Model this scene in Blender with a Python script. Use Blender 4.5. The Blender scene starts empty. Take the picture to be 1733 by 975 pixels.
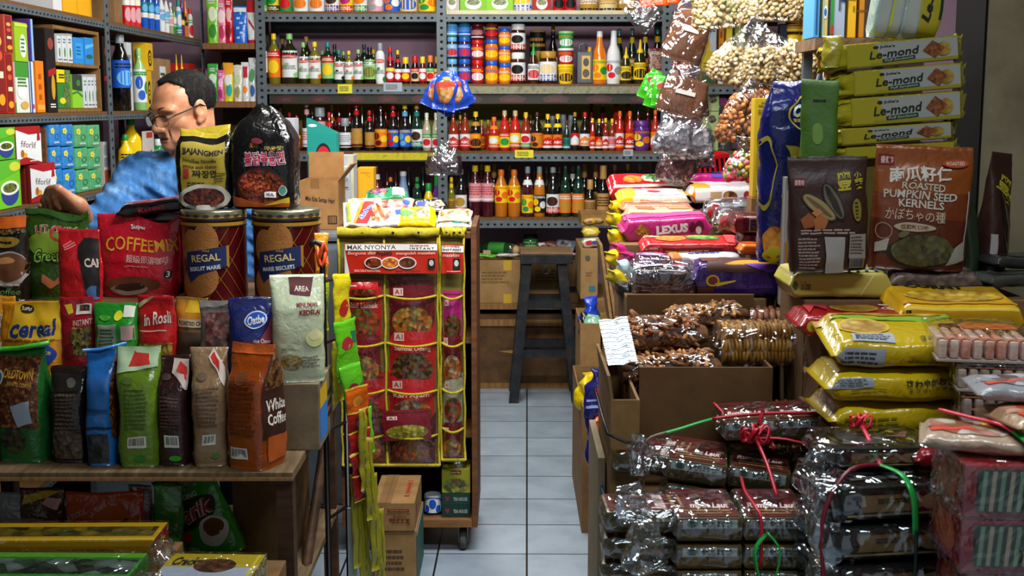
import bpy,bmesh,math,random
import numpy as np
from mathutils import Vector,Matrix,noise,Euler
R=random.Random(11)
DT=bpy.data
SC=bpy.context.scene
COL=SC.collection
PI=math.pi
rad=math.radians
F=2150.0
H=1.5
PITCH=math.atan((487.5-175)/F)
cp,sp=math.cos(PITCH),math.sin(PITCH)
def P(px,py,Y):
 """the point of the shop at distance Y seen at a position of the photograph"""
 u=(px-866.5)/F
 v=(487.5-py)/F
 t=Y/(cp+v*sp)
 return Vector((u*t,Y,H+(-sp+v*cp)*t))
def XZ(px,py,Y):
 p=P(px,py,Y)
 return p.x,p.z
def MP(Y):
 return Y/F*1.005
_mats={}
def lin(h,k=1.0):
 if not isinstance(h,str):
  return tuple(h)
 c=[int(h[i:i+2],16)/255 for i in(0,2,4)]
 return tuple(((x/12.92)if x<=.04045 else((x+.055)/1.055)**2.4)*k for x in c)
def _new(name):
 m=DT.materials.new(name)
 m.use_nodes=True
 nt=m.node_tree
 b=nt.nodes['Principled BSDF']
 return m,nt,b
def _coord(nt,scale=1.0):
 tc=nt.nodes.new('ShaderNodeTexCoord')
 mp=nt.nodes.new('ShaderNodeMapping')
 if isinstance(scale,(int,float)):
  scale=(scale,)*3
 mp.inputs['Scale'].default_value=scale
 nt.links.new(tc.outputs['Object'],mp.inputs['Vector'])
 return mp.outputs['Vector']
def _noise(nt,vec,scale,detail=3,rough=.5):
 n=nt.nodes.new('ShaderNodeTexNoise')
 n.inputs['Scale'].default_value=scale
 n.inputs['Detail'].default_value=detail
 n.inputs['Roughness'].default_value=rough
 if vec is not None:
  nt.links.new(vec,n.inputs['Vector'])
 return n
def _ramp(nt,fac,stops):
 r=nt.nodes.new('ShaderNodeValToRGB')
 e=r.color_ramp.elements
 while len(e)<len(stops):
  e.new(.5)
 for x,(p,c)in zip(e,stops):
  x.position=p
  x.color=(*c,1)
 nt.links.new(fac,r.inputs['Fac'])
 return r.outputs['Color']
def _bump(nt,b,h,strength,dist=.004):
 n=nt.nodes.new('ShaderNodeBump')
 n.inputs['Strength'].default_value=strength
 n.inputs['Distance'].default_value=dist
 nt.links.new(h,n.inputs['Height'])
 nt.links.new(n.outputs['Normal'],b.inputs['Normal'])
def ink(c,rough=.4,spec=.5,metal=0,bump=0,bs=60,coat=0):
 """flat printed colour: paper, plastic, film (with crinkle bump), foil"""
 key=('ink',c,rough,spec,metal,bump,bs,coat)
 if key in _mats:
  return _mats[key]
 m,nt,b=_new('print_'+str(c))
 b.inputs['Base Color'].default_value=(*lin(c),1)
 b.inputs['Roughness'].default_value=rough
 b.inputs['Specular IOR Level'].default_value=spec
 b.inputs['Metallic'].default_value=metal
 b.inputs['Coat Weight'].default_value=coat
 b.inputs['Coat Roughness'].default_value=.08
 if bump:
  v=_coord(nt)
  n=_noise(nt,v,bs,2,.55)
  n.inputs['Distortion'].default_value=.6
  _bump(nt,b,n.outputs['Fac'],bump,.006)
 _mats[key]=m
 return m
def paper(c):return ink(c,.6,.3)
def film(c):return ink(c,.22,.6,0,.55,38)
def foil(c):return ink(c,.3,.6,.35,.6,45)
def shiny(c):return ink(c,.12,.5,0,0,0,.6)
def matte(c):return ink(c,.85,.15)
def speck(cols,scale=120,rough=.35,bump=.3,stretch=(1,1,1)):
 """a printed or real mass of small bits (food photographs, crumbs) from voronoi cells"""
 key=('speck',tuple(cols),scale,rough,stretch)
 if key in _mats:
  return _mats[key]
 m,nt,b=_new('bits')
 v=_coord(nt,stretch)
 vo=nt.nodes.new('ShaderNodeTexVoronoi')
 vo.inputs['Scale'].default_value=scale
 nt.links.new(v,vo.inputs['Vector'])
 sep=nt.nodes.new('ShaderNodeSeparateColor')
 nt.links.new(vo.outputs['Color'],sep.inputs['Color'])
 n=len(cols)
 col=_ramp(nt,sep.outputs[0],[(i/max(1,n-1)*.8+.1,lin(c))for i,c in enumerate(cols)])
 mul=nt.nodes.new('ShaderNodeMixRGB')
 mul.blend_type='MULTIPLY'
 mul.inputs['Fac'].default_value=.6
 d=_ramp(nt,vo.outputs['Distance'],[(0,(1,1,1)),(.7,(.25,.2,.18))])
 nt.links.new(col,mul.inputs['Color1'])
 nt.links.new(d,mul.inputs['Color2'])
 nt.links.new(mul.outputs['Color'],b.inputs['Base Color'])
 b.inputs['Roughness'].default_value=rough
 if bump:
  _bump(nt,b,vo.outputs['Distance'],bump,.003)
 _mats[key]=m
 return m
def mottled(c1,c2,scale=8,rough=.7,bump=.15,stretch=(1,1,1),c3=None,detail=6,spec=.3,metal=0):
 """wood, cardboard, plaster, worn paint"""
 key=('mot',c1,c2,scale,rough,bump,stretch,c3,metal)
 if key in _mats:
  return _mats[key]
 m,nt,b=_new('surface_'+c1)
 v=_coord(nt,stretch)
 n=_noise(nt,v,scale,detail,.6)
 st=[(.3,lin(c1)),(.68,lin(c2))]
 if c3:
  st=[(.28,lin(c1)),(.55,lin(c2)),(.75,lin(c3))]
 nt.links.new(_ramp(nt,n.outputs['Fac'],st),b.inputs['Base Color'])
 b.inputs['Roughness'].default_value=rough
 b.inputs['Specular IOR Level'].default_value=spec
 b.inputs['Metallic'].default_value=metal
 if bump:
  n2=_noise(nt,v,scale*6,4,.6)
  _bump(nt,b,n2.outputs['Fac'],bump,.004)
 _mats[key]=m
 return m
def kraft(c='8a6a45',d='755636'):return mottled(d,c,14,.8,.12,(1,1,1))
def wood(c='7a5233',d='50331d',st=(1.2,1.2,14)):return mottled(d,c,5,.65,.2,st)
def clear(tint='ffffff',amt=.22,rough=.08,bump=.8,bs=30):
 """thin clear cellophane: mostly see-through with crinkled glints"""
 key=('clear',tint,amt,rough,bump,bs)
 if key in _mats:
  return _mats[key]
 m,nt,b=_new('cellophane')
 nt.nodes.remove(b)
 b=nt.nodes.new('ShaderNodeBsdfAnisotropic')
 b.inputs['Color'].default_value=(*lin(tint),1)
 b.inputs['Roughness'].default_value=rough
 v=_coord(nt)
 n=_noise(nt,v,bs*.6,2,.45)
 n.inputs['Distortion'].default_value=1.6
 _bump(nt,b,n.outputs['Fac'],min(1,bump),.022)
 tr=nt.nodes.new('ShaderNodeBsdfTransparent')
 tr.inputs['Color'].default_value=(.97,.97,.97,1)
 mx=nt.nodes.new('ShaderNodeMixShader')
 lw=nt.nodes.new('ShaderNodeLayerWeight')
 lw.inputs['Blend'].default_value=.25
 ma=nt.nodes.new('ShaderNodeMath')
 ma.operation='MULTIPLY_ADD'
 ma.inputs[1].default_value=.5
 ma.inputs[2].default_value=amt
 ma.use_clamp=True
 nt.links.new(lw.outputs['Facing'],ma.inputs[0])
 nt.links.new(ma.outputs[0],mx.inputs['Fac'])
 nt.links.new(tr.outputs[0],mx.inputs[1])
 nt.links.new(b.outputs[0],mx.inputs[2])
 nt.links.new(mx.outputs[0],nt.nodes['Material Output'].inputs['Surface'])
 _mats[key]=m
 return m
def liquid(c,rough=.06):return ink(c,rough,.6,0,0,0,.8)
_tc={}
def text2d(s,bold=.0,shear=0.0):
 k=(s,bold,shear)
 if k not in _tc:
  c=DT.curves.new('t','FONT')
  c.body=s
  c.resolution_u=2
  c.offset=bold
  c.shear=shear
  o=DT.objects.new('t',c)
  me=o.to_mesh()
  vs=[(v.co.x,v.co.y)for v in me.vertices]
  fs=[tuple(p.vertices)for p in me.polygons]
  o.to_mesh_clear()
  DT.objects.remove(o)
  DT.curves.remove(c)
  xs=[a for a,_ in vs]or[0,1]
  ys=[b for _,b in vs]or[0,1]
  x0,x1,y0,y1=min(xs),max(xs),min(ys),max(ys)
  vs=[((a-x0)/max(1e-6,x1-x0)-.5,(b-y0)/max(1e-6,y1-y0)-.5)for a,b in vs]
  _tc[k]=(vs,fs)
 return _tc[k]
def shape2d(it,asp):
 """one printed item -> list of (verts, faces, material).  Items are tuples:
    r rect, e ellipse, t text, p polygon, b barcode, l lines of small print, o ring"""
 k=it[0]
 if k=='p':
  return[(list(it[1]),[tuple(range(len(it[1])))],it[2])]
 if k=='t':
  _,s,cx,cy,w,h,m=it[:7]
  rot=it[7]if len(it)>7 else 0
  vs,fs=text2d(s,it[8]if len(it)>8 else.02,it[9]if len(it)>9 else 0)
  vs=[(x*w,y*h)for x,y in vs]
 elif k=='r':
  _,cx,cy,w,h,m=it[:6]
  rot=it[6]if len(it)>6 else 0
  vs=[(-w/2,-h/2),(w/2,-h/2),(w/2,h/2),(-w/2,h/2)]
  fs=[(0,1,2,3)]
 elif k=='e':
  _,cx,cy,w,h,m=it[:6]
  rot=it[6]if len(it)>6 else 0
  vs=[(w/2*math.cos(a*PI/12),h/2*math.sin(a*PI/12))for a in range(24)]
  fs=[tuple(range(24))]
 elif k=='o':
  _,cx,cy,w,h,m,th=it[:7]
  rot=it[7]if len(it)>7 else 0
  vs=[]
  for q in(1,1-th):
   vs+=[(q*w/2*math.cos(a*PI/12),q*h/2*math.sin(a*PI/12))for a in range(24)]
  fs=[(a,(a+1)%24,24+(a+1)%24,24+a)for a in range(24)]
 elif k in 'bl':
  _,cx,cy,w,h,m=it[:6]
  n=it[6]if len(it)>6 else(12 if k=='b' else 5)
  rot=it[7]if len(it)>7 else 0
  rr=random.Random(int(cx*997+cy*131+n))
  vs,fs=[],[]
  x=-w/2
  for i in range(n):
   if k=='b':
    a0=-w/2+w*i/n
    a1=a0+w/n*rr.uniform(.25,.75)
    q=[(a0,-h/2),(a1,-h/2),(a1,h/2),(a0,h/2)]
    qs=[q]
   else:
    y=h/2-h*(i+.5)/n
    t=h/n*.26
    qs=[]
    a=-w/2
    e=w/2*rr.uniform(.55,1)
    while a<e-w*.06:
     b=min(e,a+w*rr.uniform(.08,.22))
     qs.append([(a,y-t),(b,y-t),(b,y+t),(a,y+t)])
     a=b+w*.025
   for q in qs:
    fs.append(tuple(range(len(vs),len(vs)+4)))
    vs+=q
 c,s_=math.cos(rad(rot)),math.sin(rad(rot))
 out=[]
 for x,y in vs:
  X,Y=x*asp,y
  out.append((cx+(X*c-Y*s_)/asp,cy+X*s_+Y*c))
 return[(out,fs,m)]
def cut2d(vs,fs,n):
 bm=bmesh.new()
 bv=[bm.verts.new((x,y,0))for x,y in vs]
 for f in fs:
  try:
   bm.faces.new([bv[i]for i in f])
  except ValueError:
   pass
 x0=min(x for x,_ in vs);x1=max(x for x,_ in vs)
 y0=min(y for _,y in vs);y1=max(y for _,y in vs)
 for i in range(1,n):
  for ax in(0,1):
   t=i/n
   lo,hi=((x0,x1),(y0,y1))[ax]
   if lo<t<hi:
    co=(t,0,0)if ax==0 else(0,t,0)
    no=(1,0,0)if ax==0 else(0,1,0)
    bmesh.ops.bisect_plane(bm,geom=bm.verts[:]+bm.edges[:]+bm.faces[:],plane_co=co,plane_no=no,dist=1e-6)
 bm.verts.index_update()
 o=[(v.co.x,v.co.y)for v in bm.verts]
 f=[tuple(v.index for v in q.verts)for q in bm.faces]
 bm.free()
 return o,f
class MB:
 def __init__(s):
  s.v,s.f,s.k,s.sm,s.mats=[],[],[],[],[]
 def mi(s,m):
  if m not in s.mats:
   s.mats.append(m)
  return s.mats.index(m)
 def add(s,vs,fs,m,smooth=False,M=None):
  b=len(s.v)
  s.v+=[tuple(M@Vector(q))for q in vs]if M is not None else[tuple(q)for q in vs]
  k=s.mi(m)
  for f in fs:
   s.f.append(tuple(b+i for i in f))
   s.k.append(k)
   s.sm.append(smooth)
  return s
 def box(s,x0,x1,y0,y1,z0,z1,m,M=None,c=0):
  if c<=0:
   vs=[(x,y,z)for x in(x0,x1)for y in(y0,y1)for z in(z0,z1)]
   fs=[(0,1,3,2),(4,6,7,5),(0,4,5,1),(2,3,7,6),(0,2,6,4),(1,5,7,3)]
   return s.add(vs,fs,m,False,M)
  bm=bmesh.new()
  bmesh.ops.create_cube(bm,size=1)
  for v in bm.verts:
   v.co=Vector(((x0+x1)/2+v.co.x*(x1-x0),(y0+y1)/2+v.co.y*(y1-y0),(z0+z1)/2+v.co.z*(z1-z0)))
  bmesh.ops.bevel(bm,geom=bm.edges[:],offset=c,segments=2,affect='EDGES',profile=.7)
  bm.verts.index_update()
  vs=[v.co[:]for v in bm.verts]
  fs=[tuple(v.index for v in f.verts)for f in bm.faces]
  bm.free()
  return s.add(vs,fs,m,False,M)
 def grid(s,fn,nu,nv,m,wrap=False,smooth=True,M=None):
  """fn(i/nu, j/nv) -> point"""
  cu=nu if wrap else nu+1
  vs=[fn(i/nu,j/nv)for j in range(nv+1)for i in range(cu)]
  fs=[]
  for j in range(nv):
   for i in range(nu):
    a,b=i,(i+1)%cu
    fs.append((j*cu+a,j*cu+b,(j+1)*cu+b,(j+1)*cu+a))
  return s.add(vs,fs,m,smooth,M)
 def lathe(s,prof,m,seg=16,o=(0,0,0),cap=True,M=None,smooth=True):
  vs,fs=[],[]
  for r,z in prof:
   for i in range(seg):
    a=2*PI*i/seg
    vs.append((o[0]+r*math.cos(a),o[1]+r*math.sin(a),o[2]+z))
  for j in range(len(prof)-1):
   for i in range(seg):
    k=(i+1)%seg
    fs.append((j*seg+i,j*seg+k,(j+1)*seg+k,(j+1)*seg+i))
  s.add(vs,fs,m,smooth,M)
  if cap:
   n=len(prof)-1
   s.add(vs[:seg],[tuple(range(seg))],m,False,M)
   s.add(vs[n*seg:],[tuple(range(seg))],m,False,M)
  return s
 def tube(s,pts,r,m,seg=8,M=None,flat=1.0,closed=False):
  pts=[Vector(p)for p in pts]
  n=len(pts)
  rs=r if isinstance(r,(list,tuple))else[r]*n
  up=Vector((0,0,1))
  vs,fs=[],[]
  prev=None
  for i,p in enumerate(pts):
   t=(pts[min(n-1,i+1)]-pts[max(0,i-1)])
   t=t.normalized()if t.length>1e-9 else up
   if prev is None:
    a=t.cross(up if abs(t.z)<.9 else Vector((1,0,0))).normalized()
   else:
    a=(prev-t*prev.dot(t)).normalized()
   prev=a
   b=t.cross(a)
   for k in range(seg):
    q=2*PI*k/seg
    vs.append(p+a*math.cos(q)*rs[i]+b*math.sin(q)*rs[i]*flat)
  for i in range(n-1):
   for k in range(seg):
    l=(k+1)%seg
    fs.append((i*seg+k,i*seg+l,(i+1)*seg+l,(i+1)*seg+k))
  fs.append(tuple(range(seg)))
  fs.append(tuple(range((n-1)*seg,n*seg)))
  return s.add(vs,fs,m,True,M)
 def blob(s,c,r,m,M=None,nu=8,nv=6,rot=None):
  """an ellipsoid: one nut, bead, knot"""
  vs=[(0,0,-1)]
  for j in range(1,nv):
   b=-PI/2+PI*j/nv
   for i in range(nu):
    a=2*PI*i/nu
    vs.append((math.cos(b)*math.cos(a),math.cos(b)*math.sin(a),math.sin(b)))
  vs.append((0,0,1))
  fs=[(0,1+(i+1)%nu,1+i)for i in range(nu)]
  for j in range(nv-2):
   for i in range(nu):
    a,b=1+j*nu+i,1+j*nu+(i+1)%nu
    fs.append((a,b,b+nu,a+nu))
  t=len(vs)-1
  fs+=[(t,t-nu+i,t-nu+(i+1)%nu)for i in range(nu)]
  if isinstance(r,(int,float)):
   r=(r,)*3
  q=rot.to_matrix()if rot else None
  out=[]
  for v in vs:
   w=Vector((v[0]*r[0],v[1]*r[1],v[2]*r[2]))
   if q:
    w=q@w
   out.append(w+Vector(c))
  return s.add(out,fs,m,True,M)
 def art(s,items,surf,asp=1.0,n=1,off=.0008,step=.0003,M=None):
  """print items on a surface: surf(u, v, lift) -> point, u and v in 0..1"""
  for i,it in enumerate(items):
   for vs,fs,m in shape2d(it,asp):
    if n>1:
     vs,fs=cut2d(vs,fs,n)
    s.add([surf(x,y,off+i*step)for x,y in vs],fs,m,n>1,M)
  return s
 def build(s,name,parent=None,loc=(0,0,0),rot=(0,0,0),merge=False):
  me=DT.meshes.new(name)
  me.from_pydata(s.v,[],s.f)
  for m in s.mats:
   me.materials.append(m)
  me.polygons.foreach_set('material_index',s.k)
  me.polygons.foreach_set('use_smooth',s.sm)
  me.update()
  o=DT.objects.new(name,me)
  COL.objects.link(o)
  o.location=loc
  o.rotation_euler=rot
  if parent is not None:
   o.parent=parent
  return o
def tag(o,label,cat,group=None,kind=None):
 o['label']=label
 o['category']=cat
 if group:
  o['group']=group
 if kind:
  o['kind']=kind
 return o
def struct(o):
 o['kind']='structure'
 return o
def empty(name,loc=(0,0,0),rot=(0,0,0)):
 o=DT.objects.new(name,None)
 o.empty_display_size=.05
 COL.objects.link(o)
 o.location=loc
 o.rotation_euler=rot
 return o
def copy_tree(o,parent=None):
 c=o.copy()
 COL.objects.link(c)
 if parent is not None:
  c.parent=parent
 for ch in list(o.children):
  copy_tree(ch,c)
 return c
ORD='first second third fourth fifth sixth seventh eighth ninth tenth eleventh twelfth thirteenth fourteenth fifteenth sixteenth seventeenth eighteenth nineteenth twentieth twenty-first twenty-second twenty-third twenty-fourth'.split()
def lerp_prof(prof,v):
 for(a,*pa),(b,*pb)in zip(prof,prof[1:]):
  if v<=b:
   t=(v-a)/max(1e-9,b-a)
   t=t*t*(3-2*t)*.5+t*.5
   return[x+(y-x)*t for x,y in zip(pa,pb)]
 return prof[-1][1:]
class Bag:
 """a film package: superellipse sections along z from profile rows (v, half width, half depth)"""
 def __init__(s,h,prof,n=3.0,wr=.004,fr=14,seed=0,lean=0,bend=0,top=0,M=None):
  s.h,s.prof,s.n,s.wr,s.fr,s.seed,s.lean,s.bend,s.top=h,prof,n,wr,fr,seed,lean,bend,top
  s.M=M
 def fin(s,x,y,v,hw):
  z=v*s.h
  p=Vector((x,y,z))
  w=s.wr*min(1,6*v+.15)
  d=noise.noise_vector(p*s.fr+Vector((s.seed*3.7,s.seed*1.3,s.seed)))
  d2=noise.noise_vector(p*s.fr*2.7+Vector((s.seed,9,s.seed*2.1)))
  p+=d*w+d2*w*.45
  p.y+=s.lean*v*v*s.h
  p.x+=s.bend*v*v*s.h
  if s.top:
   p.z+=s.top*v**3*(math.cos(x/max(.01,hw)*2.6+s.seed)*.5+.3*math.sin(x/max(.01,hw)*5+s.seed))
  return s.M@p if s.M is not None else p
 def sec(s,t,v,off=0):
  hw,hd=lerp_prof(s.prof,v)
  c,q=math.cos(t),math.sin(t)
  e=2/s.n
  x=math.copysign(abs(c)**e,c)*(hw+off)
  y=math.copysign(abs(q)**e,q)*(hd+off)
  return s.fin(x,y,v,hw)
 def front(s,u,v,off=0,sg=-1):
  hw,hd=lerp_prof(s.prof,v)
  a=max(-1,min(1,(2*u-1)*.97))
  y=hd*(1-abs(a)**s.n)**(1/s.n)+off
  return s.fin(a*hw,sg*y,v,hw)
 def back(s,u,v,off=0):
  return s.front(1-u,v,off,1)
 def side(s,u,v,off=0,sg=1):
  hw,hd=lerp_prof(s.prof,v)
  a=max(-1,min(1,(2*u-1)*.93))
  x=hw*(1-abs(a)**s.n)**(1/s.n)+off
  return s.fin(sg*x,a*hd*sg,v,hw)
 def sideL(s,u,v,off=0):
  return s.side(u,v,off,-1)
 def mesh(s,mb,m,nu=40,nv=26,bands=None):
  """bands: [(v0, v1, material)] recolours rows"""
  b0=len(mb.v)
  mb.v+=[tuple(s.sec(2*PI*i/nu+1e-4,j/nv))for j in range(nv+1)for i in range(nu)]
  for j in range(nv):
   mm=m
   for b in bands or():
    if b[0]<=(j+.5)/nv<b[1]:
     mm=b[2]
   k_=mb.mi(mm)
   fs=[(j*nu+i,j*nu+(i+1)%nu,(j+1)*nu+(i+1)%nu,(j+1)*nu+i)for i in range(nu)]
   if j==0:
    fs.append(tuple(range(nu)))
   if j==nv-1:
    fs.append(tuple(range(nv*nu,(nv+1)*nu)))
   for f in fs:
    mb.f.append(tuple(b0+q for q in f))
    mb.k.append(k_)
    mb.sm.append(len(f)==4)
  return mb
def pouch_prof(w,d,k=1.0):
 """stand-up pouch: round bottom, flat sealed top"""
 return[(0,w*.46,d*.5),(.12,w*.49,d*.5),(.4,w*.5,d*.42*k),(.7,w*.5,d*.24*k),(.9,w*.5,d*.06),(.94,w*.5,.002),(1,w*.5,.0015)]
def gusset_prof(w,d,sh=.68):
 """side-gusset coffee bag: square body, wedge top ending in a seam"""
 return[(0,w*.47,d*.47),(.05,w*.5,d*.5),(sh*.6,w*.5,d*.53),(sh,w*.5,d*.47),(sh+(1-sh)*.55,w*.51,d*.2),(.96,w*.52,.004),(1,w*.52,.002)]
def pillow_prof(w,d,fin=.05,n=0):
 return[(0,w*.52,.0015),(fin*.8,w*.52,.0018),(fin*1.25,w*.5,d*.4),(fin*2.0,w*.5,d*.5),(1-fin*2.0,w*.5,d*.5),(1-fin*1.25,w*.5,d*.4),(1-fin*.8,w*.52,.0018),(1,w*.52,.0015)]
ALONGX=Matrix(((0,0,1,0),(1,0,0,0),(0,1,0,0),(0,0,0,1)))
def pillow(L,w,h,m,art_top=(),art_front=(),fin=.05,n=4,wr=.002,seed=0,fr=14,bands=None,nu=36,nv=26,bend=0,curl=0,art_end=()):
 """flow-wrapped packet lying along x (length L, depth w, height h), base at z=0"""
 b=Bag(L,pillow_prof(w,h,fin),n,wr,fr,seed,curl,bend)
 T=Matrix.Translation((-L/2,0,h/2))@ALONGX
 b.M=T
 mb=MB()
 b.mesh(mb,m,nu,nv,bands)
 top=lambda u,v,o=0:b.front(v,u,o,1)
 frt=lambda u,v,o=0:b.fin(-lerp_prof(b.prof,u)[0]*max(0,1-min(1,abs((2*v-1)*.93))**n)**(1/n)-o,(2*v-1)*.93*lerp_prof(b.prof,u)[1],u,lerp_prof(b.prof,u)[0])
 if art_top:
  mb.art(art_top,top,L/w,20,.0014)
 if art_front:
  mb.art(art_front,frt,L/h,20,.0014)
 mb._top,mb._front=top,frt
 return mb
def carton(w,d,h,m,front=(),top=(),left=(),right=(),c=.002,mtop=None,o=None):
 """a printed box, base centre at the origin, front facing -y"""
 mb=o or MB()
 mb.box(-w/2,w/2,-d/2,d/2,0,h,m,None,c)
 if front:
  mb.art(front,lambda u,v,q=0:(-w/2+u*w,-d/2-q,v*h),w/h)
 if top:
  mb.art(top,lambda u,v,q=0:(-w/2+u*w,-d/2+v*d,h+q),w/d)
 if left:
  mb.art(left,lambda u,v,q=0:(-w/2-q,d/2-u*d,v*h),d/h)
 if right:
  mb.art(right,lambda u,v,q=0:(w/2+q,-d/2+u*d,v*h),d/h)
 return mb
def open_box(w,d,h,m,mi=None,t=.006,flaps=(),art=()):
 """open cardboard carton; flaps: (side, length, angle from vertical, outward) side in 'f b l r'"""
 mb=MB()
 mi=mi or m
 mb.box(-w/2,w/2,-d/2,d/2,0,t,m)
 mb.box(-w/2,w/2,-d/2,-d/2+t,t,h,m)
 mb.box(-w/2,w/2,d/2-t,d/2,t,h,m)
 mb.box(-w/2,-w/2+t,-d/2+t,d/2-t,t,h,m)
 mb.box(w/2-t,w/2,-d/2+t,d/2-t,t,h,m)
 for sd,L,ang in flaps:
  if sd in 'fb':
   sg=-1 if sd=='f' else 1
   Mx=Matrix.Translation((0,sg*(d/2-t/2),h))@Matrix.Rotation(rad(-sg*ang),4,'X')
   mb.box(-w/2+.004,w/2-.004,-t/2,t/2,0,L,m,Mx)
  else:
   sg=-1 if sd=='l' else 1
   Mx=Matrix.Translation((sg*(w/2-t/2),0,h))@Matrix.Rotation(rad(sg*ang),4,'Y')
   mb.box(-t/2,t/2,-d/2+.004,d/2-.004,0,L,m,Mx)
 if art:
  mb.art(art,lambda u,v,q=0:(-w/2+u*w,-d/2-q,v*h),w/h)
 return mb
#  room
def tile_floor():
 m,nt,b=_new('white_floor_tile')
 v=_coord(nt)
 br=nt.nodes.new('ShaderNodeTexBrick')
 br.offset=0
 br.squash=1
 br.inputs['Scale'].default_value=1
 br.inputs['Brick Width'].default_value=.3
 br.inputs['Row Height'].default_value=.3
 br.inputs['Mortar Size'].default_value=.0035
 br.inputs['Mortar Smooth'].default_value=.1
 br.inputs['Color1'].default_value=(*lin('93a2b0'),1)
 br.inputs['Color2'].default_value=(*lin('9eadba'),1)
 br.inputs['Mortar'].default_value=(*lin('20201e'),1)
 nt.links.new(v,br.inputs['Vector'])
 n=_noise(nt,v,5,5,.65)
 mul=nt.nodes.new('ShaderNodeMixRGB')
 mul.blend_type='MULTIPLY'
 mul.inputs['Fac'].default_value=1
 nt.links.new(br.outputs['Color'],mul.inputs['Color1'])
 nt.links.new(_ramp(nt,n.outputs['Fac'],[(.3,(.72,.73,.74)),(.6,(1,1,1))]),mul.inputs['Color2'])
 nt.links.new(mul.outputs['Color'],b.inputs['Base Color'])
 b.inputs['Roughness'].default_value=.28
 return m
mb=MB().box(-2.75,2.75,-1.3,7.5,-.1,0,tile_floor())
fl=struct(mb.build('floor',None,(.06,4.1-.3*14,0)))
fl.location=(0,-.1,0)
fl.rotation_euler.z=rad(-.68)
mb=MB().box(-2.7,2.7,7.2,7.3,0,3,mottled('a2869a','b092a8',3,.9,.05))
struct(mb.build('wall_back'))
mb=MB().box(-2.45,-2.3,-1.2,7.2,0,3,mottled('5a5048','6a5e52',3,.9,.05))
struct(mb.build('wall_left'))
mb=MB().box(2.5,2.65,-1.2,7.2,0,3,mottled('5d5546','6d6450',3,.9,.05))
struct(mb.build('wall_right'))
mb=MB().box(1.137,2.5,3.1,3.3,0,3,mottled('7d7152','94876a',2.5,.9,.12,(1,1,1),'6c6148'))
struct(mb.build('wall_return'))
mb=MB().box(-2.45,2.65,-1.2,7.2,2.95,3.05,matte('8d8a82'))
struct(mb.build('ceiling'))
mb=MB().box(1.1305,1.1365,3.095,3.30,0,2.949,matte('0d0c0b'))  # black strip added on the wall end, standing in for its shaded side
struct(mb.build('wall_end_shade'))
mb=MB().box(.868,1.137,3.56,3.60,0,2.949,mottled('1a120c','2a1d13',4,.8))  # made-up dark panel, added to darken the gaps behind the biscuit stack
struct(mb.build('gap_dark_panel'))
#  camera and light
cam=DT.cameras.new('camera')
cam.sensor_width=36
cam.lens=F/1733*36
cam.clip_start=.05
co=DT.objects.new('camera',cam)
COL.objects.link(co)
co.location=(0,0,H)
co.rotation_euler=(PI/2-PITCH,0,0)
cam.dof.use_dof=True
cam.dof.focus_distance=3.7
cam.dof.aperture_fstop=9
SC.camera=co
def area(name,loc,rot,sx,sy,pw,col):
 l=DT.lights.new(name,'AREA')
 l.shape='RECTANGLE'
 l.size,l.size_y=sx,sy
 l.energy=pw
 l.color=col
 o=DT.objects.new(name,l)
 COL.objects.link(o)
 o.location,o.rotation_euler=loc,rot
 return o
LIGHTS=[area('tube_or_fill_light',(.1,3.1,2.36),(rad(72),0,0),1.6,.16,75,(1,.96,.92)),area('tube_or_fill_light',(-.2,5.0,2.8),(rad(4),0,0),.2,1.6,62,(1,.97,.90)),area('tube_or_fill_light',(.35,3.3,2.8),(0,0,0),1.2,.16,40,(.93,.97,1)),area('tube_or_fill_light',(.5,1.5,2.75),(rad(-12),0,0),1.4,.2,46,(.85,.93,1)),]  # first is an added low lamp for the shelves, last an added front fill
w=DT.worlds.new('world')
SC.world=w
w.use_nodes=True
w.node_tree.nodes['Background'].inputs['Color'].default_value=(.9,.95,1,1)
w.node_tree.nodes['Background'].inputs['Strength'].default_value=.40
SC.view_settings.view_transform='Standard'
try:
 SC.view_settings.look='None'
except Exception:
 pass
SC.view_settings.exposure=-.22
SC.view_settings.gamma=1
SC.cycles.max_bounces=5
SC.cycles.transparent_max_bounces=24
SC.cycles.diffuse_bounces=3
SC.cycles.glossy_bounces=3
SC.cycles.caustics_reflective=False
SC.cycles.caustics_refractive=False
SC.cycles.use_denoising=True
#  slotted steel shelving
STEEL=mottled('4c565c','5f6a70',12,.5,.1,(1,1,1),None,4,.5,.2)
STEELY=mottled('8d8a2e','a8a238',12,.6,.1)
HOLE=matte('14171a')
BOARD=wood('76552f','553a20',(14,1.2,1.2))
def slot_strip(L,hh,vertical=False,step=.035,big=None):
 """an angle bar with its punched slots; along x (or z), front face at y=0 facing -y"""
 mb=MB()
 if vertical:
  mb.box(-hh/2,hh/2,0,.002,0,L,STEEL).box(-hh/2,-hh/2+.002,.002,.004,0,L,STEEL)
  n=int(L/step)
  it=[('e',.5,(i+.5)/n,.32,.4/n,HOLE)for i in range(n)]
  mb.art(it,lambda u,v,q=0:((u-.5)*hh,-min(q,.001),v*L),hh/L)
 else:
  mb.box(0,L,0,.002,0,hh,STEEL).box(0,L,.002,.03,0,.002,STEEL)
  n=int(L/step)
  it=[('e',(i+.5)/n,.45,.42/n,.3,HOLE)for i in range(n)]
  mb.art(it,lambda u,v,q=0:(u*L,-min(q,.001),v*hh),L/hh)
 return mb
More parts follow.
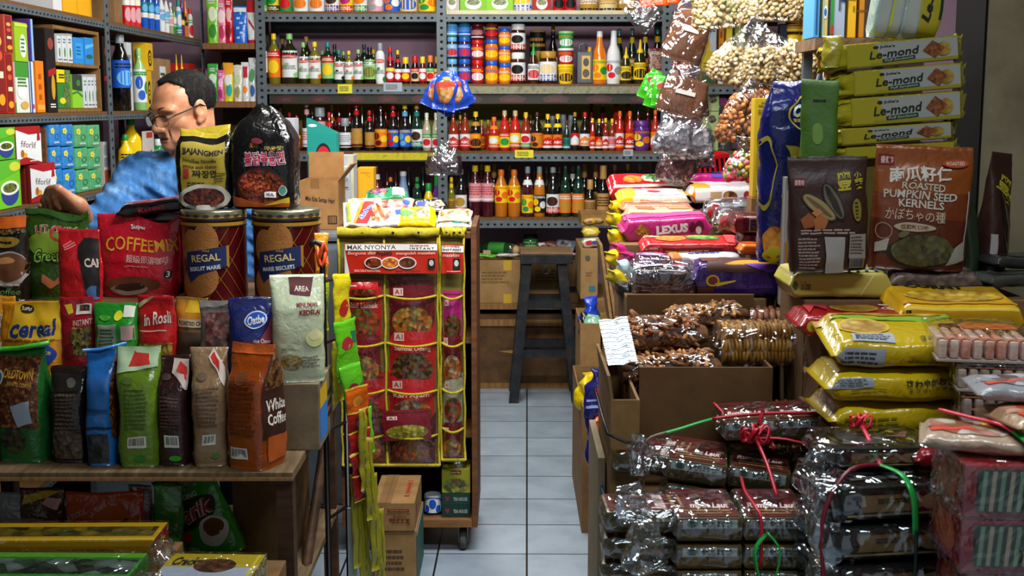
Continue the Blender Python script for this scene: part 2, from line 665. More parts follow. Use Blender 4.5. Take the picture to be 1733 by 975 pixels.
def shelf_unit(name,label,cat,x0,y0,L,depth,levels,h,rz,posts,beam=.04,boards=True,rear=True,grp=None):
 """x0,y0: front edge start; L length along local x; posts: local x positions"""
 root=tag(empty(name,(x0,y0,0),(0,0,rz)),label,cat,grp)
 for px_ in posts:
  slot_strip(h,.05,True).build('post',root,(px_,-.004,0))
  if rear:
   MB().box(-.02,.02,0,.002,0,h,STEEL).box(-.02,-.018,-.03,0,0,h,STEEL).build('post',root,(px_,depth,0))
 for z in levels:
  slot_strip(L,beam).build('beam',root,(0,0,z-beam))
  if rear:
   MB().box(0,L,0,.002,0,beam,STEEL).build('beam',root,(0,depth-.006,z-beam))
  if boards:
   MB().box(.004,L-.004,.003,depth-.008,.0005,.012,BOARD).build('shelf_board',root,(0,0,z))
 return root
BZ=[P(600,19,6.65).z,P(600,142,6.65).z,P(600,256,6.65).z,P(600,369,6.65).z]
BY=6.65
xl,xm,xr=P(437,150,BY).x,P(748,150,BY).x,1.45
back_shelf=shelf_unit('steel_shelving','grey slotted steel shelving with wooden boards along the back wall','shelving',xl,BY,xr-xl,.42,[z-.012 for z in BZ],2.5,0,[.02,xm-xl,P(1128,100,BY).x-xl])
VAL=ink('1f1c0b',.6)
DKR=ink('3c1218',.5)
OLV=ink('9a9422',.5)
for(a,b)in((455,742),(756,1126)):
 XA,XB=P(a,160,BY).x,P(b,160,BY).x
 za,zb=P(600,175.5,BY).z,P(600,157,BY).z
 mb=MB().box(0,XB-XA,0,.001,0,zb-za,VAL)
 n=5
 its=[]
 for i in range(n):
  c=(i+.5)/n
  its+=[('p',[(c-.05,.1),(c+.05,.1),(c+.065,.5),(c,.98),(c-.065,.5)],DKR),('t','ABC',c,.38,.06,.3,ink('5c342e',.6))]
 mb.art(its,lambda u,v,q=0:(u*(XB-XA),-q,v*(zb-za)),(XB-XA)/(zb-za))
 mb.build('valance',back_shelf,(XA-xl,.012,za))
 MB().box(0,XB-XA,0,.003,0,.31,OLV).build('backing_sheet',back_shelf,(XA-xl,.405,BZ[2]+.002))
PT=ink('d8cf1c',.6)
PW=ink('9aa6b4',.6)
def price_tag(px,py,w,h,m,lines=3):
 x,z=XZ(px,py,BY)
 s=MP(BY)
 mb=MB().box(-w*s/2,w*s/2,0,.0008,0,h*s,m)
 mb.art([('l',.5,.5,.75,.6,ink('4a4520'),lines)],lambda u,v,q=0:((u-.5)*w*s,-q,v*h*s),w/h)
 mb.build('price_tag',back_shelf,(x-xl,-.004,z))
for a in[(584,158,24,15,PT),(665,155,31,15,PW),(887,267,31,13,PT),(1063,264,16,11,PW),(1113,256,14,10,PT)]:
 price_tag(*a)
mb=MB()
TAPE=mottled('b3a51c','d6c926',30,.5,.2,(1,1,1),'6a6420')
mb.box(P(598,260,BY).x-xl,P(735,260,BY).x-xl,-.0062,-.0045,BZ[2]-.045,BZ[2]-.008,TAPE)
mb.build('edge_tape',back_shelf)
mb=MB()
mb.box(P(770,260,BY).x-xl,P(1120,260,BY).x-xl,-.0062,-.0045,BZ[1]-.05,BZ[1]-.012,mottled('5c5f50','8b8a70',30,.5,.2,(1,1,1),'2c2e2a'))
mb.build('edge_tape',back_shelf)
mb=MB()
mb.box(P(756,25,BY).x-xl,P(1062,25,BY).x-xl,-.0062,-.0045,BZ[0]-.016,BZ[0]+.004,mottled('b9b18f','d3cbab',9,.5,.1))
mb.build('edge_tape',back_shelf)
mb=MB().box(0,xm-xl-.04,0,.003,0,.045,STEEL)
mb.build('beam',back_shelf,(.02,.40,BZ[0]-.09))
LX=-1.62
LZ=[1.83,1.468,1.165,.70,.2]
left_shelf=shelf_unit('steel_shelving','grey slotted steel shelving along the side wall behind the shopkeeper','shelving',LX,3.2,3.6,.45,[z-.012 for z in LZ],2.5,PI/2,[.1,1.97,3.56],.022)
CY=6.64
corner=tag(empty('corner_shelving',(-1.60,CY,0)),'narrow wooden corner shelving joining the side shelving and the back shelving','shelving')
czs=[P(400,73,CY).z,P(400,172,CY).z]
for z in czs+[1.1,.6]:
 MB().box(.01,.275,0,.4,z-.03,z,wood('8a6238','6b4825',(14,1.2,1.2))).build('shelf_board',corner)
MB().box(.01,.275,.41,.42,0,2.4,mottled('4d4338','5d5244',3,.9)).build('back_panel',corner)
#  bottles, jars and tins on the back shelving
PAL=dict(k=('0b0a0a','black'),br=('3a1a0c','brown'),rb=('8a2c16','red brown'),ch=('b3220f','chilli red'),rd=('c8101a','red'),dr=('5c0a10','dark red'),orr=('e4780f','orange'),ye=('f0c912','yellow'),go=('b3872a','gold'),ol=('75701a','olive'),gn=('1f8f3c','green'),lg=('8cc878','pale green'),dg=('0c2c20','dark green'),te=('16807c','teal'),bl=('1857c4','blue'),lb=('62aee0','light blue'),wh=('dfe4e6','white'),cr=('dcc890','cream'),pk=('d69aa2','pink'),pu=('5b2a80','purple'),gy=('8f989e','grey'),kr=('b98c4e','brown paper'),ma=('42101c','maroon'),cl=('a9a88c','clear'),am=('c07018','amber'),ob=('24260f','olive'),mg=('b3156a','magenta'),fr=('7f9cc4','frosted blue'))
def hx(k):return PAL[k][0]
def nm(k):return PAL[k][1]
SHAPE={'oil':([(0,.9),(.02,1),(.60,1),(.68,.9),(.77,.5),(.82,.34),(.9,.32)],.885,.4,(.13,.66)),'sauce':([(0,.92),(.02,1),(.52,1),(.63,.88),(.76,.52),(.89,.42)],.87,.44,(.08,.44)),'soy':([(0,.95),(.02,1),(.52,1),(.63,.86),(.74,.5),(.9,.42)],.885,.42,(.08,.46)),'squat':([(0,.95),(.02,1),(.6,1),(.7,.72),(.78,.62)],.76,.68,(.1,.56)),'jar':([(0,.92),(.03,1),(.7,1),(.78,.88),(.82,.84)],.79,.93,(.1,.68)),'tub':([(0,.84),(.03,.86),(.84,1),(.86,1)],.85,1.06,(.05,.82)),'squeeze':([(0,.95),(.02,1),(.5,.95),(.62,.7),(.7,.5)],.68,.5,(.1,.48)),'cone':([(0,1),(.05,1),(.35,.92),(.8,.42),(.93,.4)],.9,.44,(.0,.0)),'tall':([(0,.92),(.02,1),(.66,1),(.76,.7),(.84,.45),(.9,.42)],.88,.48,(.3,.66)),'spray':([(0,.95),(.02,1),(.72,1),(.78,.8),(.82,.55)],.8,.6,(.05,.7)),'can':([(0,.96),(.015,1),(.97,1),(1,.96)],None,0,(.02,.97)),'bulb':([(0,.9),(.03,1),(.5,1),(.62,.8),(.7,.4),(.9,.36)],.74,.56,(.06,.46)),}
def label_art(base,a1,a2,st):
 A,B_=paper(hx(a1)),paper(hx(a2))
 if st=='oval':
  return[('e',.5,.78,.66,.15,A),('t','BERTOLLI',.5,.78,.5,.07,paper('e8e0d0')),('e',.42,.5,.2,.1,B_),('l',.5,.38,.6,.16,ink('55604a'),3),('e',.82,.1,.34,.2,B_)]
 if st=='band':
  return[('r',.5,.86,1,.28,A),('e',.5,.4,.5,.5,B_),('l',.5,.86,.6,.14,ink('f0e8d0'),2)]
 if st=='pic':
  return[('e',.5,.36,.62,.55,A),('l',.5,.8,.7,.22,B_,2)]
 if st=='low':
  return[('r',.5,.16,1,.32,A),('e',.45,.62,.5,.5,B_),('l',.5,.16,.7,.18,ink('e8e0d0'),2)]
 if st=='tri':
  return[('p',[(.15,.2),(.85,.2),(.85,.55),(.5,.85),(.15,.55)],A),('t','ABC',.5,.42,.5,.2,paper('f2efe6')),('r',.5,.07,1,.14,B_)]
 if st=='dots':
  return[('e',.3,.6,.3,.4,A),('e',.68,.45,.34,.4,B_),('e',.4,.22,.3,.3,A),('l',.5,.88,.8,.14,B_,2)]
 if st=='fig':
  return[('o',.5,.5,.86,.94,A,.12),('e',.5,.62,.22,.5,A),('e',.32,.36,.16,.4,A),('e',.68,.36,.16,.4,A),('r',.5,.1,.8,.12,B_)]
 return[('l',.5,.6,.7,.5,A,4),('r',.5,.12,.7,.1,B_)]
def vessel(x,w,h,Y,z,ty,body,cap,base,a1,a2,st,name,label,cat,group,neck=None,lab=None,seg=14):
 prof,cb,cr_,ls=SHAPE[ty]
 ls=lab or ls
 r=w/2
 mb=MB()
 bm={'wh':paper}.get(body,liquid)(hx(body))if ty!='cone' else ink(hx(body),.35)
 mb.lathe([(r*q,h*v)for v,q in prof],bm,seg)
 o=mb.build(name,None,(x,Y,z))
 tag(o,label,cat,group)
 if cb is not None and cap:
  rc=r*cr_
  c=MB()
  cm=ink(hx(cap),.35)
  if ty=='squeeze':
   c.lathe([(rc,h*cb),(rc,h*(cb+.08)),(rc*.55,h*(cb+.12)),(rc*.2,h)],cm,10)
  else:
   c.lathe([(rc,h*cb),(rc*1.02,h*(cb+.01)),(rc,h*.985),(rc*.92,h)],cm,12)
  c.build('cap' if ty not in('jar','tub')else 'lid',o)
 def surf(u,v,q=0):
  hv=ls[0]+(ls[1]-ls[0])*v
  for(v0,r0),(v1,r1)in zip(prof,prof[1:]):
   if hv<=v1:
    rr=r0+(r1-r0)*(hv-v0)/max(1e-6,v1-v0)
    break
  else:
   rr=1
  a=-PI/2+(u-.5)*PI*1.15
  return(math.cos(a)*(rr*r+q),math.sin(a)*(rr*r+q),hv*h)
 if base and ls[1]>ls[0]:
  l=MB()
  l.grid(lambda u,v:surf(u,v,.0008),12,3,paper(hx(base)))
  l.art(label_art(base,a1,a2,st),surf,1.15*PI*r/(h*(ls[1]-ls[0])),8,.0014)
  l.build('label',o)
 if neck:
  v0,v1=(.74,.84)if ty in('oil','soy','tall')else(.64,.74)
  n_=MB()
  rr=lambda hv:next(r0+(r1-r0)*(hv-a)/(b-a)for(a,r0),(b,r1)in zip(prof,prof[1:])if hv<=b)
  n_.lathe([(r*rr(v0)+.0008,h*v0),(r*rr((v0+v1)/2)+.0008,h*(v0+v1)/2),(r*rr(v1)+.0008,h*v1)],paper(hx(neck)),12,cap=False)
  n_.build('neck_label',o)
 return o
def row(spec,shelf,bot,where,front=BY+.05,order='left',group=None):
 items=[l.split()for l in spec.strip().split('\n')]
 items.sort(key=lambda a:float(a[0]))
 s=MP(front)
 ws=[float(a[1])*s*1.1 for a in items]
 xs=[P(float(a[0]),bot,front).x for a in items]
 for i in range(len(xs)-1):
  g=xs[i+1]-xs[i]
  if g<(ws[i]+ws[i+1])/2*1.01:
   k=g/((ws[i]+ws[i+1])/2)*.985
   ws[i]*=k
   ws[i+1]*=k
 out=[]
 for i,a in enumerate(items):
  top,ty,body,cap,base,a1,a2,st=float(a[2]),*a[3:10]
  neck=a[10]if len(a)>10 and a[10]!='-' else None
  kind=a[11].replace('_',' ')if len(a)>11 else{'oil':'oil bottle','jar':'jar','tub':'tub','can':'tin','squat':'squat bottle'}.get(ty,'sauce bottle')
  Y=front+ws[i]/2
  z=BZ[shelf]+.0008
  h=P(float(a[0]),top,Y).z-z
  cap=None if cap=='-' else cap
  base=None if base=='-' else base
  n=ORD[i]if order=='left' else ORD[len(items)-1-i]
  d=f"{nm(cap)}-capped {nm(body)} {kind}" if cap else f"{nm(body)} {kind}"
  if base:
   d+=f", {nm(base)} label"
  lab=f"{d}, {n} {where}"
  out.append(vessel(xs[i],ws[i],h,Y,z,ty,body,cap,base,a1,a2,st,kind.replace(' ','_'),lab,kind.split()[-1],group,neck))
 return out
OILS="""446 14 58 oil dg te wh rd dg oval
463 24 57 oil ol ye orr rd ye band - oil_bottle
489 28 57 oil ob lg wh rd lg oval
513 20 72 oil ob lg wh rd lg oval
532 21 71 oil ol ye wh rd orr oval
554 18 72 oil dg te lg rd ye band
572 4 120 oil dg k - k k x
590 17 86 oil ol ye wh rd orr oval
573 16 85 oil dg te wh rd dg oval
606 17 84 oil ob lg wh rd lg oval
625 21 80 oil k k lg ol wh pic
643 15 73 spray wh gy wh rd gn oval - spray_can
660 13 80 sauce dr rd rd ye wh band rd
673 11 85 sauce k ye rd wh wh band rd
686 14 97 squat k ye rd wh ye band
702 13 95 squat k rd cr rd k band
715 12 96 squat dr ye rd wh wh band
728 12 94 squat k orr cr gn rd band
740 10 96 squat k ye rd ye wh band"""
OILS='\n'.join(l for l in OILS.split('\n')if not l.startswith('572'))
row(OILS,1,140,'from left on the oil shelf',group='oil and sauce bottles on the oil shelf')
row("""450 14 72 oil dg dg - k k x
478 16 66 oil ob go - k k x
518 16 62 oil ob kr - k k x
545 13 86 oil ob lg - k k x
566 15 75 oil dg k - k k x
581 13 87 oil ob lg - k k x
616 14 75 oil dg dg - k k x
632 12 84 oil ol ye - k k x""",1,132,'in the rear row of oils',BY+.2,group='bottles at the back of the oil shelf')
row("""1006 4 90 soy dg te - k k x""".replace('4','14',1)+"""
1048 14 49 soy dg te ye go k band ye
1070 14 48 soy dg te ye go k band ye
1092 14 47 soy k te ye go k band ye
1113 15 46 soy k te ye go k band ye
936 14 42 soy k go wh k k x""",1,126,'in the rear row behind jars',BY+.22,group='dark bottles at the back of the jar shelf')
row("""903 20 72 squeeze br gn wh rd k pic - sauce_bottle
928 31 87 jar br go wh bl cr low - jar
1015 22 53 soy orr wh ye orr gn dots - syrup_bottle
1039 22 52 soy wh wh wh rd gy dots - syrup_bottle
1060 16 80 squeeze ob ye ye k ol pic
1084 20 67 squeeze ob ye ye k ol pic""",1,138,'among jars and syrups',group='bottles on the jar shelf')
STK=[(765,18,[(100,138,'br','lb','lb','rd','wh','pic'),(63,100,'br','lb','lb','rd','wh','pic'),(32,62,'te','te','lb','bl','wh','x')],'peanut butter jar','first stack past the post'),(786,21,[(100,138,'br','bl','bl','rd','wh','pic'),(63,100,'br','bl','bl','rd','wh','pic'),(35,62,'te','te','bl','lb','wh','x')],'peanut butter jar','second stack past the post'),(808,21,[(102,137,'rb','rd','rd','wh','ye','pic'),(68,102,'rb','rd','rd','wh','ye','pic'),(40,67,'ma','dr','dr','pk','wh','x')],'peanut butter jar','third stack past the post'),(832,22,[(103,137,'orr','bl','orr','ye','bl','pic'),(67,102,'orr','bl','orr','ye','bl','pic'),(35,66,'rb','ma','ma','rd','ye','pic')],'spread jar','fourth stack past the post'),(854,20,[(107,137,'orr','bl','orr','ye','wh','pic'),(78,106,'orr','bl','orr','ye','wh','pic'),(48,77,'orr','bl','orr','ye','wh','pic')],'spread jar','fifth stack past the post'),(877,25,[(89,137,'br','wh','wh','rd','k','low'),(41,88,'br','wh','wh','rd','k','low')],'chocolate spread jar','the white-lidded stack'),(958,26,[(109,139,'ye','ye','ye','br','go','pic'),(82,108,'dr','wh','rd','wh','go','pic'),(53,81,'gn','lg','gn','wh','go','pic')],'margarine tub','the tub stack')]
LEV={3:['bottom','middle','top'],2:['lower','upper']}
for x,w_,tiers,kind,where in STK:
 Y=BY+.05
 r_=w_*MP(Y)
 z=BZ[1]+.001
 for i,(t,b_,body,lid,base,a1,a2,st)in enumerate(tiers):
  zt=P(x,t,Y+r_/2).z
  vessel(P(x,138,Y).x,r_*.97,zt-z,Y+r_/2,z,'tub' if 'tub' in kind else 'jar',body,lid,base,a1,a2,st,kind.replace(' ','_'),f"{nm(lid)}-lidded {kind}, {nm(base)} label, {LEV[len(tiers)][i]} of {where}",kind.split()[-1],'jars stacked on the back shelving')
  z=zt+.0008
x,z=P(910,100,BY+.27).x,BZ[1]+.001
vessel(x,.085,P(910,52,BY+.27).z-z,BY+.27,z,'can','go',None,'k','go','go','pic','coffee_tin','tall black and gold tin standing behind the honey jar and chilli sauce','tin',None)
x=P(990,100,BY+.1).x
jg=MB()
jm=ink('39444e',.35)
jg.box(-.042,.042,-.03,.03,0,.165,jm,None,.008).tube([(-.03,0,.16),(-.03,0,.2),(0,0,.212),(.012,0,.18)],.007,jm)
o=jg.build('syrup_jug',None,(x,BY+.1,BZ[1]+.001))
tag(o,'dark grey plastic jug with handle and gold label, beside the tub stack','jug')
carton(.044,.0006,.12,ink('caa23a'),[('e',.5,.72,.7,.36,ink('1a1410')),('e',.5,.25,.8,.36,speck(['2a1a10','6a4a20','1a1010'],160))],c=0).build('label',o,(.004,-.0312,.025))
MB().lathe([(.011,.165),(.011,.19)],ink('c89a1c'),12,(.024,0,0)).build('cap',o)
def soft_pack(px,py_bot,w,h,d,Y,col,art,name,label,cat,group=None,z=None,rz=0,lean=.0,shape=pouch_prof,n=2.6,seed=None,wr=.004,m=None,side=(),left=(),bands=None,top=0,rx=0,ry=0,back=()):
 p=P(px,py_bot,Y)
 if z is None:
  z=p.z
 b=Bag(h,shape(w,d),n,wr,16,seed if seed is not None else R.randint(1,99),lean,0,top)
 mb=MB()
 cel=name.startswith('cellophane')
 b.mesh(mb,m or film(col),*((15,11)if cel else(36,24)),bands)
 if cel:
  mb.sm=[False]*len(mb.sm)
 if art:mb.art(art,b.front,w/h,20,.0016)
 if side:mb.art(side,b.side,d/h,16,.0016)
 if left:mb.art(left,b.sideL,d/h,16,.0016)
 if back:mb.art(back,b.back,w/h,10)
 o=mb.build(name,None,(p.x,Y,z),(rx,ry,rz))
 return tag(o,label,cat,group)
Zs=BZ[1]+.002
soft_pack(1112,136,.10,.185,.04,BY+.08,'5d1a18',[('e',.5,.62,.7,.4,speck(['7a3020','d0a080','3a1010'],200)),('l',.5,.85,.7,.1,paper('e8d8c0'),2),('e',.5,.25,.8,.3,speck(['b05030','501510','e0b080'],200))],'snack_pouch','dark red pouch with a food picture standing past the yellow-capped squeeze bottles','pouch',z=Zs)
for i,(px,y,hh)in enumerate([(1140,128,.14),(1157,128,.13)]):
 carton(.05,.05,hh,paper('a8121c'),[('r',.5,.35,.8,.3,paper('d9d5cc')),('l',.5,.75,.7,.3,paper('e8d9c0'),3)]).build('spice_carton',None,(P(px,y,BY+.1).x,BY+.1,Zs))
 tag(COL.objects[-1],['red and white carton beside the dark red pouch','red and white carton behind the hanging brown powder'][i],'carton')
row("""502 10 196 sauce dr rd rd ye ye band rd
519 15 172 soy k pk wh rd gy x pk
541 18 182 jar ma gy pk rd wh x
557 13 190 sauce dr rd rd ye k band rd
583 22 200 squat k gy wh gy k x - sauce_bottle
603 20 173 soy k rd kr go dr fig rd
625 16 187 soy k rd kr go dr fig rd
644 20 175 soy k dr orr dr ye dots
665 16 177 soy k rd bl rd ye dots rd
685 17 176 soy k ye bl lb ye dots lb
705 17 176 soy dg kr wh te br low te
722 13 191 sauce cl wh wh gn rd band
738 13 191 sauce cl wh wh gn rd band""",2,250,'from left on soy shelf',group='sauce bottles on the soy shelf')
row("""447 11 183 soy dg kr - k k x
461 11 183 soy dg kr - k k x
475 12 183 soy dg kr - k k x
490 11 190 sauce dr rd rd ye k x
529 10 184 sauce k kr - k k x
562 10 178 sauce k ye orr rd k x orr
574 12 180 sauce dr rd rd go k x rd
592 11 178 sauce k rd orr rd k x rd
613 9 180 sauce dg ye - k k x
632 8 176 sauce dr rd - k k x
653 10 184 sauce dr rd rd k k x rd
674 10 186 soy dr rd - k k x
694 9 180 sauce k k - k k x""",2,244,'in the rear soy row',BY+.2,group='bottles at the back of the soy shelf')
row("""767 15 192 sauce rb br wh rd rd tri
787 16 191 sauce rb br wh rd rd tri
805 17 189 sauce k ye orr k ye pic go
836 17 198 sauce ch orr ye rd wh low orr
854 17 187 sauce ch cr ye rd gn band rd
872 17 187 sauce ch cr ye rd wh low rd
890 15 190 sauce rb ye wh gn rd low
909 18 190 soy k br orr br go dots
927 14 193 sauce k ye orr rd wh tri ye
944 15 193 sauce k ye orr rd wh tri ye
959 10 205 sauce dg dr te k wh x
973 13 190 soy k go rd wh k tri
990 18 190 sauce k rd wh orr k tri
1003 9 200 sauce ch ye orr rd wh tri
1014 11 201 sauce k ye rd orr wh tri
1025 10 200 sauce rb ye wh rd wh tri
1036 10 201 sauce rb ye pk rd wh x
1049 13 188 sauce ch orr wh rd orr tri
1066 14 188 sauce ch orr orr rd wh tri
1087 26 204 jar pu pu pu ye orr dots - jar
1109 13 186 soy ch orr orr wh rd tri""",2,251,'from left on chilli shelf',group='sauce bottles on the chilli sauce shelf')
row("""779 9 195 sauce ch ye - k k x
815 10 203 sauce rb ye orr k k x
826 9 203 sauce ch ye - k k x
863 8 200 sauce ch ye ye k k x
898 9 195 sauce dr br - k k x
935 9 196 jar gy gy - k k x
953 10 194 jar gy gy - k k x
966 9 195 jar gy gy - k k x
1001 12 172 soy dr k dr k k x
1020 14 171 soy dr kr dr k k x
1043 16 172 soy ch k rd k k x rd
1063 14 172 soy ch k rd k k x rd
1080 12 176 soy dr bl dr k k x
1096 13 180 soy dr orr - k k x""",2,246,'in the rear chilli row',BY+.2,group='bottles at the back of the chilli sauce shelf')
row("""638 18 281 soy ma ma wh k rd pic wh
661 13 300 soy k orr wh k k pic
682 23 290 cone fr wh - k k x - cordial_bottle
706 14 300 soy dg gn gn k k x gn
725 17 310 squat ye gn ye orr wh dots
739 14 298 squat pu gn pu wh k x""",3,364,'from left behind noodle packets',group='bottles beside the shelving post')
row("""655 12 282 soy ma rd ma k k x
670 12 283 soy ma rd wh k k x
692 12 282 soy k gy - k k x
716 12 283 soy k gy - k k x
732 10 290 soy dr gy - k k x""",3,350,'in rear row behind noodles',BY+.2,group='bottles behind the frosted cordial bottle')
row("""764 12 300 soy ol ye go k k x ye
780 20 286 soy k gy wh rd go low
804 20 280 tall ma ye pk rd wh x
825 20 280 tall ma ye pk rd wh x
848 22 287 tall am orr ye rd orr dots
870 22 287 tall am orr ye rd orr dots
893 18 282 sauce ma gy ye gn orr dots wh
913 18 282 sauce am gy k ye wh dots wh
936 21 283 soy k gy wh rd br low
957 18 281 soy dg dg orr go wh pic
979 20 281 soy dg dg orr go wh pic
999 18 304 bulb k kr kr br br x
1021 19 280 bulb k kr kr br br x""",3,362,'from left on lowest shelf',group='bottles on the lowest bottle shelf')
row("""793 11 283 soy k bl - k k x
815 9 279 soy ma ye - k k x
836 14 278 bulb k kr - k k x
862 12 280 soy k go - k k x
904 11 280 soy k bl - k k x
925 11 283 soy k gy - k k x
946 10 283 soy k kr pk k k x
969 15 281 soy k gy wh k k x wh
989 14 278 bulb k kr - k k x
1008 13 279 bulb k kr kr k k x
1040 14 279 soy dg cr - k k x
1062 13 278 soy k ye - k k x
1082 12 278 soy k gy - k k x""",3,350,'in the rear lowest row',BY+.2,group='bottles at the back of the lowest bottle shelf')
row("""440 24 -14 can gn - gn lg dg low - food_tin
461 24 -14 can dg - ye dg gn low - food_tin
482 23 -14 can ye - gn ye rd band - food_tin
507 25 -14 can lb - wh lb orr band - food_tin
534 26 -14 can bl - wh bl orr band - food_tin
561 25 -14 can wh - wh pu br low - food_tin
585 24 -14 can orr - ye rd mg low - food_tin
609 24 -14 can wh - wh gn orr low - food_tin
634 26 -14 can wh - pk gy wh dots - food_tin
662 26 -14 can bl - bl orr wh dots - food_tin
690 30 -14 can lb - cr bl pk pic - food_tin
723 28 -14 can gn - ye gn orr dots - food_tin
885 30 -14 can lb - wh bl ye low - food_tin
946 22 -14 can dr - rd go k band - food_tin
966 22 -14 can dr - rd go k band - food_tin
998 30 -14 can go - go wh k x - food_tin
1031 31 -14 can go - cr go k x - food_tin
1064 31 -14 can go - go cr k x - food_tin""",0,16,'from left on topmost board',group='tins on the topmost board')
for px,w_,c,a in[(765,24,'b9b0ae','9a2030'),(801,44,'7fbf2e','d8e0d0'),(846,44,'8fc932','dfe6d8'),(917,30,'a82018','d8b890')]:
 Y=BY+.05
 s=MP(Y)
 mb=carton(w_*s,.09,.12,paper(c),[('e',.5,.3,.62,.5,paper('e6e6e0')),('e',.5,.36,.5,.26,speck(['5a7a2a','a0b060','3a5020'],150)),('l',.5,.8,.7,.2,paper(a),2)])
 tag(mb.build('food_carton',None,(P(px,15,Y).x,Y+.046,BZ[0]+.006)),{765:'pale carton next to the post on the topmost board',801:'green soup carton with a cup picture, nearer the post',846:'green soup carton with a cup picture, nearer the blue tin',917:'brick red carton between the blue and the red tins on top'}[px],'carton','cartons on the topmost board')
#  goods on the side shelving (they face the aisle)
def LYp(px,py=180,X=LX):
 u,v=(px-866.5)/F,(487.5-py)/F
 return X/u*(cp+v*sp)
def zat(px,py,X=LX):
 Y=LYp(px,py,X)
 return P(px,py,Y).z
def litem(xa,xb,top,shelf,d,col,name,label,cat,art=(),end=(),group=None,back=0,bot=None,m=None,topart=()):
 """a carton whose printed face (towards the aisle) spans photograph columns xa..xb"""
 ya,yb=LYp(xa,top,LX-back),LYp(xb,top,LX-back)
 z0=LZ[shelf]+.001 if bot is None else bot
 h=zat((xa+xb)/2,top,LX-back)-z0
 mb=carton(d,yb-ya-.003,h,m or paper(col),end,topart,(),art,.0015)
 return tag(mb.build(name,None,(LX-back-d/2,(ya+yb)/2,z0)),label,cat,group)
W_,K_=paper('dfe3e4'),paper('141414')
Gd=paper('3b7a2c')
CUP=lambda c:[('e',.6,.3,.62,.5,paper('2b3f86')),('e',.6,.42,.66,.3,paper('e4e6e0')),('e',.6,.42,.5,.2,speck(['5a6a20','8a9a40','3c4a18'],120)),('p',[(0,.55),(1,.78),(1,1),(0,1)],paper(c)),('e',.8,.86,.4,.2,paper('c8cf3a'))]
g='cartons on the middle board of the side shelving'
RED=[('r',.5,.5,.7,.96,paper('7a1712')),('e',.5,.75,.5,.1,paper('d8a05a')),('e',.5,.6,.5,.1,paper('c8502a')),('r',.5,.4,.5,.07,paper('e0d0b0')),('e',.5,.14,.6,.12,paper('e89a1c'))]
litem(6,21,90,1,.12,'b8301c','tea_carton','tall slim red carton with orange pictures, lower of two stacked','carton',RED,[('e',.5,.2,.4,.1,paper('d8b020'))],g)
litem(5,20,25,1,.12,'b04a3a','tea_carton','tall slim faded red carton stacked on the red carton','carton',RED,[],g,0,zat(13,90)+.002)
litem(-14,4,28,1,.1,'8a1410','tea_carton','dark red carton cut by the photo edge on the middle board','carton',RED,[],g)
litem(24,47,105,1,.11,'cfd6cc','cereal_carton','white and green carton with an oat picture, under the lime carton','carton',[('r',.5,.85,1,.3,paper('3a8a2a')),('e',.45,.42,.7,.3,W_),('l',.5,.6,.7,.2,Gd,3),('e',.6,.15,.6,.16,paper('c8a050'))],[('r',.5,.1,1,.2,paper('6aa02a'))],g)
litem(23,45,38,1,.11,'8fb51c','cereal_carton','lime green carton with a white oval standing on the oat carton','carton',[('e',.6,.4,.5,.6,W_),('l',.6,.42,.34,.4,Gd,4),('r',.5,.93,1,.08,paper('b8d040'))],[('e',.5,.3,.8,.3,W_)],g,0,zat(35,105)+.002)
litem(48,56,104,1,.1,'c9d3da','cereal_carton','narrow white and blue carton beside the orange carton','carton',[('r',.3,.5,.3,1,paper('2b56a8')),('e',.6,.12,.5,.1,paper('d03030'))],[('r',.5,.5,1,1,paper('5a2a7a'))],g)
litem(47,55,32,1,.1,'3e2470','cereal_carton','narrow purple and blue carton stacked on the white and blue one','carton',[('r',.65,.5,.5,1,paper('8fb0d8')),('r',.3,.5,.3,1,paper('2b3f9a'))],[('r',.5,.5,1,1,paper('5a2a7a'))],g,0,zat(52,104)+.002)
litem(59,73,103,1,.08,'e0760c','cereal_carton','plain orange carton leaning on the tall black carton','carton',[('r',.5,.1,.9,.1,paper('f0a040')),('l',.5,.5,.4,.6,paper('b85008'),3)],[],g)
litem(75,91.5,48,1,.2,'16110f','coffee_carton','tall black carton with red seal and bottle picture','carton',[('e',.5,.82,.6,.14,paper('8a3a30')),('e',.6,.3,.4,.3,paper('c09020')),('p',[(.1,.42),(.9,.46),(.9,.54),(.1,.5)],paper('a01818')),('l',.5,.08,.6,.06,W_,2)],[('l',.55,.6,.6,.3,paper('7a746a'),7)],g)
ya,yb=LYp(93,80),LYp(170,80)
zt,zm=zat(120,52),zat(130,113)
z0=LZ[1]+.001
cr=tag(empty('display_crate',(LX-.005,ya,z0)),'small two-tier wooden display crate holding white, blue and green cartons','crate')
WD=wood('8d6838','6a4822',(1,8,1))
for z in(.0,zm-z0,zt-z0):
 MB().box(-.17,0,0,yb-ya,z,z+.012,WD).build('board',cr)
for y in(0,yb-ya-.012):
 MB().box(-.17,0,y,y+.012,.0125,zt-z0-.0005,WD).build('side_panel',cr)
MB().box(-.18,-.171,0,yb-ya,0,zt-z0,WD).build('back_panel',cr)
ca=[('e',.5,.35,.3,.34,Gd),('l',.5,.75,.6,.2,paper('777f84'),2),('r',.5,.97,1,.06,paper('9aa0a4')),('r',.5,.1,.8,.04,paper('707070'))]
up=zm+.0135
gw='white cartons in the display crate'
for i,(a,b)in enumerate([(95.5,103),(104,112),(113,121.5)]):
 litem(a,b,57,1,.09,'c6cdd2','sweetener_carton',f'white carton with a green leaf, {ORD[i]} of three in the upper crate tier','carton',ca,(),gw,.02,up)
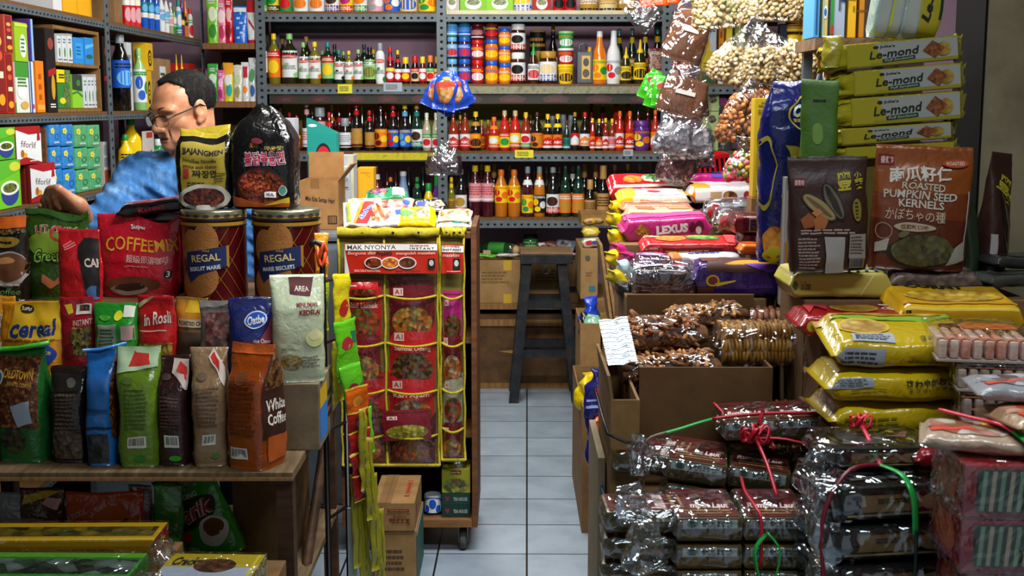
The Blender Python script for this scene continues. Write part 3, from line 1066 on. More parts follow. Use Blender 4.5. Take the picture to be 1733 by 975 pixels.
for i,(a,b)in enumerate([(123,141),(142.5,157)]):
 litem(a,b,64,1,.12,'2484cf','milk_carton',['plain blue carton beside the white cartons in the upper crate tier','blue carton with a hill picture at the end of the upper crate tier'][i],'carton',[('e',.5,.3,.8,.16,paper('2a5a4a')),('p',[(0,.55),(1,.7),(1,.8),(0,.7)],paper('57b0e4'))]if i else[('r',.5,.5,.7,.6,paper('2f96dd')),('l',.5,.5,.5,.4,paper('15609c'),3)],(),None,.02,up)
lowz=LZ[1]+.0145
litem(97,118,141,1,.1,'2f7a30','tea_carton','dark green carton in the lower crate tier under the yellow carton','carton',[('r',.75,.5,.5,.8,speck(['3a6a2a','8ab060','2a4a20'],160)),('e',.35,.3,.5,.25,paper('d8c82a'))],(),None,.02,lowz)
litem(96,118,118,1,.1,'d9c814','tea_carton','yellow carton with plant picture on the dark green carton in the crate','carton',[('r',.78,.5,.44,1,speck(['4a7a3a','9aba70','2a4a20'],160)),('l',.35,.5,.5,.4,K_,2)],(),None,.02,zat(107,141,LX-.02)+.002)
litem(121,138,126,1,.1,'82c22c','tea_carton','lime and charcoal carton in the lower crate tier','carton',[('p',[(0,.55),(1,.5),(1,1),(0,1)],paper('2c3a36')),('e',.6,.75,.4,.2,Gd),('p',[(0,.4),(.5,.46),(1,.32),(1,.38),(.5,.52),(0,.46)],Gd)],(),None,.02,lowz)
for i,(a,b)in enumerate([(140,146),(147,153),(153,158),(159.5,163)]):
 litem(a,b,126,1,.09,'c6cdd2','sweetener_carton',f'white carton with a green leaf, {ORD[i]} of four in the lower crate tier','carton',ca,(),gw,.02,lowz)
litem(172,184,62,1,.15,'1c1414','coffee_carton','tall black and red carton between the crate and the shelving post','carton',[('e',.5,.8,.5,.14,paper('8a3a30')),('p',[(0,.4),(1,.44),(1,.5),(0,.46)],paper('a01818'))],(),None,.03)
for i,(a,b,t)in enumerate([(88,103,-30),(104,128,-40),(129,153,-40)]):
 litem(a,b,t,0,.16,['cfd2d4','e4a512','e4a512'][i],'carton',['white carton on the top board next to the yellow cartons','yellow carton on the top board beside the white one','yellow carton on the top board nearer the post'][i],'carton',(),(),None,.05)
litem(190,204,-60,0,.3,'9a7a40','cardboard_carton','brown cardboard carton just past the post on the top board','box',(),(),None,.03,None,kraft())
def lbottle(px,w,top,shelf,ty,body,cap,base,a1,a2,st,label,cat='bottle',name='detergent_bottle',back=.06,group=None,fl=1.0,neck=None):
 X=LX-back
 Y=LYp(px,top+30,X)
 z=LZ[shelf]+.001
 h=zat(px,top,X)-z
 o=vessel(X,w*MP(Y),Y,0,z,ty,body,cap,base,a1,a2,st,name,label,cat,group)if False else vessel(X,w*MP(Y),h,Y,z,ty,body,cap,base,a1,a2,st,name,label,cat,group,neck)
 o.rotation_euler.z=rad(55)
 return o
gt='bottles on the top board of the side shelving'
for i,px in enumerate((213,222,231)):
 lbottle(px,13,-6,0,'can','rd',None,'rd','wh','pk','band',f'red jar with green lid, {ORD[i]} of three past the post','jar','plastic_jar',.06,gt)
TOPB=[(243,12,-20,'tall','bl','k','te','wh','lb','low','dark teal mouthwash bottle next to the red jars'),(254,12,-20,'tall','bl','k','te','wh','lb','low','dark teal mouthwash bottle, second from the red jars'),(264,11,-18,'tall','bl','k','bl','wh','lb','low','blue mouthwash bottle beside the white bottles'),(273,11,-8,'tall','wh','wh','wh','lb','bl','pic','white bottle with blue label beside the mouthwash'),(281,10,-5,'tall','wh','gy','wh','gy','lb','low','white bottle with grey print on the top board'),(289,9,5,'tall','cl','wh','wh','pk','gn','pic','clear bottle with white label on the top board'),(295,7,12,'tall','gn','gn','ye','gn','wh','low','small green and yellow bottle on the top board'),(302,9,0,'spray','wh','te','lb','te','wh','low','white bottle with turquoise print on the top board'),(308,7,-8,'tall','pu','orr','pu','ye','k','low','purple bottle beside the orange bottle'),(314,8,2,'tall','orr','orr','orr','k','go','dots','orange bottle near the corner post'),(322,8,14,'spray','wh','rd','wh','rd','gn','pic','white and red bottle beside the corner post')]
for px,w_,t,ty,b_,c_,ba,a1,a2,st,lb in TOPB:
 lbottle(px,w_,t,0,ty,b_,c_,ba,a1,a2,st,lb,group=gt)
lbottle(203,30,58,1,'tall','k','gy','bl','lb','k','pic','black bottle with grey cap and blue label next to the post',back=.045)
litem(214,222,72,1,.015,'bfc6c8','soap_carton','tall white carton behind the green bottle','carton',[('l',.5,.6,.7,.5,paper('888f92'),4)],(),None,.02)
lbottle(235,22,82,1,'oil','lg','lg','wh','bl','gn','dots','pale green lotion bottle with white label',back=.06)
lbottle(249,12,70,1,'tall','k','go','k','ye','ye','x','slim black bottle behind the yellow and black polish',back=.2)
YK=[('e',.5,.45,.6,.6,paper('16120c')),('e',.5,.45,.44,.4,paper('c8a010')),('l',.5,.45,.3,.2,K_,2)]
litem(247,256,120,1,.06,'d9a90e','polish_box','yellow and black polish box, lower of the pair','carton',YK,(),None,.03)
litem(247,258,73,1,.06,'e0b010','polish_box','yellow and black polish box standing on its twin','carton',YK,(),None,.03,zat(252,120,LX-.03)+.002)
litem(268,288,100,1,.12,'a58258','cardboard_box','small cardboard box with white sticker behind the man','box',[('r',.3,.6,.5,.5,W_),('l',.3,.6,.4,.3,K_,3)],(),None,.05,None,kraft('a5825a','8d6d46'))
litem(318,330,108,1,.1,'b41812','soap_carton','red carton near the corner post behind the man','carton',[('e',.5,.5,.5,.4,W_)],(),None,.04)
litem(331,344,118,1,.1,'e0760c','soap_carton','orange carton beside the corner post','carton',[('r',.5,.3,.8,.3,paper('f0b020'))],(),None,.04)
lbottle(299,8,92,1,'squeeze','wh','ye','wh','ye','ye','pic','white squeeze bottle with yellow tip, nearer the cardboard box',back=.03)
lbottle(308,9,93,1,'squeeze','wh','ye','wh','ye','ye','pic','white squeeze bottle with yellow tip, nearer the red carton',back=.03)
CUPA=CUP('58b02a')
z2=LZ[2]+.001
litem(-16,33,272,2,.12,'6cbf1e','drink_carton','lime green drink carton with cup picture, lower of the stack','carton',CUPA,[('e',.5,.4,.6,.3,W_)],'lime drink cartons')
litem(-16,24,216,2,.12,'4fa51c','drink_carton','lime green drink carton with cup picture, upper of the stack','carton',CUPA,[('e',.5,.4,.6,.3,W_)],'lime drink cartons',0,zat(8,272)+.003)
FIF=[('p',[(0,.12),(.35,.2),(1,.02),(1,.8),(.5,.78),(0,.92)],W_),('t','fiforlif',.48,.52,.6,.17,paper('5a1420'),-4,.0),('p',[(.82,.6),(.96,.62),(.93,.95),(.85,.85)],paper('a01c28')),('e',.28,.25,.26,.14,paper('d8a81c')),('e',.22,.3,.12,.2,paper('b05a28')),('l',.7,.08,.4,.06,paper('e8c8c0'),1)]
SLAT=[('r',.5,(i+.5)/9,1,.05,paper('5c0f12'))for i in range(9)]
litem(50,93,277,2,.13,'a5141c','supplement_carton','red and white carton with a swoosh, lower of the pair beside the lime cartons','carton',FIF,[('r',.5,.5,1,1,paper('8d2a24'))]+[('r',(i+.5)/8,.5,.06,1,paper('6a1512'))for i in range(8)],'red and white supplement cartons')
litem(25,68,214,2,.13,'a5141c','supplement_carton','red and white carton with a swoosh, stacked upper and nearer the camera','carton',FIF,[('r',.5,.5,1,1,paper('8d2a24'))],'red and white supplement cartons',0,zat(68,277)+.003)
ya=LYp(80.5,240)
tag(MB().box(-.36,-.012,0,.014,0,.25,wood('7a5230','4a2c16',(1.2,1.2,8))).build('wooden_divider',None,(LX,ya+.012,z2)),'upright dark wooden divider board between red cartons and blue packets','board')
def lpacks(cols,rows,col,label,art,group):
 for r_ in range(3):
  for c_ in range(2):
   xa,xb=cols[c_]
   ya,yb=LYp(xa,260,LX-.01),LYp(xb,260,LX-.01)
   zb,zt_=zat((xa+xb)/2,rows[r_+1],LX-.01),zat((xa+xb)/2,rows[r_],LX-.01)
   if r_==2:
    zb=z2
   hh=zt_-zb-.003
   d=.05
   mb=MB()
   mb.box(-d/2,d/2,-(yb-ya)/2+.002,(yb-ya)/2-.002,0,hh,film(col),None,.008)
   mb.art(art,lambda u,v,q=0:(d/2+q,(u-.5)*(yb-ya)*.9,hh*(.05+.9*v)),(yb-ya)/hh)
   tag(mb.build('tissue_pack',None,(LX-.01-d/2,(ya+yb)/2,zb+.0005)),f"{label}, {['top', 'middle', 'bottom'][r_]} row, {['nearer the divider', 'farther from the divider'][c_]}",'pack',group)
FLW=lambda w:[('e',.25+.12*math.cos(k*1.257),.72+.1*math.sin(k*1.257),.2,.13,paper('d3cf58'))for k in range(5)]+[('e',.25,.72,.1,.07,paper('a8901c')),('o',.65,.42,.4,.3,paper(w),.16),('l',.6,.12,.6,.1,paper('e0e8e8'),2)]
lpacks([(85,104),(105,126)],[209,247,285,318],'2b84cf','blue flowered tissue packet',FLW('1c4f9a'),'blue tissue packets')
lpacks([(128,149),(150,171)],[210,249,286,322],'53a873','green flowered tissue packet',FLW('1c4a34'),'green tissue packets')
litem(174,182,240,2,.08,'a9a9a2','match_carton','thin pale and red carton beside the shelving post','carton',[('r',.5,.2,.9,.35,paper('8a3a1c')),('r',.5,.82,.8,.22,paper('7a7f84')),('r',.5,.55,.8,.2,paper('6a7074'))],(),None,.02)
lbottle(222,36,200,2,'oil','ye','gn',None,'gn','ye','x','large yellow dish soap bottle behind the man',back=.10)
lbottle(213,26,228,2,'oil','ye','gn','ye','rd','k','pic','smaller yellow dish soap bottle with green cap',back=.045)
litem(247,260,222,2,.02,'c9c4c0','medicine_carton','white carton with a red drop beside the yellow bottles','carton',[('e',.55,.4,.3,.4,paper('8a2a20')),('r',.4,.92,.8,.12,paper('b03a28'))],(),None,.03)
lbottle(268,20,235,2,'spray','gn','wh','lg','gn','wh','pic','green spray bottle at the man\'s collar',back=.08)
litem(196,260,330,3,.3,'6a4a2a','cardboard_box','cardboard box stored under the lower board','box',(),(),None,.04,None,kraft())
#  corner shelving goods
Y=CY+.03
def cpack(px,bot,w,top,z,col,art,label,d=.05,kind='detergent_pouch',shp=pouch_prof):
 s=MP(Y)
 h=P(px,top,Y).z-z
 soft_pack(px,bot,w*s,h,d,Y+d/2,col,art,kind,label,'pouch','pouches on the corner shelving',z=z,shape=shp)
zc=czs[0]+.001
LV=lambda a,b:[('e',.5,.6,.7,.3,paper(a)),('e',.5,.25,.6,.3,paper(b)),('l',.5,.85,.6,.1,W_,2)]
cpack(362,70,20,-10,zc,'7fc832',LV('e0ecd0','3a8a2a'),'lime green pouch against the corner post, upper corner board')
cpack(377,70,16,-2,zc,'e07898',LV('f0d0d8','c03060'),'pink pouch beside the lime one, upper corner board')
cpack(389,70,13,-8,zc,'c8142a',LV('e8b0b0','7a0a18'),'red pouch on the upper corner board',.04)
cpack(408,70,24,10,zc,'2466c8',[('e',.3+.12*(i%4),.15+.13*(i//2),.12,.07,paper('a8d0f0'))for i in range(11)]+[('r',.5,.9,.9,.12,paper('d8e4ee'))],'blue bubble-printed pouch on the upper corner board')
cpack(427,70,15,0,zc,'d9dcda',[('r',.5,.86,1,.28,paper('c01420')),('p',[(.2,.5),(.8,.3),(.8,.38),(.2,.58)],paper('b01420')),('r',.5,.04,1,.08,paper('b01420'))],'white and red pouch at the end of the upper corner board',.04)
zc=czs[1]+.001
cpack(362,170,17,108,zc,'3aa63a',LV('d0e8d0','1c6a2a'),'green pouch against the corner post, lower corner board')
cpack(375,170,12,118,zc,'d860a0',LV('f0c0d8','a02a68'),'slim pink pouch on the lower corner board',.035)
cpack(388,170,17,106,zc,'d8d030',[('e',.6,.3,.6,.34,paper('1ca0a0')),('r',.5,.85,1,.3,paper('e8a020')),('e',.5,.55,.7,.3,W_)],'yellow and white pouch with a teal spot')
cpack(404,170,15,110,zc,'d4d4c8',LV('b8c8a0','a09060'),'off-white pouch on the lower corner board')
cpack(417,170,13,105,zc,'d8d8d8',[('e',.5,.3,.6,.2,paper('e08a20')),('r',.5,.75,.6,.3,paper('b01c38'))],'white pouch with an orange spot and red band')
cpack(429,170,13,98,zc,'d8dfe4',LV('4a9a5a','2a5aa8'),'white pouch with green and blue print at the end of the lower corner board')
s=MP(Y+.2)
tag(Bag(.14,pouch_prof(50*s,.08),3,.006,14,5).mesh(MB(),kraft('9a7448','7d5a34')).build('paper_sack',None,(P(398,170,Y+.25).x,Y+.27,zc)),'crumpled brown paper sack behind the pouches on the corner shelving','sack')
zc=1.1005
vessel(P(418,235,Y).x-.02,.06,.16,Y+.08,zc,'tall','gy','k',None,'k','k','x','steel_flask','silver flask standing on the dark corner board beside the man','flask',None)
tag(carton(.12,.1,.07,kraft('7d5d38','664a2a'),[('t','A',.6,.5,.22,.6,K_,90)]).build('cardboard_box',None,(P(400,250,Y).x-.0,Y+.25,zc)),'small brown box marked with a black letter in the corner','box')
#  display table at the left with bags of coffee and cereal
TZ=.609
tb=tag(empty('display_table',(-.535,3.0,0)),'worn wooden display table carrying rows of coffee and cereal bags','table')
PLY=mottled('4a3a28','6b573c',5,.6,.2,(9,1.2,1.2),'8a7354')
MB().box(-1.05,0,0,.85,TZ-.022,TZ,PLY,None,.002).box(-1.05,0,-.003,.0,TZ-.02,TZ-.012,wood('a07848','7a5630',(14,1,1))).build('table_top',tb)
LEGW=wood('4e341f','2c1b0f',(1.2,1.2,10))
for lx in(-.045,-1.03):
 for ly in(.02,.76):
  MB().box(lx,lx+.04,ly,ly+.045,0,TZ-.0225,LEGW).build('leg',tb)
MB().box(-1.04,-.002,.04,.8,.25,.268,PLY).build('lower_shelf',tb)
MB().tube([(-.02,.07,.12),(-.02,.72,TZ-.06)],.014,LEGW,4).build('brace',tb)
def riser(x0,x1,y0,y1,z0,z1,label,col=('8a6a45','6f5233'),art_r=(),art_f=()):
 mb=MB()
 w,d,h=x1-x0,y1-y0,z1-z0
 carton(w,d,h,kraft(*col),art_f,(),(),art_r,.003,None,mb)
 return tag(mb.build('cardboard_box',None,((x0+x1)/2,(y0+y1)/2,z0)),label,'box')
xr_=P(540,700,3.2).x
riser(P(480,700,3.2).x,xr_,3.2,3.45,TZ+.001,.785,'brown cardboard box at the table corner with blue and yellow stickers',('85745a','6b5c44'),[('r',.3,.35,.5,.5,paper('2a78c8')),('r',.3,.75,.5,.3,paper('c8a01c')),('l',.75,.5,.3,.5,K_,3)])
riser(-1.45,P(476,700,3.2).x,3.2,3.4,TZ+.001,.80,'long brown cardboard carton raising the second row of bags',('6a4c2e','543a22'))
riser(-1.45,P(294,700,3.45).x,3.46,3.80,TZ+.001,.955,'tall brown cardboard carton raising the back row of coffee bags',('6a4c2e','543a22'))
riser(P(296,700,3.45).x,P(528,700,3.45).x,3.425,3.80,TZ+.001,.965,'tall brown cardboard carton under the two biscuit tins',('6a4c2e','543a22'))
BAR=lambda cx,cy,w,h:[('r',cx,cy,w,h,paper('cfd0c4')),('b',cx,cy+h*.06,w*.84,h*.66,K_,16)]
FINE=lambda c,cy=.5,h=.4,n=12,w=.7:[('l',.5,cy,w,h,paper(c),n)]
GRAN=lambda:speck(['5a2a14','8a4a24','2a120a','a06a3a'],130)
def tbag(px,bot,w,d,h,Y,col,label,art=(),side=(),left=(),name='coffee_bag',cat='bag',rz=0,z=None,shp=gusset_prof,lean=0,bands=None,m=None,wr=.005,n=4,top=0,group=None,seed=None,rx=0):
 return soft_pack(px,bot,w,h,d,Y,col,art,name,label,cat,group,z if z is not None else TZ+.001,rad(rz),lean,shp,n,seed,wr,m,side,left,bands,top,rx)
g1='bags in the front row on the display table'
o=tbag(46,795,.135,.09,.285,3.13,'1d5a24','green bag of white coffee with a green clip along its top',[('r',.55,.62,.86,.62,GRAN()),('t','OLDTOWN',.58,.78,.62,.075,paper('c8942a')),('t','WHITE COFFEE',.62,.7,.5,.04,paper('b98a3a')),('e',.18,.74,.2,.14,paper('c9c0a0')),('e',.18,.74,.14,.1,paper('3a5a8a')),('p',[(.45,.5),(.85,.56),(.9,.36),(.6,.32)],paper('9aa4b4')),('e',.5,.2,.5,.22,speck(['1a1a10','5a5a40','20301a'],90))],(),[('e',.5,.22,.7,.25,speck(['1a1a10','5a5a40','20301a'],90))],group=g1,rz=-12,seed=4)
MB().tube([(-.082,-.004,.276),(0,-.01,.284),(.082,-.004,.300)],.008,film('3fae2c'),6,None,.8).build('clip',o)
tbag(127,795,.085,.085,.24,3.12,'241710','dark brown bag between the green clipped bag and the blue bag',[('r',.5,.84,.8,.16,paper('1a1210')),('e',.6,.84,.3,.1,paper('6a6258')),*FINE('57483a',.55,.4,9),('r',.5,.2,.8,.3,speck(['3a2a1c','6a5a40','1c1410'],110))],group=g1)
o=tbag(182,800,.07,.12,.285,3.11,'1f63a8','blue bag with a clear window and folded blue top',[('r',.5,.16,.72,.26,speck(['1c2026','4a5058','0c0e12'],90)),('r',.5,.62,.8,.3,paper('1c5590')),('r',.5,.5,.78,.03,paper('123a66')),('r',.5,.34,.98,.02,paper('10233c'))],[('r',.5,.6,.9,.7,GRAN())],group=g1)
MB().tube([(-.045,0,.281),(0,-.008,.285),(.06,.01,.298)],.006,film('3a86d0'),6,None,.7).build('clip',o)
tbag(244,800,.102,.12,.295,3.10,'5d7a1c','olive green bag with barcode and a pale flap showing a red badge',BAR(.5,.22,.44,.1)+FINE('3f5a18',.5,.35,10,.6)+[('e',.55,.08,.3,.05,paper('2f7a2c'))]+[('p',[(.02,.78),(.98,.84),(.98,1),(.0,1)],paper('a9c29a')),('p',[(.3,.84),(.8,.86),(.75,.95),(.4,.97)],paper('b8281c')),('e',.3,.73,.3,.05,paper('46601c'))],group=g1,rz=4)
tbag(303,795,.078,.12,.27,3.11,'2c1414','dark maroon bag with barcode and white flap',BAR(.5,.23,.5,.11)+FINE('5a3c38',.5,.3,9,.7)+[('e',.6,.07,.4,.05,paper('3f9a2c')),('p',[(.45,.86),(1,.7),(1,.96),(.5,.98)],paper('c0aea4')),('p',[(.6,.88),(.95,.78),(.95,.9),(.7,.95)],paper('b8201c')),('e',.3,.82,.3,.07,paper('46302a'))],group=g1)
tbag(361,795,.088,.115,.29,3.10,'83684a','tan bag with barcode and red badge on its white flap',BAR(.5,.24,.4,.09)+FINE('5f4630',.52,.35,10,.7)+[('p',[(.5,.92),(.98,.68),(1,.84),(.62,1)],paper('c9bcae')),('p',[(.56,.92),(.8,.8),(.82,.88),(.64,.97)],paper('b8201c')),('e',.3,.78,.3,.06,paper('5d4a36')),('e',.7,.1,.3,.04,paper('4a7a2c'))],group=g1,rz=6,lean=.02)
tbag(437,798,.115,.13,.305,3.08,'8f3f0f','orange brown bag with torn barcode, last in the front row',BAR(.38,.14,.44,.1)+FINE('5f2a0c',.5,.45,12,.66)+[('e',.42,.74,.3,.1,paper('6a3a18')),('p',[(0,.93),(1,.93),(1,1),(0,1)],film('d0622a'))],[('r',.5,.6,.9,.7,paper('3a1c10')),('r',.5,.8,.8,.3,speck(['a07040','6a4020','3a2010'],110)),('t','White',.5,.52,.7,.1,paper('e0d8c8')),('t','Coffee',.5,.4,.7,.1,paper('e0d8c8')),('r',.5,.16,.7,.2,paper('a8501c'))],group=g1,rz=-20)
tbag(-16,795,.06,.08,.22,3.10,'2a2016','dark bag cut by the photo edge in the front row',[('r',.5,.3,.8,.4,speck(['3a2a1c','6a5a40','1c1410'],110))],group=g1)
g2='bags in the second row on the display table'
z2_=.801
Y2=3.28
o=tbag(60,600,.17,.085,.185,Y2,'d98a10','orange yellow cereal bag with blue handwritten style lettering',[('r',.58,.74,.8,.5,paper('d8a81c')),('t','cereal',.56,.66,.72,.24,paper('17306e'),3,.03,.2),('e',.4,.9,.24,.14,paper('2a1a10')),('t','SUPER',.4,.9,.18,.06,paper('d8d0b0')),('e',.62,.28,.56,.36,paper('1f3a8a')),('t','Brown Rice',.62,.31,.4,.08,paper('c8c08a')),('l',.5,.5,.8,.05,paper('8a5a10'),1),('e',.3,.14,.5,.2,paper('d8c8a0'))],shp=pouch_prof,n=2.6,z=z2_,group=g2,name='cereal_bag',wr=.007,rz=-4)
tbag(4,600,.09,.07,.19,Y2+.09,'c8841c','orange pouch with a grain picture, cut by the photo edge',[('e',.5,.6,.7,.3,speck(['d8c8a0','a07040','e8e0c8'],120)),('r',.5,.3,.7,.1,paper('e0d0b0'))],shp=pouch_prof,n=2.6,z=z2_,group=g2)
tbag(135,605,.092,.07,.20,Y2-.005,'9a1220','red bag with a white and a yellow badge, second row',[('p',[(.15,.9),(.35,.92),(.42,.8),(.28,.78)],paper('c8a81c')),('r',.72,.84,.46,.13,paper('d0ccc0')),('r',.74,.85,.3,.08,speck(['2a2a20','6a7a50','a02020'],150)),('t','INSTANT',.7,.68,.56,.07,paper('d8b8a8'),4),('r',.66,.44,.6,.36,speck(['8a7a30','4a4018','c0a850','2a2010'],120)),*[('e',.3,.3,.3,.2,paper('6a1018'))]],shp=pouch_prof,n=2.6,z=z2_,group=g2)
tbag(200,592,.105,.085,.185,Y2-.01,'1e7a22','green bag with a nutrition table and yellow round sticker',[('r',.35,.45,.5,.55,paper('7f8c74')),('l',.35,.45,.4,.45,paper('3a4a34'),9),('e',.62,.83,.2,.14,paper('c8c61c')),('r',.86,.88,.26,.16,paper('c9cfc0')),('r',.86,.6,.3,.2,paper('a88a80')),('e',.3,.82,.3,.08,paper('4aa030'))],shp=gusset_prof,z=z2_,group=g2)
tbag(268,600,.10,.075,.20,Y2,'b01a1c','red and yellow bag with large pale lettering, second row',[('r',.5,.2,.98,.4,speck(['a07a20','7a5a14','c8a84a'],60)),('t','in Rosli',.58,.72,.7,.16,paper('dccfc0'),8),('r',.5,.56,.7,.012,paper('dcbfb0')),('p',[(.02,.84),(.5,1),(.4,1),(0,.9)],paper('d8b888'))],shp=pouch_prof,n=2.6,z=z2_,group=g2,rz=-8)
tbag(328,600,.085,.07,.195,Y2+.02,'6a4c1c','brown and mustard bag of roasted snack between red and grey bags',[('r',.5,.84,.98,.26,paper('b8781c')),('p',[(.3,.8),(.95,.78),(.7,.98),(.45,.96)],paper('c8a01c')),('r',.5,.66,.9,.1,paper('b8a888')),('t','ROASTED CHE',.5,.66,.8,.05,K_),('r',.5,.3,.9,.5,paper('3a2a1c'))],shp=pouch_prof,n=2.6,z=z2_,group=g2)
tbag(368,600,.085,.07,.195,Y2-.03,'7d706a','pale grey bag with faded red print beside the blue bag',[('r',.6,.6,.8,.5,speck(['6a2a2a','9a6a60','4a3a38'],90)),('p',[(0,.9),(.9,.96),(.9,1),(0,1)],paper('b9b2ae'))],shp=pouch_prof,n=2.4,z=z2_,group=g2,m=film('6d6060'))
tbag(428,600,.115,.075,.205,Y2-.05,'17205e','dark blue bag with a rounded white outlined badge',[('e',.58,.72,.5,.2,paper('1f4fae'),10),('o',.58,.72,.54,.22,paper('c9d4e4'),.12,10),('t','Oatbe',.58,.72,.4,.12,paper('d9dfe8'),8,.03,.2),('r',.4,.22,.6,.16,paper('8a2a6a')),('l',.4,.22,.5,.1,paper('c89ab8'),3),('p',[(.5,.4),(1,.45),(1,.9),(.86,.6)],paper('6a2430')),('t','Hot Choco',.72,.47,.4,.05,paper('c8b8b0'))],shp=pouch_prof,n=2.4,z=z2_,group=g2,rz=10)
tbag(507,656,.135,.10,.275,3.26,'a9b394','pale green bag of soy drink with a maroon patch, standing on the corner box',[('p',[(.36,.98),(.82,.98),(.72,.80),(.36,.83)],paper('4a1418')),('t','AREA',.58,.87,.26,.045,paper('d0c4b8'),0),('t','MINUMAN',.66,.73,.4,.04,paper('7a1c1c')),('t','KEDELAI',.7,.66,.42,.05,paper('7a1c1c'),0,.04),('e',.8,.42,.36,.16,paper('c6cc88')),('e',.8,.45,.24,.1,paper('d8d29a')),('e',.32,.2,.44,.16,speck(['7a6a2a','a08a40','9aa080'],140)),('l',.72,.2,.4,.12,paper('6a6a58'),4),('l',.3,.33,.3,.03,paper('5a5a48'),2)],shp=gusset_prof,z=.786,group=g2,rz=14,lean=.04,wr=.004)
g3='bags in the back row on the display table'
z3=.956
Y3=3.54
tbag(15,490,.13,.09,.235,Y3-.01,'1a120c','black coffee bag with orange top band and a coffee cup',[('r',.5,.93,.98,.14,paper('d8641c')),('r',.5,.82,.98,.06,speck(['2a1a10','a08a50','1a100a'],160)),('e',.55,.7,.66,.13,paper('8a6a1c')),('l',.55,.7,.5,.06,K_,1),('e',.6,.38,.9,.42,paper('8e8c86')),('e',.62,.4,.8,.34,paper('5a3418')),('e',.55,.48,.4,.08,paper('a07040')),('t','Coffee',.6,.12,.6,.08,paper('4a7a3a'),0,.02,.2),('l',.5,.2,.8,.04,paper('c0b8a8'),1)],shp=pouch_prof,n=2.6,z=z3,group=g3)
tbag(102,490,.18,.09,.245,Y3+.02,'2c4a14','dark green drink bag with red and white logo and green lettering',[('e',.5,.62,.9,.3,paper('6d8a24')),('t','LIT-OMIX',.52,.8,.66,.1,paper('c9bda4'),4,.05),('t','LIT-OMIX',.52,.8,.64,.09,paper('8a1c1c'),4,.01),('o',.56,.76,.26,.18,paper('a8322a'),.3),('t','Green',.4,.5,.5,.16,paper('1c3410'),0,.07),('t','Green',.4,.5,.48,.14,paper('7fae3c'),0,.0),('p',[(.3,.2),(.34,.3),(.5,.22),(.6,.28),(.6,.2),(.45,.14)],paper('a8603a')),('r',.5,.97,.98,.05,paper('2f5f1c'))],shp=pouch_prof,n=2.6,z=z3,group=g3,wr=.007,top=.02)
tbag(138,490,.115,.08,.205,Y3-.095,'a8121c','red bag with a black patch and pale letters, partly behind the coffee mix bag',[('p',[(.5,.8),(.62,.9),(1,.88),(1,.1),(.72,.2),(.6,.5)],paper('141010')),('t','CAFE',.9,.56,.44,.12,paper('c4b0a4'),0,.03),('e',.9,.16,.3,.2,paper('3a5a8a')),('l',.3,.8,.3,.1,paper('d07a7a'),3,35)],shp=pouch_prof,n=2.6,z=z3,group=g3,m=film('b01820'))
tbag(240,490,.235,.09,.225,Y3+.065,'b31722','large bright red instant coffee bag with yellow lettering',[('t','COFFEEMIX',.56,.66,.9,.17,paper('dba02a'),0,.01),('t','超級即溶咖啡',.62,.47,.5,.10,paper('d9c4bc'),0,0),('l',.5,.38,.3,.02,paper('d8a0a0'),1),('e',.88,.3,.1,.1,K_),('t','3',.88,.3,.04,.07,paper('e8e8e8')),('e',.44,.16,.72,.2,paper('5a2f14')),('e',.4,.1,.5,.14,paper('8a7460')),('e',.42,.13,.4,.09,paper('2c160c')),('t','Super',.5,.88,.2,.07,paper('d8d8d8'),8)],shp=pouch_prof,n=2.6,z=z3,group=g3,top=.03,wr=.006,m=film('b8182a'))
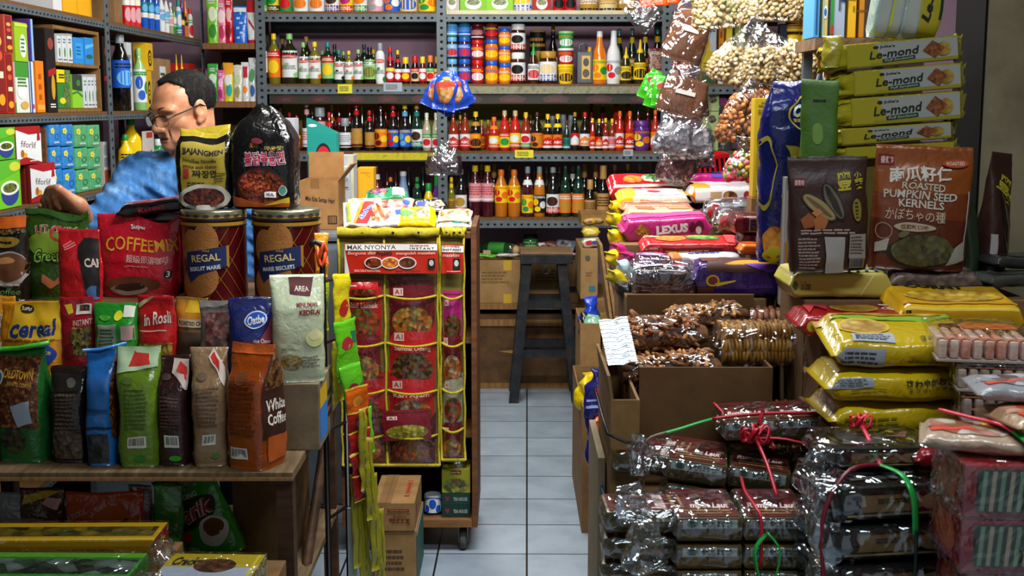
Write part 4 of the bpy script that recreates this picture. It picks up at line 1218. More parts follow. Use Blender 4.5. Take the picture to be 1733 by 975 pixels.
#  biscuit tins, noodle packs and loose packets at the back of the table
GOLD=ink('a8823a',.3,.5,.7)
def biscuit_tin(px,r,label,words,wide):
 Yc=3.43+r+.006
 z,h=.966,.235
 x=P(px,400,Yc-r).x
 seg=40
 mb=MB()
 RED_=ink('56090f',.3,.6,.2)
 mb.lathe([(r*.99,0),(r,.006),(r,h-.02),(r*1.012,h-.018),(r*1.012,h-.012)],RED_,seg)
 S_=lambda u,v,q=0:(math.cos(-PI/2+(u-.5)*PI)*(r+q),math.sin(-PI/2+(u-.5)*PI)*(r+q),v*h)
 asp=PI*r/h
 its=[]
 gl=ink('b98a2e',.35,.5,.5)
 for i in range(-9,12):
  a=i*.12
  its+=[('p',[(max(0,min(1,a)),.0+max(0,-a)/.48*.86),(max(0,min(1,a))+.005,max(0,-a)/.48*.86),(min(1,a+.48)+.005,.86*min(1,(1-a)/.48)),(min(1,a+.48),.86*min(1,(1-a)/.48))],gl)]if 0<=a<=.55 else[]
  b=1-a
  its+=[('p',[(b,0),(b-.005,0),(b-.485,.86),(b-.48,.86)],gl)]if.48<=b<=1 else[]
 its+=[('r',.5,.88,1,.05,gl),('r',.5,.935,1,.02,K_),('r',.5,.965,1,.018,gl),('r',.5,.86,1,.012,K_)]
 BIS=mottled('8a5526','a06a34',30,.6,.3)
 c=.42
 its+=[('e',c-.08,.62,.24,.42,BIS),('e',c+.06,.68,.26,.44,BIS),('e',c+.0,.26,.36,.44,BIS),('e',c-.06,.2,.3,.4,BIS)]
 its+=[('p',[(c-.16,.34),(c-.14,.56),(c+.26,.64),(c+.26,.4),(c+.0,.3),(c-.1,.2)],paper('16244e')),('p',[(c+.26,.64),(c+.285,.64),(c+.285,.38),(c+.26,.4)],gl)]
 its+=[('t','REGAL',c+.06,.5,.28,.085,paper('c9b27a'),5,.02),('t',words,c+.05,.38,.3,.05,paper('c8ccd4'),6),('p',[(c+.03,.575),(c+.05,.6),(c+.06,.58),(c+.07,.605),(c+.08,.58),(c+.1,.6),(c+.1,.57)],gl)]
 mb.art(its,S_,asp,26,.0006,.00025)
 o=mb.build('biscuit_tin',None,(x,Yc,z))
 tag(o,label,'tin','large red and gold biscuit tins')
 l=MB()
 l.lathe([(r*1.02,h-.016),(r*1.025,h-.013),(r*1.025,h+.006),(r*1.0,h+.01),(r*.2,h+.008)],ink('8f8a70',.25,.5,.8),seg)
 ck=[]
 for i in range(9):
  ck.append(('e',.1+i*.1,.5,.06,.5,ink('2b2a22',.4)))
 l.art(ck,lambda u,v,q=0:(math.cos(-PI/2+(u-.5)*PI)*(r*1.026+q),math.sin(-PI/2+(u-.5)*PI)*(r*1.026+q),h-.012+.016*v),10,12)
 l.build('lid',o)
 return z+h+.0105
zt1=biscuit_tin(475,.092,'red and gold diamond-patterned biscuit tin under the taller black noodle pack','MARIE BISCUITS',120)
zt2=biscuit_tin(350,.088,'red and gold diamond-patterned biscuit tin under the black and olive noodle pack','BISKUIT MARIE',110)
MB_=MB
BLK=ink('0c0c0d',.2,.6,0,.6,40)
def noodle_prof(w,d):
 return[(0,w*.45,d*.45),(.03,w*.49,d*.5),(.7,w*.5,d*.5),(.8,w*.49,d*.42),(.93,w*.42,d*.14),(1,w*.44,.008)]
FOOD=lambda a=130:speck(['4a1a10','7a2a18','a04a20','2a0e0a','8a3a1c'],a)
p=soft_pack(353,358,.158,.215,.115,3.562,'',[('r',.5,.5,.8,.68,paper('8a7a22')),('t','JJAJANGMEN',.5,.72,.74,.085,K_,0,.04),('t','Nouilles Noodle',.45,.62,.6,.05,paper('3a2f10')),('t','짜장면',.52,.45,.44,.1,K_),('r',.2,.45,.1,.11,paper('8a1c1c')),('t','sauce aux cheon',.45,.545,.6,.045,paper('4a1810')),('l',.4,.31,.4,.06,K_,2),('l',.8,.4,.2,.14,paper('4a4010'),4),('e',.5,.14,.96,.34,paper('a8a69a')),('e',.5,.14,.78,.24,speck(['2a100a','5a1e12','7a3a20','1a0a08'],110))],'noodle_multipack','black and olive noodle multipack with crumpled gold top','pack',None,zt2+.001,rad(3),0,noodle_prof,5,3,.005,BLK,bands=[(.93,1.01,film('a8952a'))],top=.02)
p=soft_pack(452,360,.178,.285,.13,3.555,'',[('t','불닭볶음면',.58,.485,.66,.13,paper('d9c9cc'),4,.06),('t','불닭볶음면',.58,.485,.65,.12,paper('b01c44'),4,.015),('t','화끈',.42,.6,.14,.05,paper('b86a2a'),3),('t','매운맛!',.74,.585,.3,.045,paper('a8924a'),4),('e',.52,.2,.8,.4,paper('3a0c0a')),('e',.52,.215,.72,.33,FOOD(120)),('e',.46,.25,.5,.2,speck(['6a1a10','a83a18','c0602a','3a120a'],150)),('p',[(.04,.02),(.96,.02),(.96,.1),(.5,.05),(.04,.12)],paper('a8501c')),('p',[(.55,.03),(.96,.06),(.96,.11)],paper('b8a01c')),('e',.86,.17,.14,.1,paper('3f7a6a')),('o',.86,.17,.14,.1,paper('b0c0b8'),.15),('r',.66,.13,.18,.055,paper('d8d8d8')),('t','HALAL',.66,.13,.12,.03,K_),('e',.47,.64,.18,.06,paper('5a1420'))],'noodle_multipack','tall glossy black noodle multipack with red Korean lettering','pack',None,zt1+.001,rad(-4),0,lambda w,d:[(0,w*.46,d*.45),(.03,w*.5,d*.5),(.6,w*.5,d*.5),(.68,w*.5,d*.48),(.8,w*.40,d*.34),(.92,w*.23,d*.16),(1,w*.10,.008)],5,8,.006,BLK,top=.01)
mb=pillow(.20,.13,.04,BLK,[('r',.5,.5,.8,.8,speck(['b01c1c','c8c0b8','6a1010','d03a2a'],60)),('t','Korea',.5,.4,.4,.2,paper('b8384a'))],[('t','Korean',.5,.5,.36,.4,paper('b01c30'),4)],.06,4,.004,6)
pp=P(258,352,3.62)
tag(mb.build('noodle_packet',None,(pp.x,3.66,1.185),(0,rad(-7),rad(6))),'black and red noodle packet lying in front of the man\'s arm','packet')
riser(-1.19,-.80,3.66,3.79,.967,1.165,'brown carton at the back of the table holding loose packets',('6a4c2e','543a22'))
for i,(px,py,c,a,lb)in enumerate([(200,372,'8a4a9a',['d8b020','c84a3a','6a3a8a'],'purple and yellow sachet beside the green bag'),(232,370,'1c1c4a',['a0805a','5a3a20','c0a080'],'dark sachet with a round biscuit picture behind the coffee mix bag'),(270,368,'c9c4c8',['d8d8e0','b03a5a','3a4a9a'],'silvery white sachet nearest the biscuit tins')]):
 pp=P(px,py,3.58)
 mb=pillow(.10,.07,.022,film(c),[('e',.5,.5,.7,.7,speck(a,90))],[('l',.5,.5,.6,.4,W_,2)],.07,3,.005,i+20)
 tag(mb.build('snack_sachet',None,(pp.x,3.715,1.167),(rad(18),0,rad(-10+14*i))),lb,'sachet')
g4='bags on the lower shelf of the display table'
ZL=.269
def ubag(px,top,w,d,col,label,art,Y=3.16,rz=0,ry=0,**k):
 h=P(px,top,Y).z-ZL
 return tbag(px,900,w,d,h,Y,col,label,art,z=ZL,shp=pouch_prof,n=2.6,group=g4,rz=rz,**k)
ubag(15,835,.1,.08,'8a9094','silver grey bag cut by the photo edge under the table',[('r',.5,.6,.6,.2,W_)])
ubag(75,825,.115,.08,'4a2a1c','brown bag with a yellow and pink folded top under the table',[('p',[(.05,.84),(.6,.9),(.95,.97),(.5,.97),(.1,.93)],film('c8a82a')),('p',[(.5,.84),(.9,.78),(.98,.9),(.6,.9)],film('d8a0a8')),('r',.3,.4,.5,.6,paper('8a8578'))])
o=ubag(180,832,.20,.09,'b2440f','orange bag with dark diagonal lettering lying under the table',[('t','Vsrum',.62,.62,.5,.26,paper('3a1408'),24,.04),('e',.62,.62,.6,.5,paper('c25a14'),20),('t','Vsrum',.62,.62,.5,.22,paper('2a1006'),24,.04),('t','ATK FOODS',.1,.74,.36,.06,paper('d8b8a0'),24)],3.15)
ubag(240,820,.06,.08,'5a4a40','slim grey bag with a red and cream edge under the table',[('p',[(.3,.98),(.6,.96),(.9,.5),(.9,.3),(.7,.5)],paper('b02a3a')),('p',[(.2,.98),(.4,.98),(.6,.6),(.5,.5)],paper('c8b89a'))])
ubag(287,820,.075,.08,'2c7a20','narrow green bag beside the big green tea bag under the table',[('p',[(.0,.98),(.3,.98),(.9,.8),(.9,.74)],film('3fa52c'))])
gb=tbag(372,950,.17,.08,.255,3.22,'1f8a1c','large green bag of milk tea tilted under the table',[('r',.45,.88,.5,.14,speck(['8aa0a0','5a8a5a','b0c0b0'],80)),('t','CHEONG',.45,.74,.42,.06,paper('d8b0b0')),('e',.5,.56,.86,.3,paper('2a2412'),6),('t','Tarik',.5,.56,.7,.17,paper('c8b0b0'),6,.06,.2),('t','Tarik',.5,.56,.69,.155,paper('8a2430'),6,.02,.2),('r',.25,.36,.14,.1,paper('c02a2a')),('e',.72,.32,.5,.3,paper('c9ccc4')),('e',.74,.35,.36,.18,paper('6a3a1c')),('e',.2,.18,.4,.18,speck(['b0a080','6a4a30','d0c8b0'],90))],z=ZL+.042,shp=pouch_prof,n=2.6,group=g4,rz=0,wr=.006)
gb.rotation_euler=(0,rad(-24),rad(-8))
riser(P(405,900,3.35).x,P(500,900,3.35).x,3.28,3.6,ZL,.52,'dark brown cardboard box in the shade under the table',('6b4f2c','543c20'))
soft_pack(440,850,.16,.03,.12,3.40,'0c0c0c',[],'plastic_sheet','crumpled black plastic on the box under the table','plastic',None,.521,0,0,lambda w,d:[(0,w*.5,d*.5),(.5,w*.48,d*.45),(1,w*.3,d*.3)],3,3,.008,film('101010'))
x0,x1=-1.45,P(276,920,2.8).x
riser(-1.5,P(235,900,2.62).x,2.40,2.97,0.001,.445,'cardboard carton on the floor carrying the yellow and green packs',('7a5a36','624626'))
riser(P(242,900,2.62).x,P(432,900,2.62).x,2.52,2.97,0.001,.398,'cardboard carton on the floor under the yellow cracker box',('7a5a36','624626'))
CLR=clear('e8ecf0',.10,.08,.7,26)
def wrapped(o,w,d,h,label='wrapper'):
 b=MB()
 b.box(-w/2-.004,w/2+.004,-d/2-.004,d/2+.004,-.0005,h+.005,CLR,None,.006)
 return b.build(label,o)
L_=P(276,920,2.80).x+1.45
o=tag(carton(.56,.13,.048,paper('c89a10'),[('r',.5,.5,.98,.4,paper('a8780c')),('l',.75,.45,.3,.3,paper('6a4a08'),2)],[('r',.5,.5,.96,.5,speck(['2a2a14','8a7a1c','4a5a2a'],30)),('r',.5,.08,1,.14,paper('d8b01c'))],(),[('r',.5,.5,1,1,paper('8a2a1c')),('e',.5,.5,.5,.4,paper('c8a01c'))]).build('biscuit_carton',None,(P(268,920,2.88).x-.28,2.90,.446),(0,0,rad(1))),'long yellow biscuit carton in clear wrap in front of the table','carton')
wrapped(o,.56,.13,.048)
o=tag(carton(.56,.15,.045,paper('2c8a24'),[('r',.72,.4,.4,.9,paper('4aa03a')),('r',.2,.45,.4,.8,paper('1a241a'))],[('r',.5,.45,.98,.6,speck(['16221a','8aa09a','2a4a30','1a2a1a'],26)),('r',.5,.9,1,.2,paper('58a020'))],(),[('r',.5,.5,1,1,paper('2a7a20'))]).build('biscuit_carton',None,(P(226,950,2.66).x-.28,2.69,.446),(0,0,rad(-1))),'long green biscuit carton in clear wrap in front of the yellow one','carton')
wrapped(o,.56,.15,.045)
o=tag(carton(P(432,950,2.7).x-P(268,950,2.7).x,.17,.075,paper('b8a01c'),[('r',.5,.4,.9,.5,paper('b0bcc8')),('l',.6,.4,.5,.3,paper('8a7010'),3)],[('r',.5,.3,.96,.4,paper('a8b4c4')),('t','Crackers',.28,.7,.4,.3,paper('1a1a10'),0,.03,.3),('e',.55,.55,.44,.5,speck(['4a2a1a','7a4a2a','3a1c10'],60)),('r',.95,.5,.03,.9,paper('d8c82a'))],(),[('r',.5,.5,1,1,paper('8a7a14'))]).build('biscuit_carton',None,((P(432,950,2.7).x+P(268,950,2.7).x)/2,2.72,.399),(0,0,rad(-2))),'yellow cracker carton in crinkled wrap at the foot of the table','carton')
wrapped(o,P(432,950,2.7).x-P(268,950,2.7).x,.17,.075)
for i,(px,py,Y_,z_,ww,hh_)in enumerate([(272,930,2.80,.447,.07,.06),(248,960,2.60,.447,.08,.06),(428,960,2.62,.40,.06,.085)]):
 soft_pack(px,py,ww,hh_,.08,Y_,'',[],'cellophane_wrap',['crumpled cellophane at the end of the yellow biscuit carton','crumpled cellophane at the end of the green biscuit carton','crumpled cellophane at the end of the cracker carton'][i],'wrapper',None,z_,rad(20),0,lambda w,d:[(0,w*.4,d*.4),(.4,w*.5,d*.5),(.8,w*.4,d*.3),(1,w*.2,.004)],2.2,61+i,.016,clear('e8f0f4',.28,.06,1,20))
#  wheeled cabinet with pocket organisers
CYF=4.10
cx0,cx1=P(574,600,CYF).x,P(807,600,CYF).x
cz0,cz1=P(700,893,CYF).z,1.085
CW=wood('6f4526','4a2c15',(1.2,1.2,9))
CWE=wood('8a6038','6b4824',(1.2,1.2,9))
cart=tag(empty('rolling_cabinet',((cx0+cx1)/2,CYF,0)),'brown wooden cabinet on castors with pocket organisers hanging over its front','cabinet')
hw=(cx1-cx0)/2
CD=.42
for sx in(-1,1):
 a=sx*hw
 MB().box(min(a,a-sx*.018),max(a,a-sx*.018),.0,CD,cz0,cz1+.02,CW,None,.002).build('side_panel',cart)
MB().box(-hw+.0185,hw-.0185,CD-.01,CD,cz0,cz1,CW).build('back_panel',cart)
MB().box(-hw+.0185,hw-.0185,.004,CD-.011,cz1-.018,cz1,CW).build('top_panel',cart)
MB().box(-hw+.0185,hw-.0185,.002,CD-.011,cz0,cz0+.025,CWE).build('bottom_board',cart)
zs=P(760,742,CYF+.02).z
for z in(zs,zs+.32):
 MB().box(-hw+.0185,hw-.0185,.03,CD-.011,z,z+.018,CWE).build('shelf_board',cart)
DKM=ink('2a2c2c',.5,.5,.5)
for sx in(-1,1):
 for y in(.05,CD-.05):
  mb=MB()
  mb.box(-.02,.02,-.02,.02,cz0-.006,cz0-.0005,STEEL)
  mb.box(-.016,-.013,-.02,.02,.03,cz0-.006,STEEL).box(.013,.016,-.02,.02,.03,cz0-.006,STEEL)
  c=mb.build('caster',cart,(sx*(hw-.05),y,0))
  w_=MB()
  Mx=Matrix.Translation((0,.004,.038))@Matrix.Rotation(PI/2,4,'Y')
  w_.lathe([(.030,-.0115),(.038,-.008),(.038,.008),(.030,.0115)],mottled('3a3c38','575a52',40,.7),18,M=Mx)
  w_.build('wheel',c)
YT=mottled('8a7c1a','b5a425',60,.8,.5,(1,1,1),'6a5c10')
CPK=clear('f4f6f8',.07,.08,.5,22)
def sheet(cols,rows,Y,name,label,top,head,xo=None):
 """cols: photograph columns of the trims; rows: photograph rows of the pocket rims; last row = hem"""
 X=[P(c,600,Y).x for c in cols]
 Z=[P(cols[0],r_,Y).z for r_ in rows]
 zt_=P(cols[0],top,Y).z
 ox=X[0]
 root=tag(empty(name,(ox,Y,0)),label,'organiser')
 mb=MB()
 mb.box(0,X[-1]-ox,.0,.0012,Z[-1],zt_,ink('6a6018',.6))
 mb.build('backing',root)
 for k,x in enumerate(X):
  pts=[(x-ox+.002*math.sin(z*40+k),-.004,z)for z in np.linspace(Z[-1],zt_,14)]
  MB().tube(pts,.006,YT,6,None,.7).build('trim',root)
 for j in range(len(Z)-1):
  for i in range(len(X)-1):
   xa,xb=X[i]-ox+.005,X[i+1]-ox-.005
   zr,zbm=Z[j],Z[j+1]+.012
   b=MB()
   def fn(u,v):
    bul=math.sin(PI*u)**.7*(.018+.010*v)
    return(xa+(xb-xa)*u,-.003-bul,zbm+(zr-zbm)*v-(.008*math.sin(PI*u)*v))
   b.grid(fn,10,6,CPK)
   pk=b.build('pocket',root)
   pts=[Vector(fn(u,1))+Vector((0,-.001,0))for u in np.linspace(0,1,9)]
   MB().tube(pts,.0042,YT,6).build('binding',pk)
 MB().tube([(x-ox,-.004,Z[-1])for x in np.linspace(X[0],X[-1],10)],.006,YT,6).build('trim',root)
 return root,X,Z,zt_
Yo=CYF-.012
ROWS=[500,580,660,735,787]
r1,X1,Z1,zt1_=sheet([577,653,742],ROWS,Yo,'pocket_organiser','yellow trimmed two-column pocket organiser full of red seasoning sachets',400,True)
r2,X2,Z2,zt2_=sheet([746,786],[500,580,658,724,778],Yo-.002,'pocket_organiser','narrow single-column pocket organiser at the edge of the wheeled cabinet',398,True)
def roll(x0,x1,parent,lab):
 mb=MB()
 n=24
 pts=[(x0+(x1-x0)*i/n,Yo-.006+.002*math.sin(i*.9),cz1+.003+.002*math.sin(i*1.1+1))for i in range(n+1)]
 mb.tube(pts,[.016+.0015*math.sin(i*1.3)for i in range(n+1)],YT,10)
 o=mb.build('hem_roll',parent)
 o.location=-parent.location
 for q in(.25,.55,.8):
  MB().blob((x0+(x1-x0)*q,Yo-.022,cz1+.004),(.005,.003,.004),K_).build('eyelet',parent,-parent.location)
roll(P(571,400,Yo).x,P(744,400,Yo).x,r1,'')
roll(P(746,400,Yo).x,P(787,400,Yo).x,r2,'')
def banner(px0,px1,py0,py1,Y,art,label,col='a8200f',tilt=0):
 a,b=P(px0,py1,Y),P(px1,py0,Y)
 w,h=b.x-a.x,b.z-a.z
 mb=MB()
 mb.grid(lambda u,v:((u-.5)*w,.002*math.sin(u*9+v*4),v*h),14,5,ink(col,.35))
 mb.art(art,lambda u,v,q=0:((u-.5)*w,.002*math.sin(u*9+v*4)-q-.0006,v*h),w/h,14)
 return tag(mb.build('printed_banner',None,((a.x+b.x)/2,Y,a.z),(0,rad(tilt),0)),label,'banner')
dish=lambda cx,cols:[('e',cx,.36,.20,.40,paper('c9c4bc')),('e',cx,.36,.175,.33,speck(cols,90))]
WS=paper('d5d6d0')
banner(584,741,412,463,Yo-.035,[('r',.5,.875,.985,.21,WS),('t','MAK NYONYA',.29,.875,.52,.15,paper('1f3a33'),0,.01),('t','I N S T A N T',.83,.84,.26,.07,paper('23332f'),0,.03),('l',.83,.93,.26,.05,paper('a03a2a'),1),('t','Berguna dan',.18,.67,.3,.13,paper('d8b8a8'),1,.0,.3),('t','Praktis',.42,.68,.18,.14,paper('2a0c08'),3,.03,.3),('t','mengolah masakan',.76,.67,.42,.12,paper('dcc4b4'),1,.0,.3),*dish(.31,['6a2a14','a8481c','2a120a','8a2a14']),*dish(.49,['c8641c','d88a2a','8a3a14']),*dish(.67,['4a2a14','7a4a20','2a1a0c','8a2c18']),('r',.93,.34,.075,.32,K_),('e',.93,.36,.05,.2,paper('a8b4ac')),('t','MAK NYONYA',.68,.08,.26,.06,K_),('l',.25,.1,.3,.08,paper('d8a090'),2),('p',[(0,0),(.05,0),(.02,.5),(0,.9)],paper('b9b9b4'))],'red and white banner with three food dishes above the wider organiser')
banner(747,784,414,463,Yo-.037,[('r',.5,.85,.98,.22,WS),('t','INSTANT',.48,.82,.86,.08,paper('23332f'),0,.03),('l',.5,.93,.9,.05,paper('a03a2a'),1),('t','masakan',.42,.64,.76,.12,paper('dcc4b4'),1,0,.3),('r',.68,.33,.32,.38,K_),('e',.68,.36,.2,.22,paper('a8b4ac')),('l',.6,.08,.7,.06,paper('d8a090'),1)],'narrow red and white banner above the single-column organiser','a8200f',1)
def sachet(pa,pb,top,bot,Y,c,pic,label,t='',band='c9a01c',grp='seasoning sachets in the cabinet pockets',tilt=0):
 a,b=P(pa,bot,Y),P(pb,top,Y)
 w,h=b.x-a.x,b.z-a.z
 S_=lambda u,v,q=0:((u-.5)*w,-.010*math.sin(PI*min(1,max(0,u)))*math.sin(PI*min(1,max(0,v)))-q,v*h)
 mb=MB()
 m=film(c)
 mb.grid(lambda u,v:S_(u,v),8,8,m)
 mb.grid(lambda u,v:S_(u,v,-.003),8,8,m)
 its=[('e',.5,.28,.9,.5,speck(pic,75)),('r',.5,.93,.9,.03,ink('5a0c10')),('r',.2,.76,.22,.12,paper('c9b0a8')),('t','A1',.2,.76,.16,.08,paper('a01418'))]
 if t:
  its+=[('t',t,.5,.58,.8,.09,paper('d8b8a0'),0,.02)]
 mb.art(its,S_,w/h,8)
 return tag(mb.build('seasoning_sachet',None,((a.x+b.x)/2,Y,a.z),(0,rad(tilt),0)),label,'sachet',grp)
PICS=[['8a2a10','c85a1c','3a1a0c','6a7a2a'],['c8701c','5a2a10','8a8a3a','d8a040'],['4a1a10','8a4a1c','6a6a2a','2a1008'],['a83a14','d88a3a','5a3a1c','c9b89a']]
pos=['top','second','third','fourth']
tops1=[(474,574),(553,655),(630,730),(705,782)]
tops2=[(468,574),(543,655),(625,730),(698,782)]
tops3=[(492,576),(553,652),(630,718),(712,774)]
for j in range(4):
 sachet(582,645 if j<2 else 650,*tops1[j],Yo-.004,['a0181a','6a1018','a01416','5a1418'][j],PICS[j],f'red seasoning sachet in the {pos[j]} pocket of the organiser column by the sachet rack',['Nasi Lemak','','',''][j],tilt=[1,-2,2,0][j])
 sachet(660,735,*tops2[j],Yo-.004,['5c0e16','b0181c','b51a20','4a1216'][j],PICS[(j+1)%4],f'seasoning sachet in the {pos[j]} pocket of the organiser\'s middle column',['','Sambal Udang','Kari Ayam',''][j],tilt=[0,1,-1,2][j])
 sachet(750,782,*tops3[j],Yo-.006,['a0186a','5c1016','8a8a70','5a1216'][j],PICS[(j+2)%4],f'sachet in the {pos[j]} pocket of the narrow organiser',tilt=[0,-1,1,0][j])
sachet(650,730,694,745,Yo-.03,'6a1420',['8a8a1c','b8b02a','5a5a10','c8c060'],'dark red edged sachet standing out of the lowest middle pocket',tilt=-3)
sachet(588,640,478,500,Yo-.028,'b0181c',PICS[0],'red sachet with a yellow edge tucked in front of the top pocket by the rack',tilt=-1)
vessel(P(731,880,CYF).x,31*MP(CYF),P(731,837,CYF+.06).z-cz0-.026,CYF+.07,cz0+.0255,'can','wh',None,'wh','bl','k','fig','milk_tin','white tin with dark pictures on the bottom board of the wheeled cabinet','tin',None)
kx0,kx1=P(748,860,CYF+.03).x,P(796,860,CYF+.03).x
kw=kx1-kx0
for i,(c,hh)in enumerate([('17342e',.042),('1a3d35',.042)]):
 tag(carton(kw,.12,hh,paper(c),[('t','TEA HOUSE',.65,.5,.5,.3,paper('a8b4a4')),('p',[(.1,.7),(.28,.7),(.19,.25)],paper('8a2a2a'))]).build('tea_box',None,((kx0+kx1)/2,CYF+.09,cz0+.0258+i*.0425)),['dark green tea box resting on the cabinet\'s bottom board','dark green tea box stacked under the yellow one'][i],'box')
tag(carton(kw,.12,.082,paper('a5a52a'),[('r',.5,.86,.36,.16,paper('7a1414')),('t','BOH TEA',.5,.86,.3,.08,paper('d8c8a0')),('e',.5,.3,.9,.6,speck(['6a7a2a','a0a84a','8a6a2a','4a5a1c'],70))]).build('tea_box',None,((kx0+kx1)/2,CYF+.09,cz0+.0258+.0855)),'yellow and olive box on top of the dark green tea boxes','box')
soft_pack(775,800,.06,.03,.05,CYF+.06,'b0b0a8',[],'plastic_wrapper','crumpled clear wrapper on the yellow tea box','wrapper',None,cz0+.0258+.0855+.083,0,0,lambda w,d:[(0,w*.5,d*.5),(.5,w*.48,d*.45),(1,w*.3,d*.3)],3,3,.006,clear('d8dcd8',.25))
g='noodle packets on the wheeled cabinet'
def npack(px,py,L,w,h,col,art,label,rz=0,rx=0,ry=0,Y=4.2,dz=0,front=()):
 p_=P(px,py,Y)
 mb=pillow(L,w,h,film(col),art,front,.07,3,.006,R.randint(1,90),18)
 return tag(mb.build('noodle_packet',None,(p_.x,Y,cz1+.002+dz),(rad(rx),rad(ry),rad(rz))),label,'packet',g)
MIX=lambda*c:speck(list(c),55)
npack(614,380,.125,.11,.03,'d8d4cc',[('p',[(.3,.05),(.62,.05),(.95,.7),(.8,.95),(.6,.95)],paper('c01c20')),('p',[(.22,.05),(.3,.05),(.6,.95),(.5,.95)],paper('e0881c')),('t','Sedaap',.62,.5,.62,.2,paper('e0e4ee'),55,.08),('t','Sedaap',.62,.5,.6,.18,paper('1f3fa8'),55,.03),('r',.14,.5,.1,.8,paper('9aa02a')),('e',.9,.6,.3,.6,MIX('e0641c','f0a030','c03010'))],'white and red noodle packet with tilted blue lettering, frontmost by the rack',8,40,0,4.17,.04)
npack(655,380,.13,.09,.032,'c9ccd4',[('e',.3,.5,.6,.8,MIX('d8501c','e8902a','a02a10','e8d0a0')),('r',.8,.6,.2,.3,paper('1f4aa8')),('e',.9,.3,.2,.3,paper('c0202a'))],'white noodle packet with an orange food picture between the red and yellow packets',14,34,0,4.17,.028)
npack(705,385,.125,.095,.034,'e8cc0c',[('e',.6,.5,.4,.6,MIX('8a8a3a','d8b050','6a4a20')),('e',.25,.5,.3,.4,paper('5a9a4a')),('r',.5,.1,.8,.1,paper('d0a010'))],'bright yellow noodle packet on the wheeled cabinet',6,30,0,4.18,.028)
npack(768,388,.115,.08,.02,'cfd8c8',[('e',.5,.5,.9,.9,MIX('d8d8c0','3a9a6a','e08030','2a8a8a','f0f0e0'))],'white noodle packet with green and orange print, lower of two by the cabinet edge',4,14,0,4.19,.012)
npack(770,380,.11,.08,.02,'cfd0b0',[('e',.5,.5,.9,.9,MIX('d8e0a0','3a8a3a','e07020','f0e8d0'))],'noodle packet with orange corner, upper of two by the cabinet edge',-3,20,0,4.20,.034)
npack(622,365,.12,.09,.03,'d8cfa0',[('e',.5,.5,.8,.8,MIX('e0d8b0','a8a04a','d0a050','f0e8d0'))],'cream noodle packet behind the lettered packet',20,30,0,4.28,.055)
npack(668,360,.14,.09,.03,'c9a090',[('e',.5,.5,.8,.8,MIX('c0604a','e0b0a0','f0e0d8','8a3a2a')),('e',.8,.6,.2,.3,paper('2a4aa8'))],'pink and white noodle packet in the middle of the heap',-6,30,0,4.29,.052)
npack(725,362,.13,.085,.03,'1c1a1c',[('e',.7,.5,.4,.5,MIX('8a6a3a','c0a060','3a2a1a')),('r',.3,.5,.2,.4,paper('2a3a8a'))],'black noodle packet behind the yellow one',8,26,0,4.30,.05)
npack(655,345,.14,.07,.035,'2c8a5a',[('e',.3,.5,.5,.7,MIX('a03a4a','3a5aa8','e08030','8a8a9a')),('r',.8,.5,.3,.8,paper('b0c8b8'))],'green and white noodle packet on top of the heap',4,24,0,4.36,.085)
YB=3.78
bx0,bx1=P(630,900,YB).x,P(702,900,YB).x
bz1=P(660,852,YB).z
kb=('927044','7a5a34')
o=tag(carton(bx1-bx0,.30,bz1-.19,kraft(*kb),[('r',.62,.74,.5,.1,paper('7a1a16')),('t','KHONG GUAN',.62,.74,.42,.05,paper('a88a5a')),('t','SODA BISCUIT',.62,.62,.56,.055,paper('3a2a1c')),('t','Biskut',.66,.52,.3,.05,paper('3a2a1c')),('t','em',.62,.41,.46,.09,paper('6a1a14'),0,.03),('l',.66,.3,.4,.05,paper('3a2a1c'),1),('e',.86,.42,.07,.05,paper('6a1a14')),('e',.86,.34,.07,.05,paper('6a1a14')),('e',.86,.26,.07,.05,paper('6a1a14'))],[('r',.3,.5,.3,1,kraft('7d5e36','6a4e2c')),('r',.33,.5,.01,1,paper('4a3520')),('r',.78,.5,.12,.56,paper('8a2a1c')),('r',.78,.5,.09,.5,kraft(*kb)),('r',.78,.5,.06,.4,paper('8a2a1c'))],(),[('l',.3,.5,.2,.5,paper('7a3a2a'),5)]).build('biscuit_carton',None,((bx0+bx1)/2,YB+.15,.1905)),'brown cardboard biscuit carton with dark red print standing before the wheeled cabinet','box')
tag(carton(bx1-bx0,.30,.188,kraft(*kb),[('l',.5,.5,.6,.4,paper('4a3520'),4)],(),(),[('r',.5,.45,1,.9,paper('2c5a50')),('r',.5,.95,1,.1,paper('a8b0ac'))]).build('biscuit_carton',None,((bx0+bx1)/2+.004,YB+.155,.001)),'brown carton with a green printed side, under the biscuit carton','box')
#  sachet rack between the table and the cabinet
RY=3.42
rx=P(549,600,RY).x
BLKM=ink('0c0d0e',.4,.5,.3)
rack=tag(empty('sachet_rack',(rx,RY,0)),'narrow black metal rack beside the table hung with strips of sachets','rack')
MB().tube([(0,0,0),(0,0,1.09),(0,.004,1.12),(-.02,.0,1.13),(-.03,-.01,1.12)],.008,BLKM,8).build('pole',rack)
MB().tube([(.04,.12,0),(.04,.12,1.0)],.007,BLKM,8).build('pole',rack)
MB().box(-.03,.09,-.03,.16,0,.012,BLKM).build('base',rack)
for i,z in enumerate((.35,.6,.85,1.02)):
 MB().tube([(0,0,z),(.04,.12,z)],.005,BLKM,6).build('crossbar',rack)
pts=[(.012*math.cos(a),.012*math.sin(a),1.07+.02*math.sin(a*2.3)+.003*a)for a in np.linspace(0,14,30)]
tag(MB().tube(pts,.005,film('d8501c'),6).build('cloth_tie',None,(rx,RY-.004,0)),'orange cloth strip knotted round the top of the black rack','tie')
tag(MB().box(-.012,.012,-.003,.003,0,P(605,860,3.4).z,mottled('8f948f','a9aea8',10,.5)).build('metal_upright',None,(P(603,900,3.40).x-.012,3.40,0)),'pale grey metal upright standing below the hanging sachets','post')
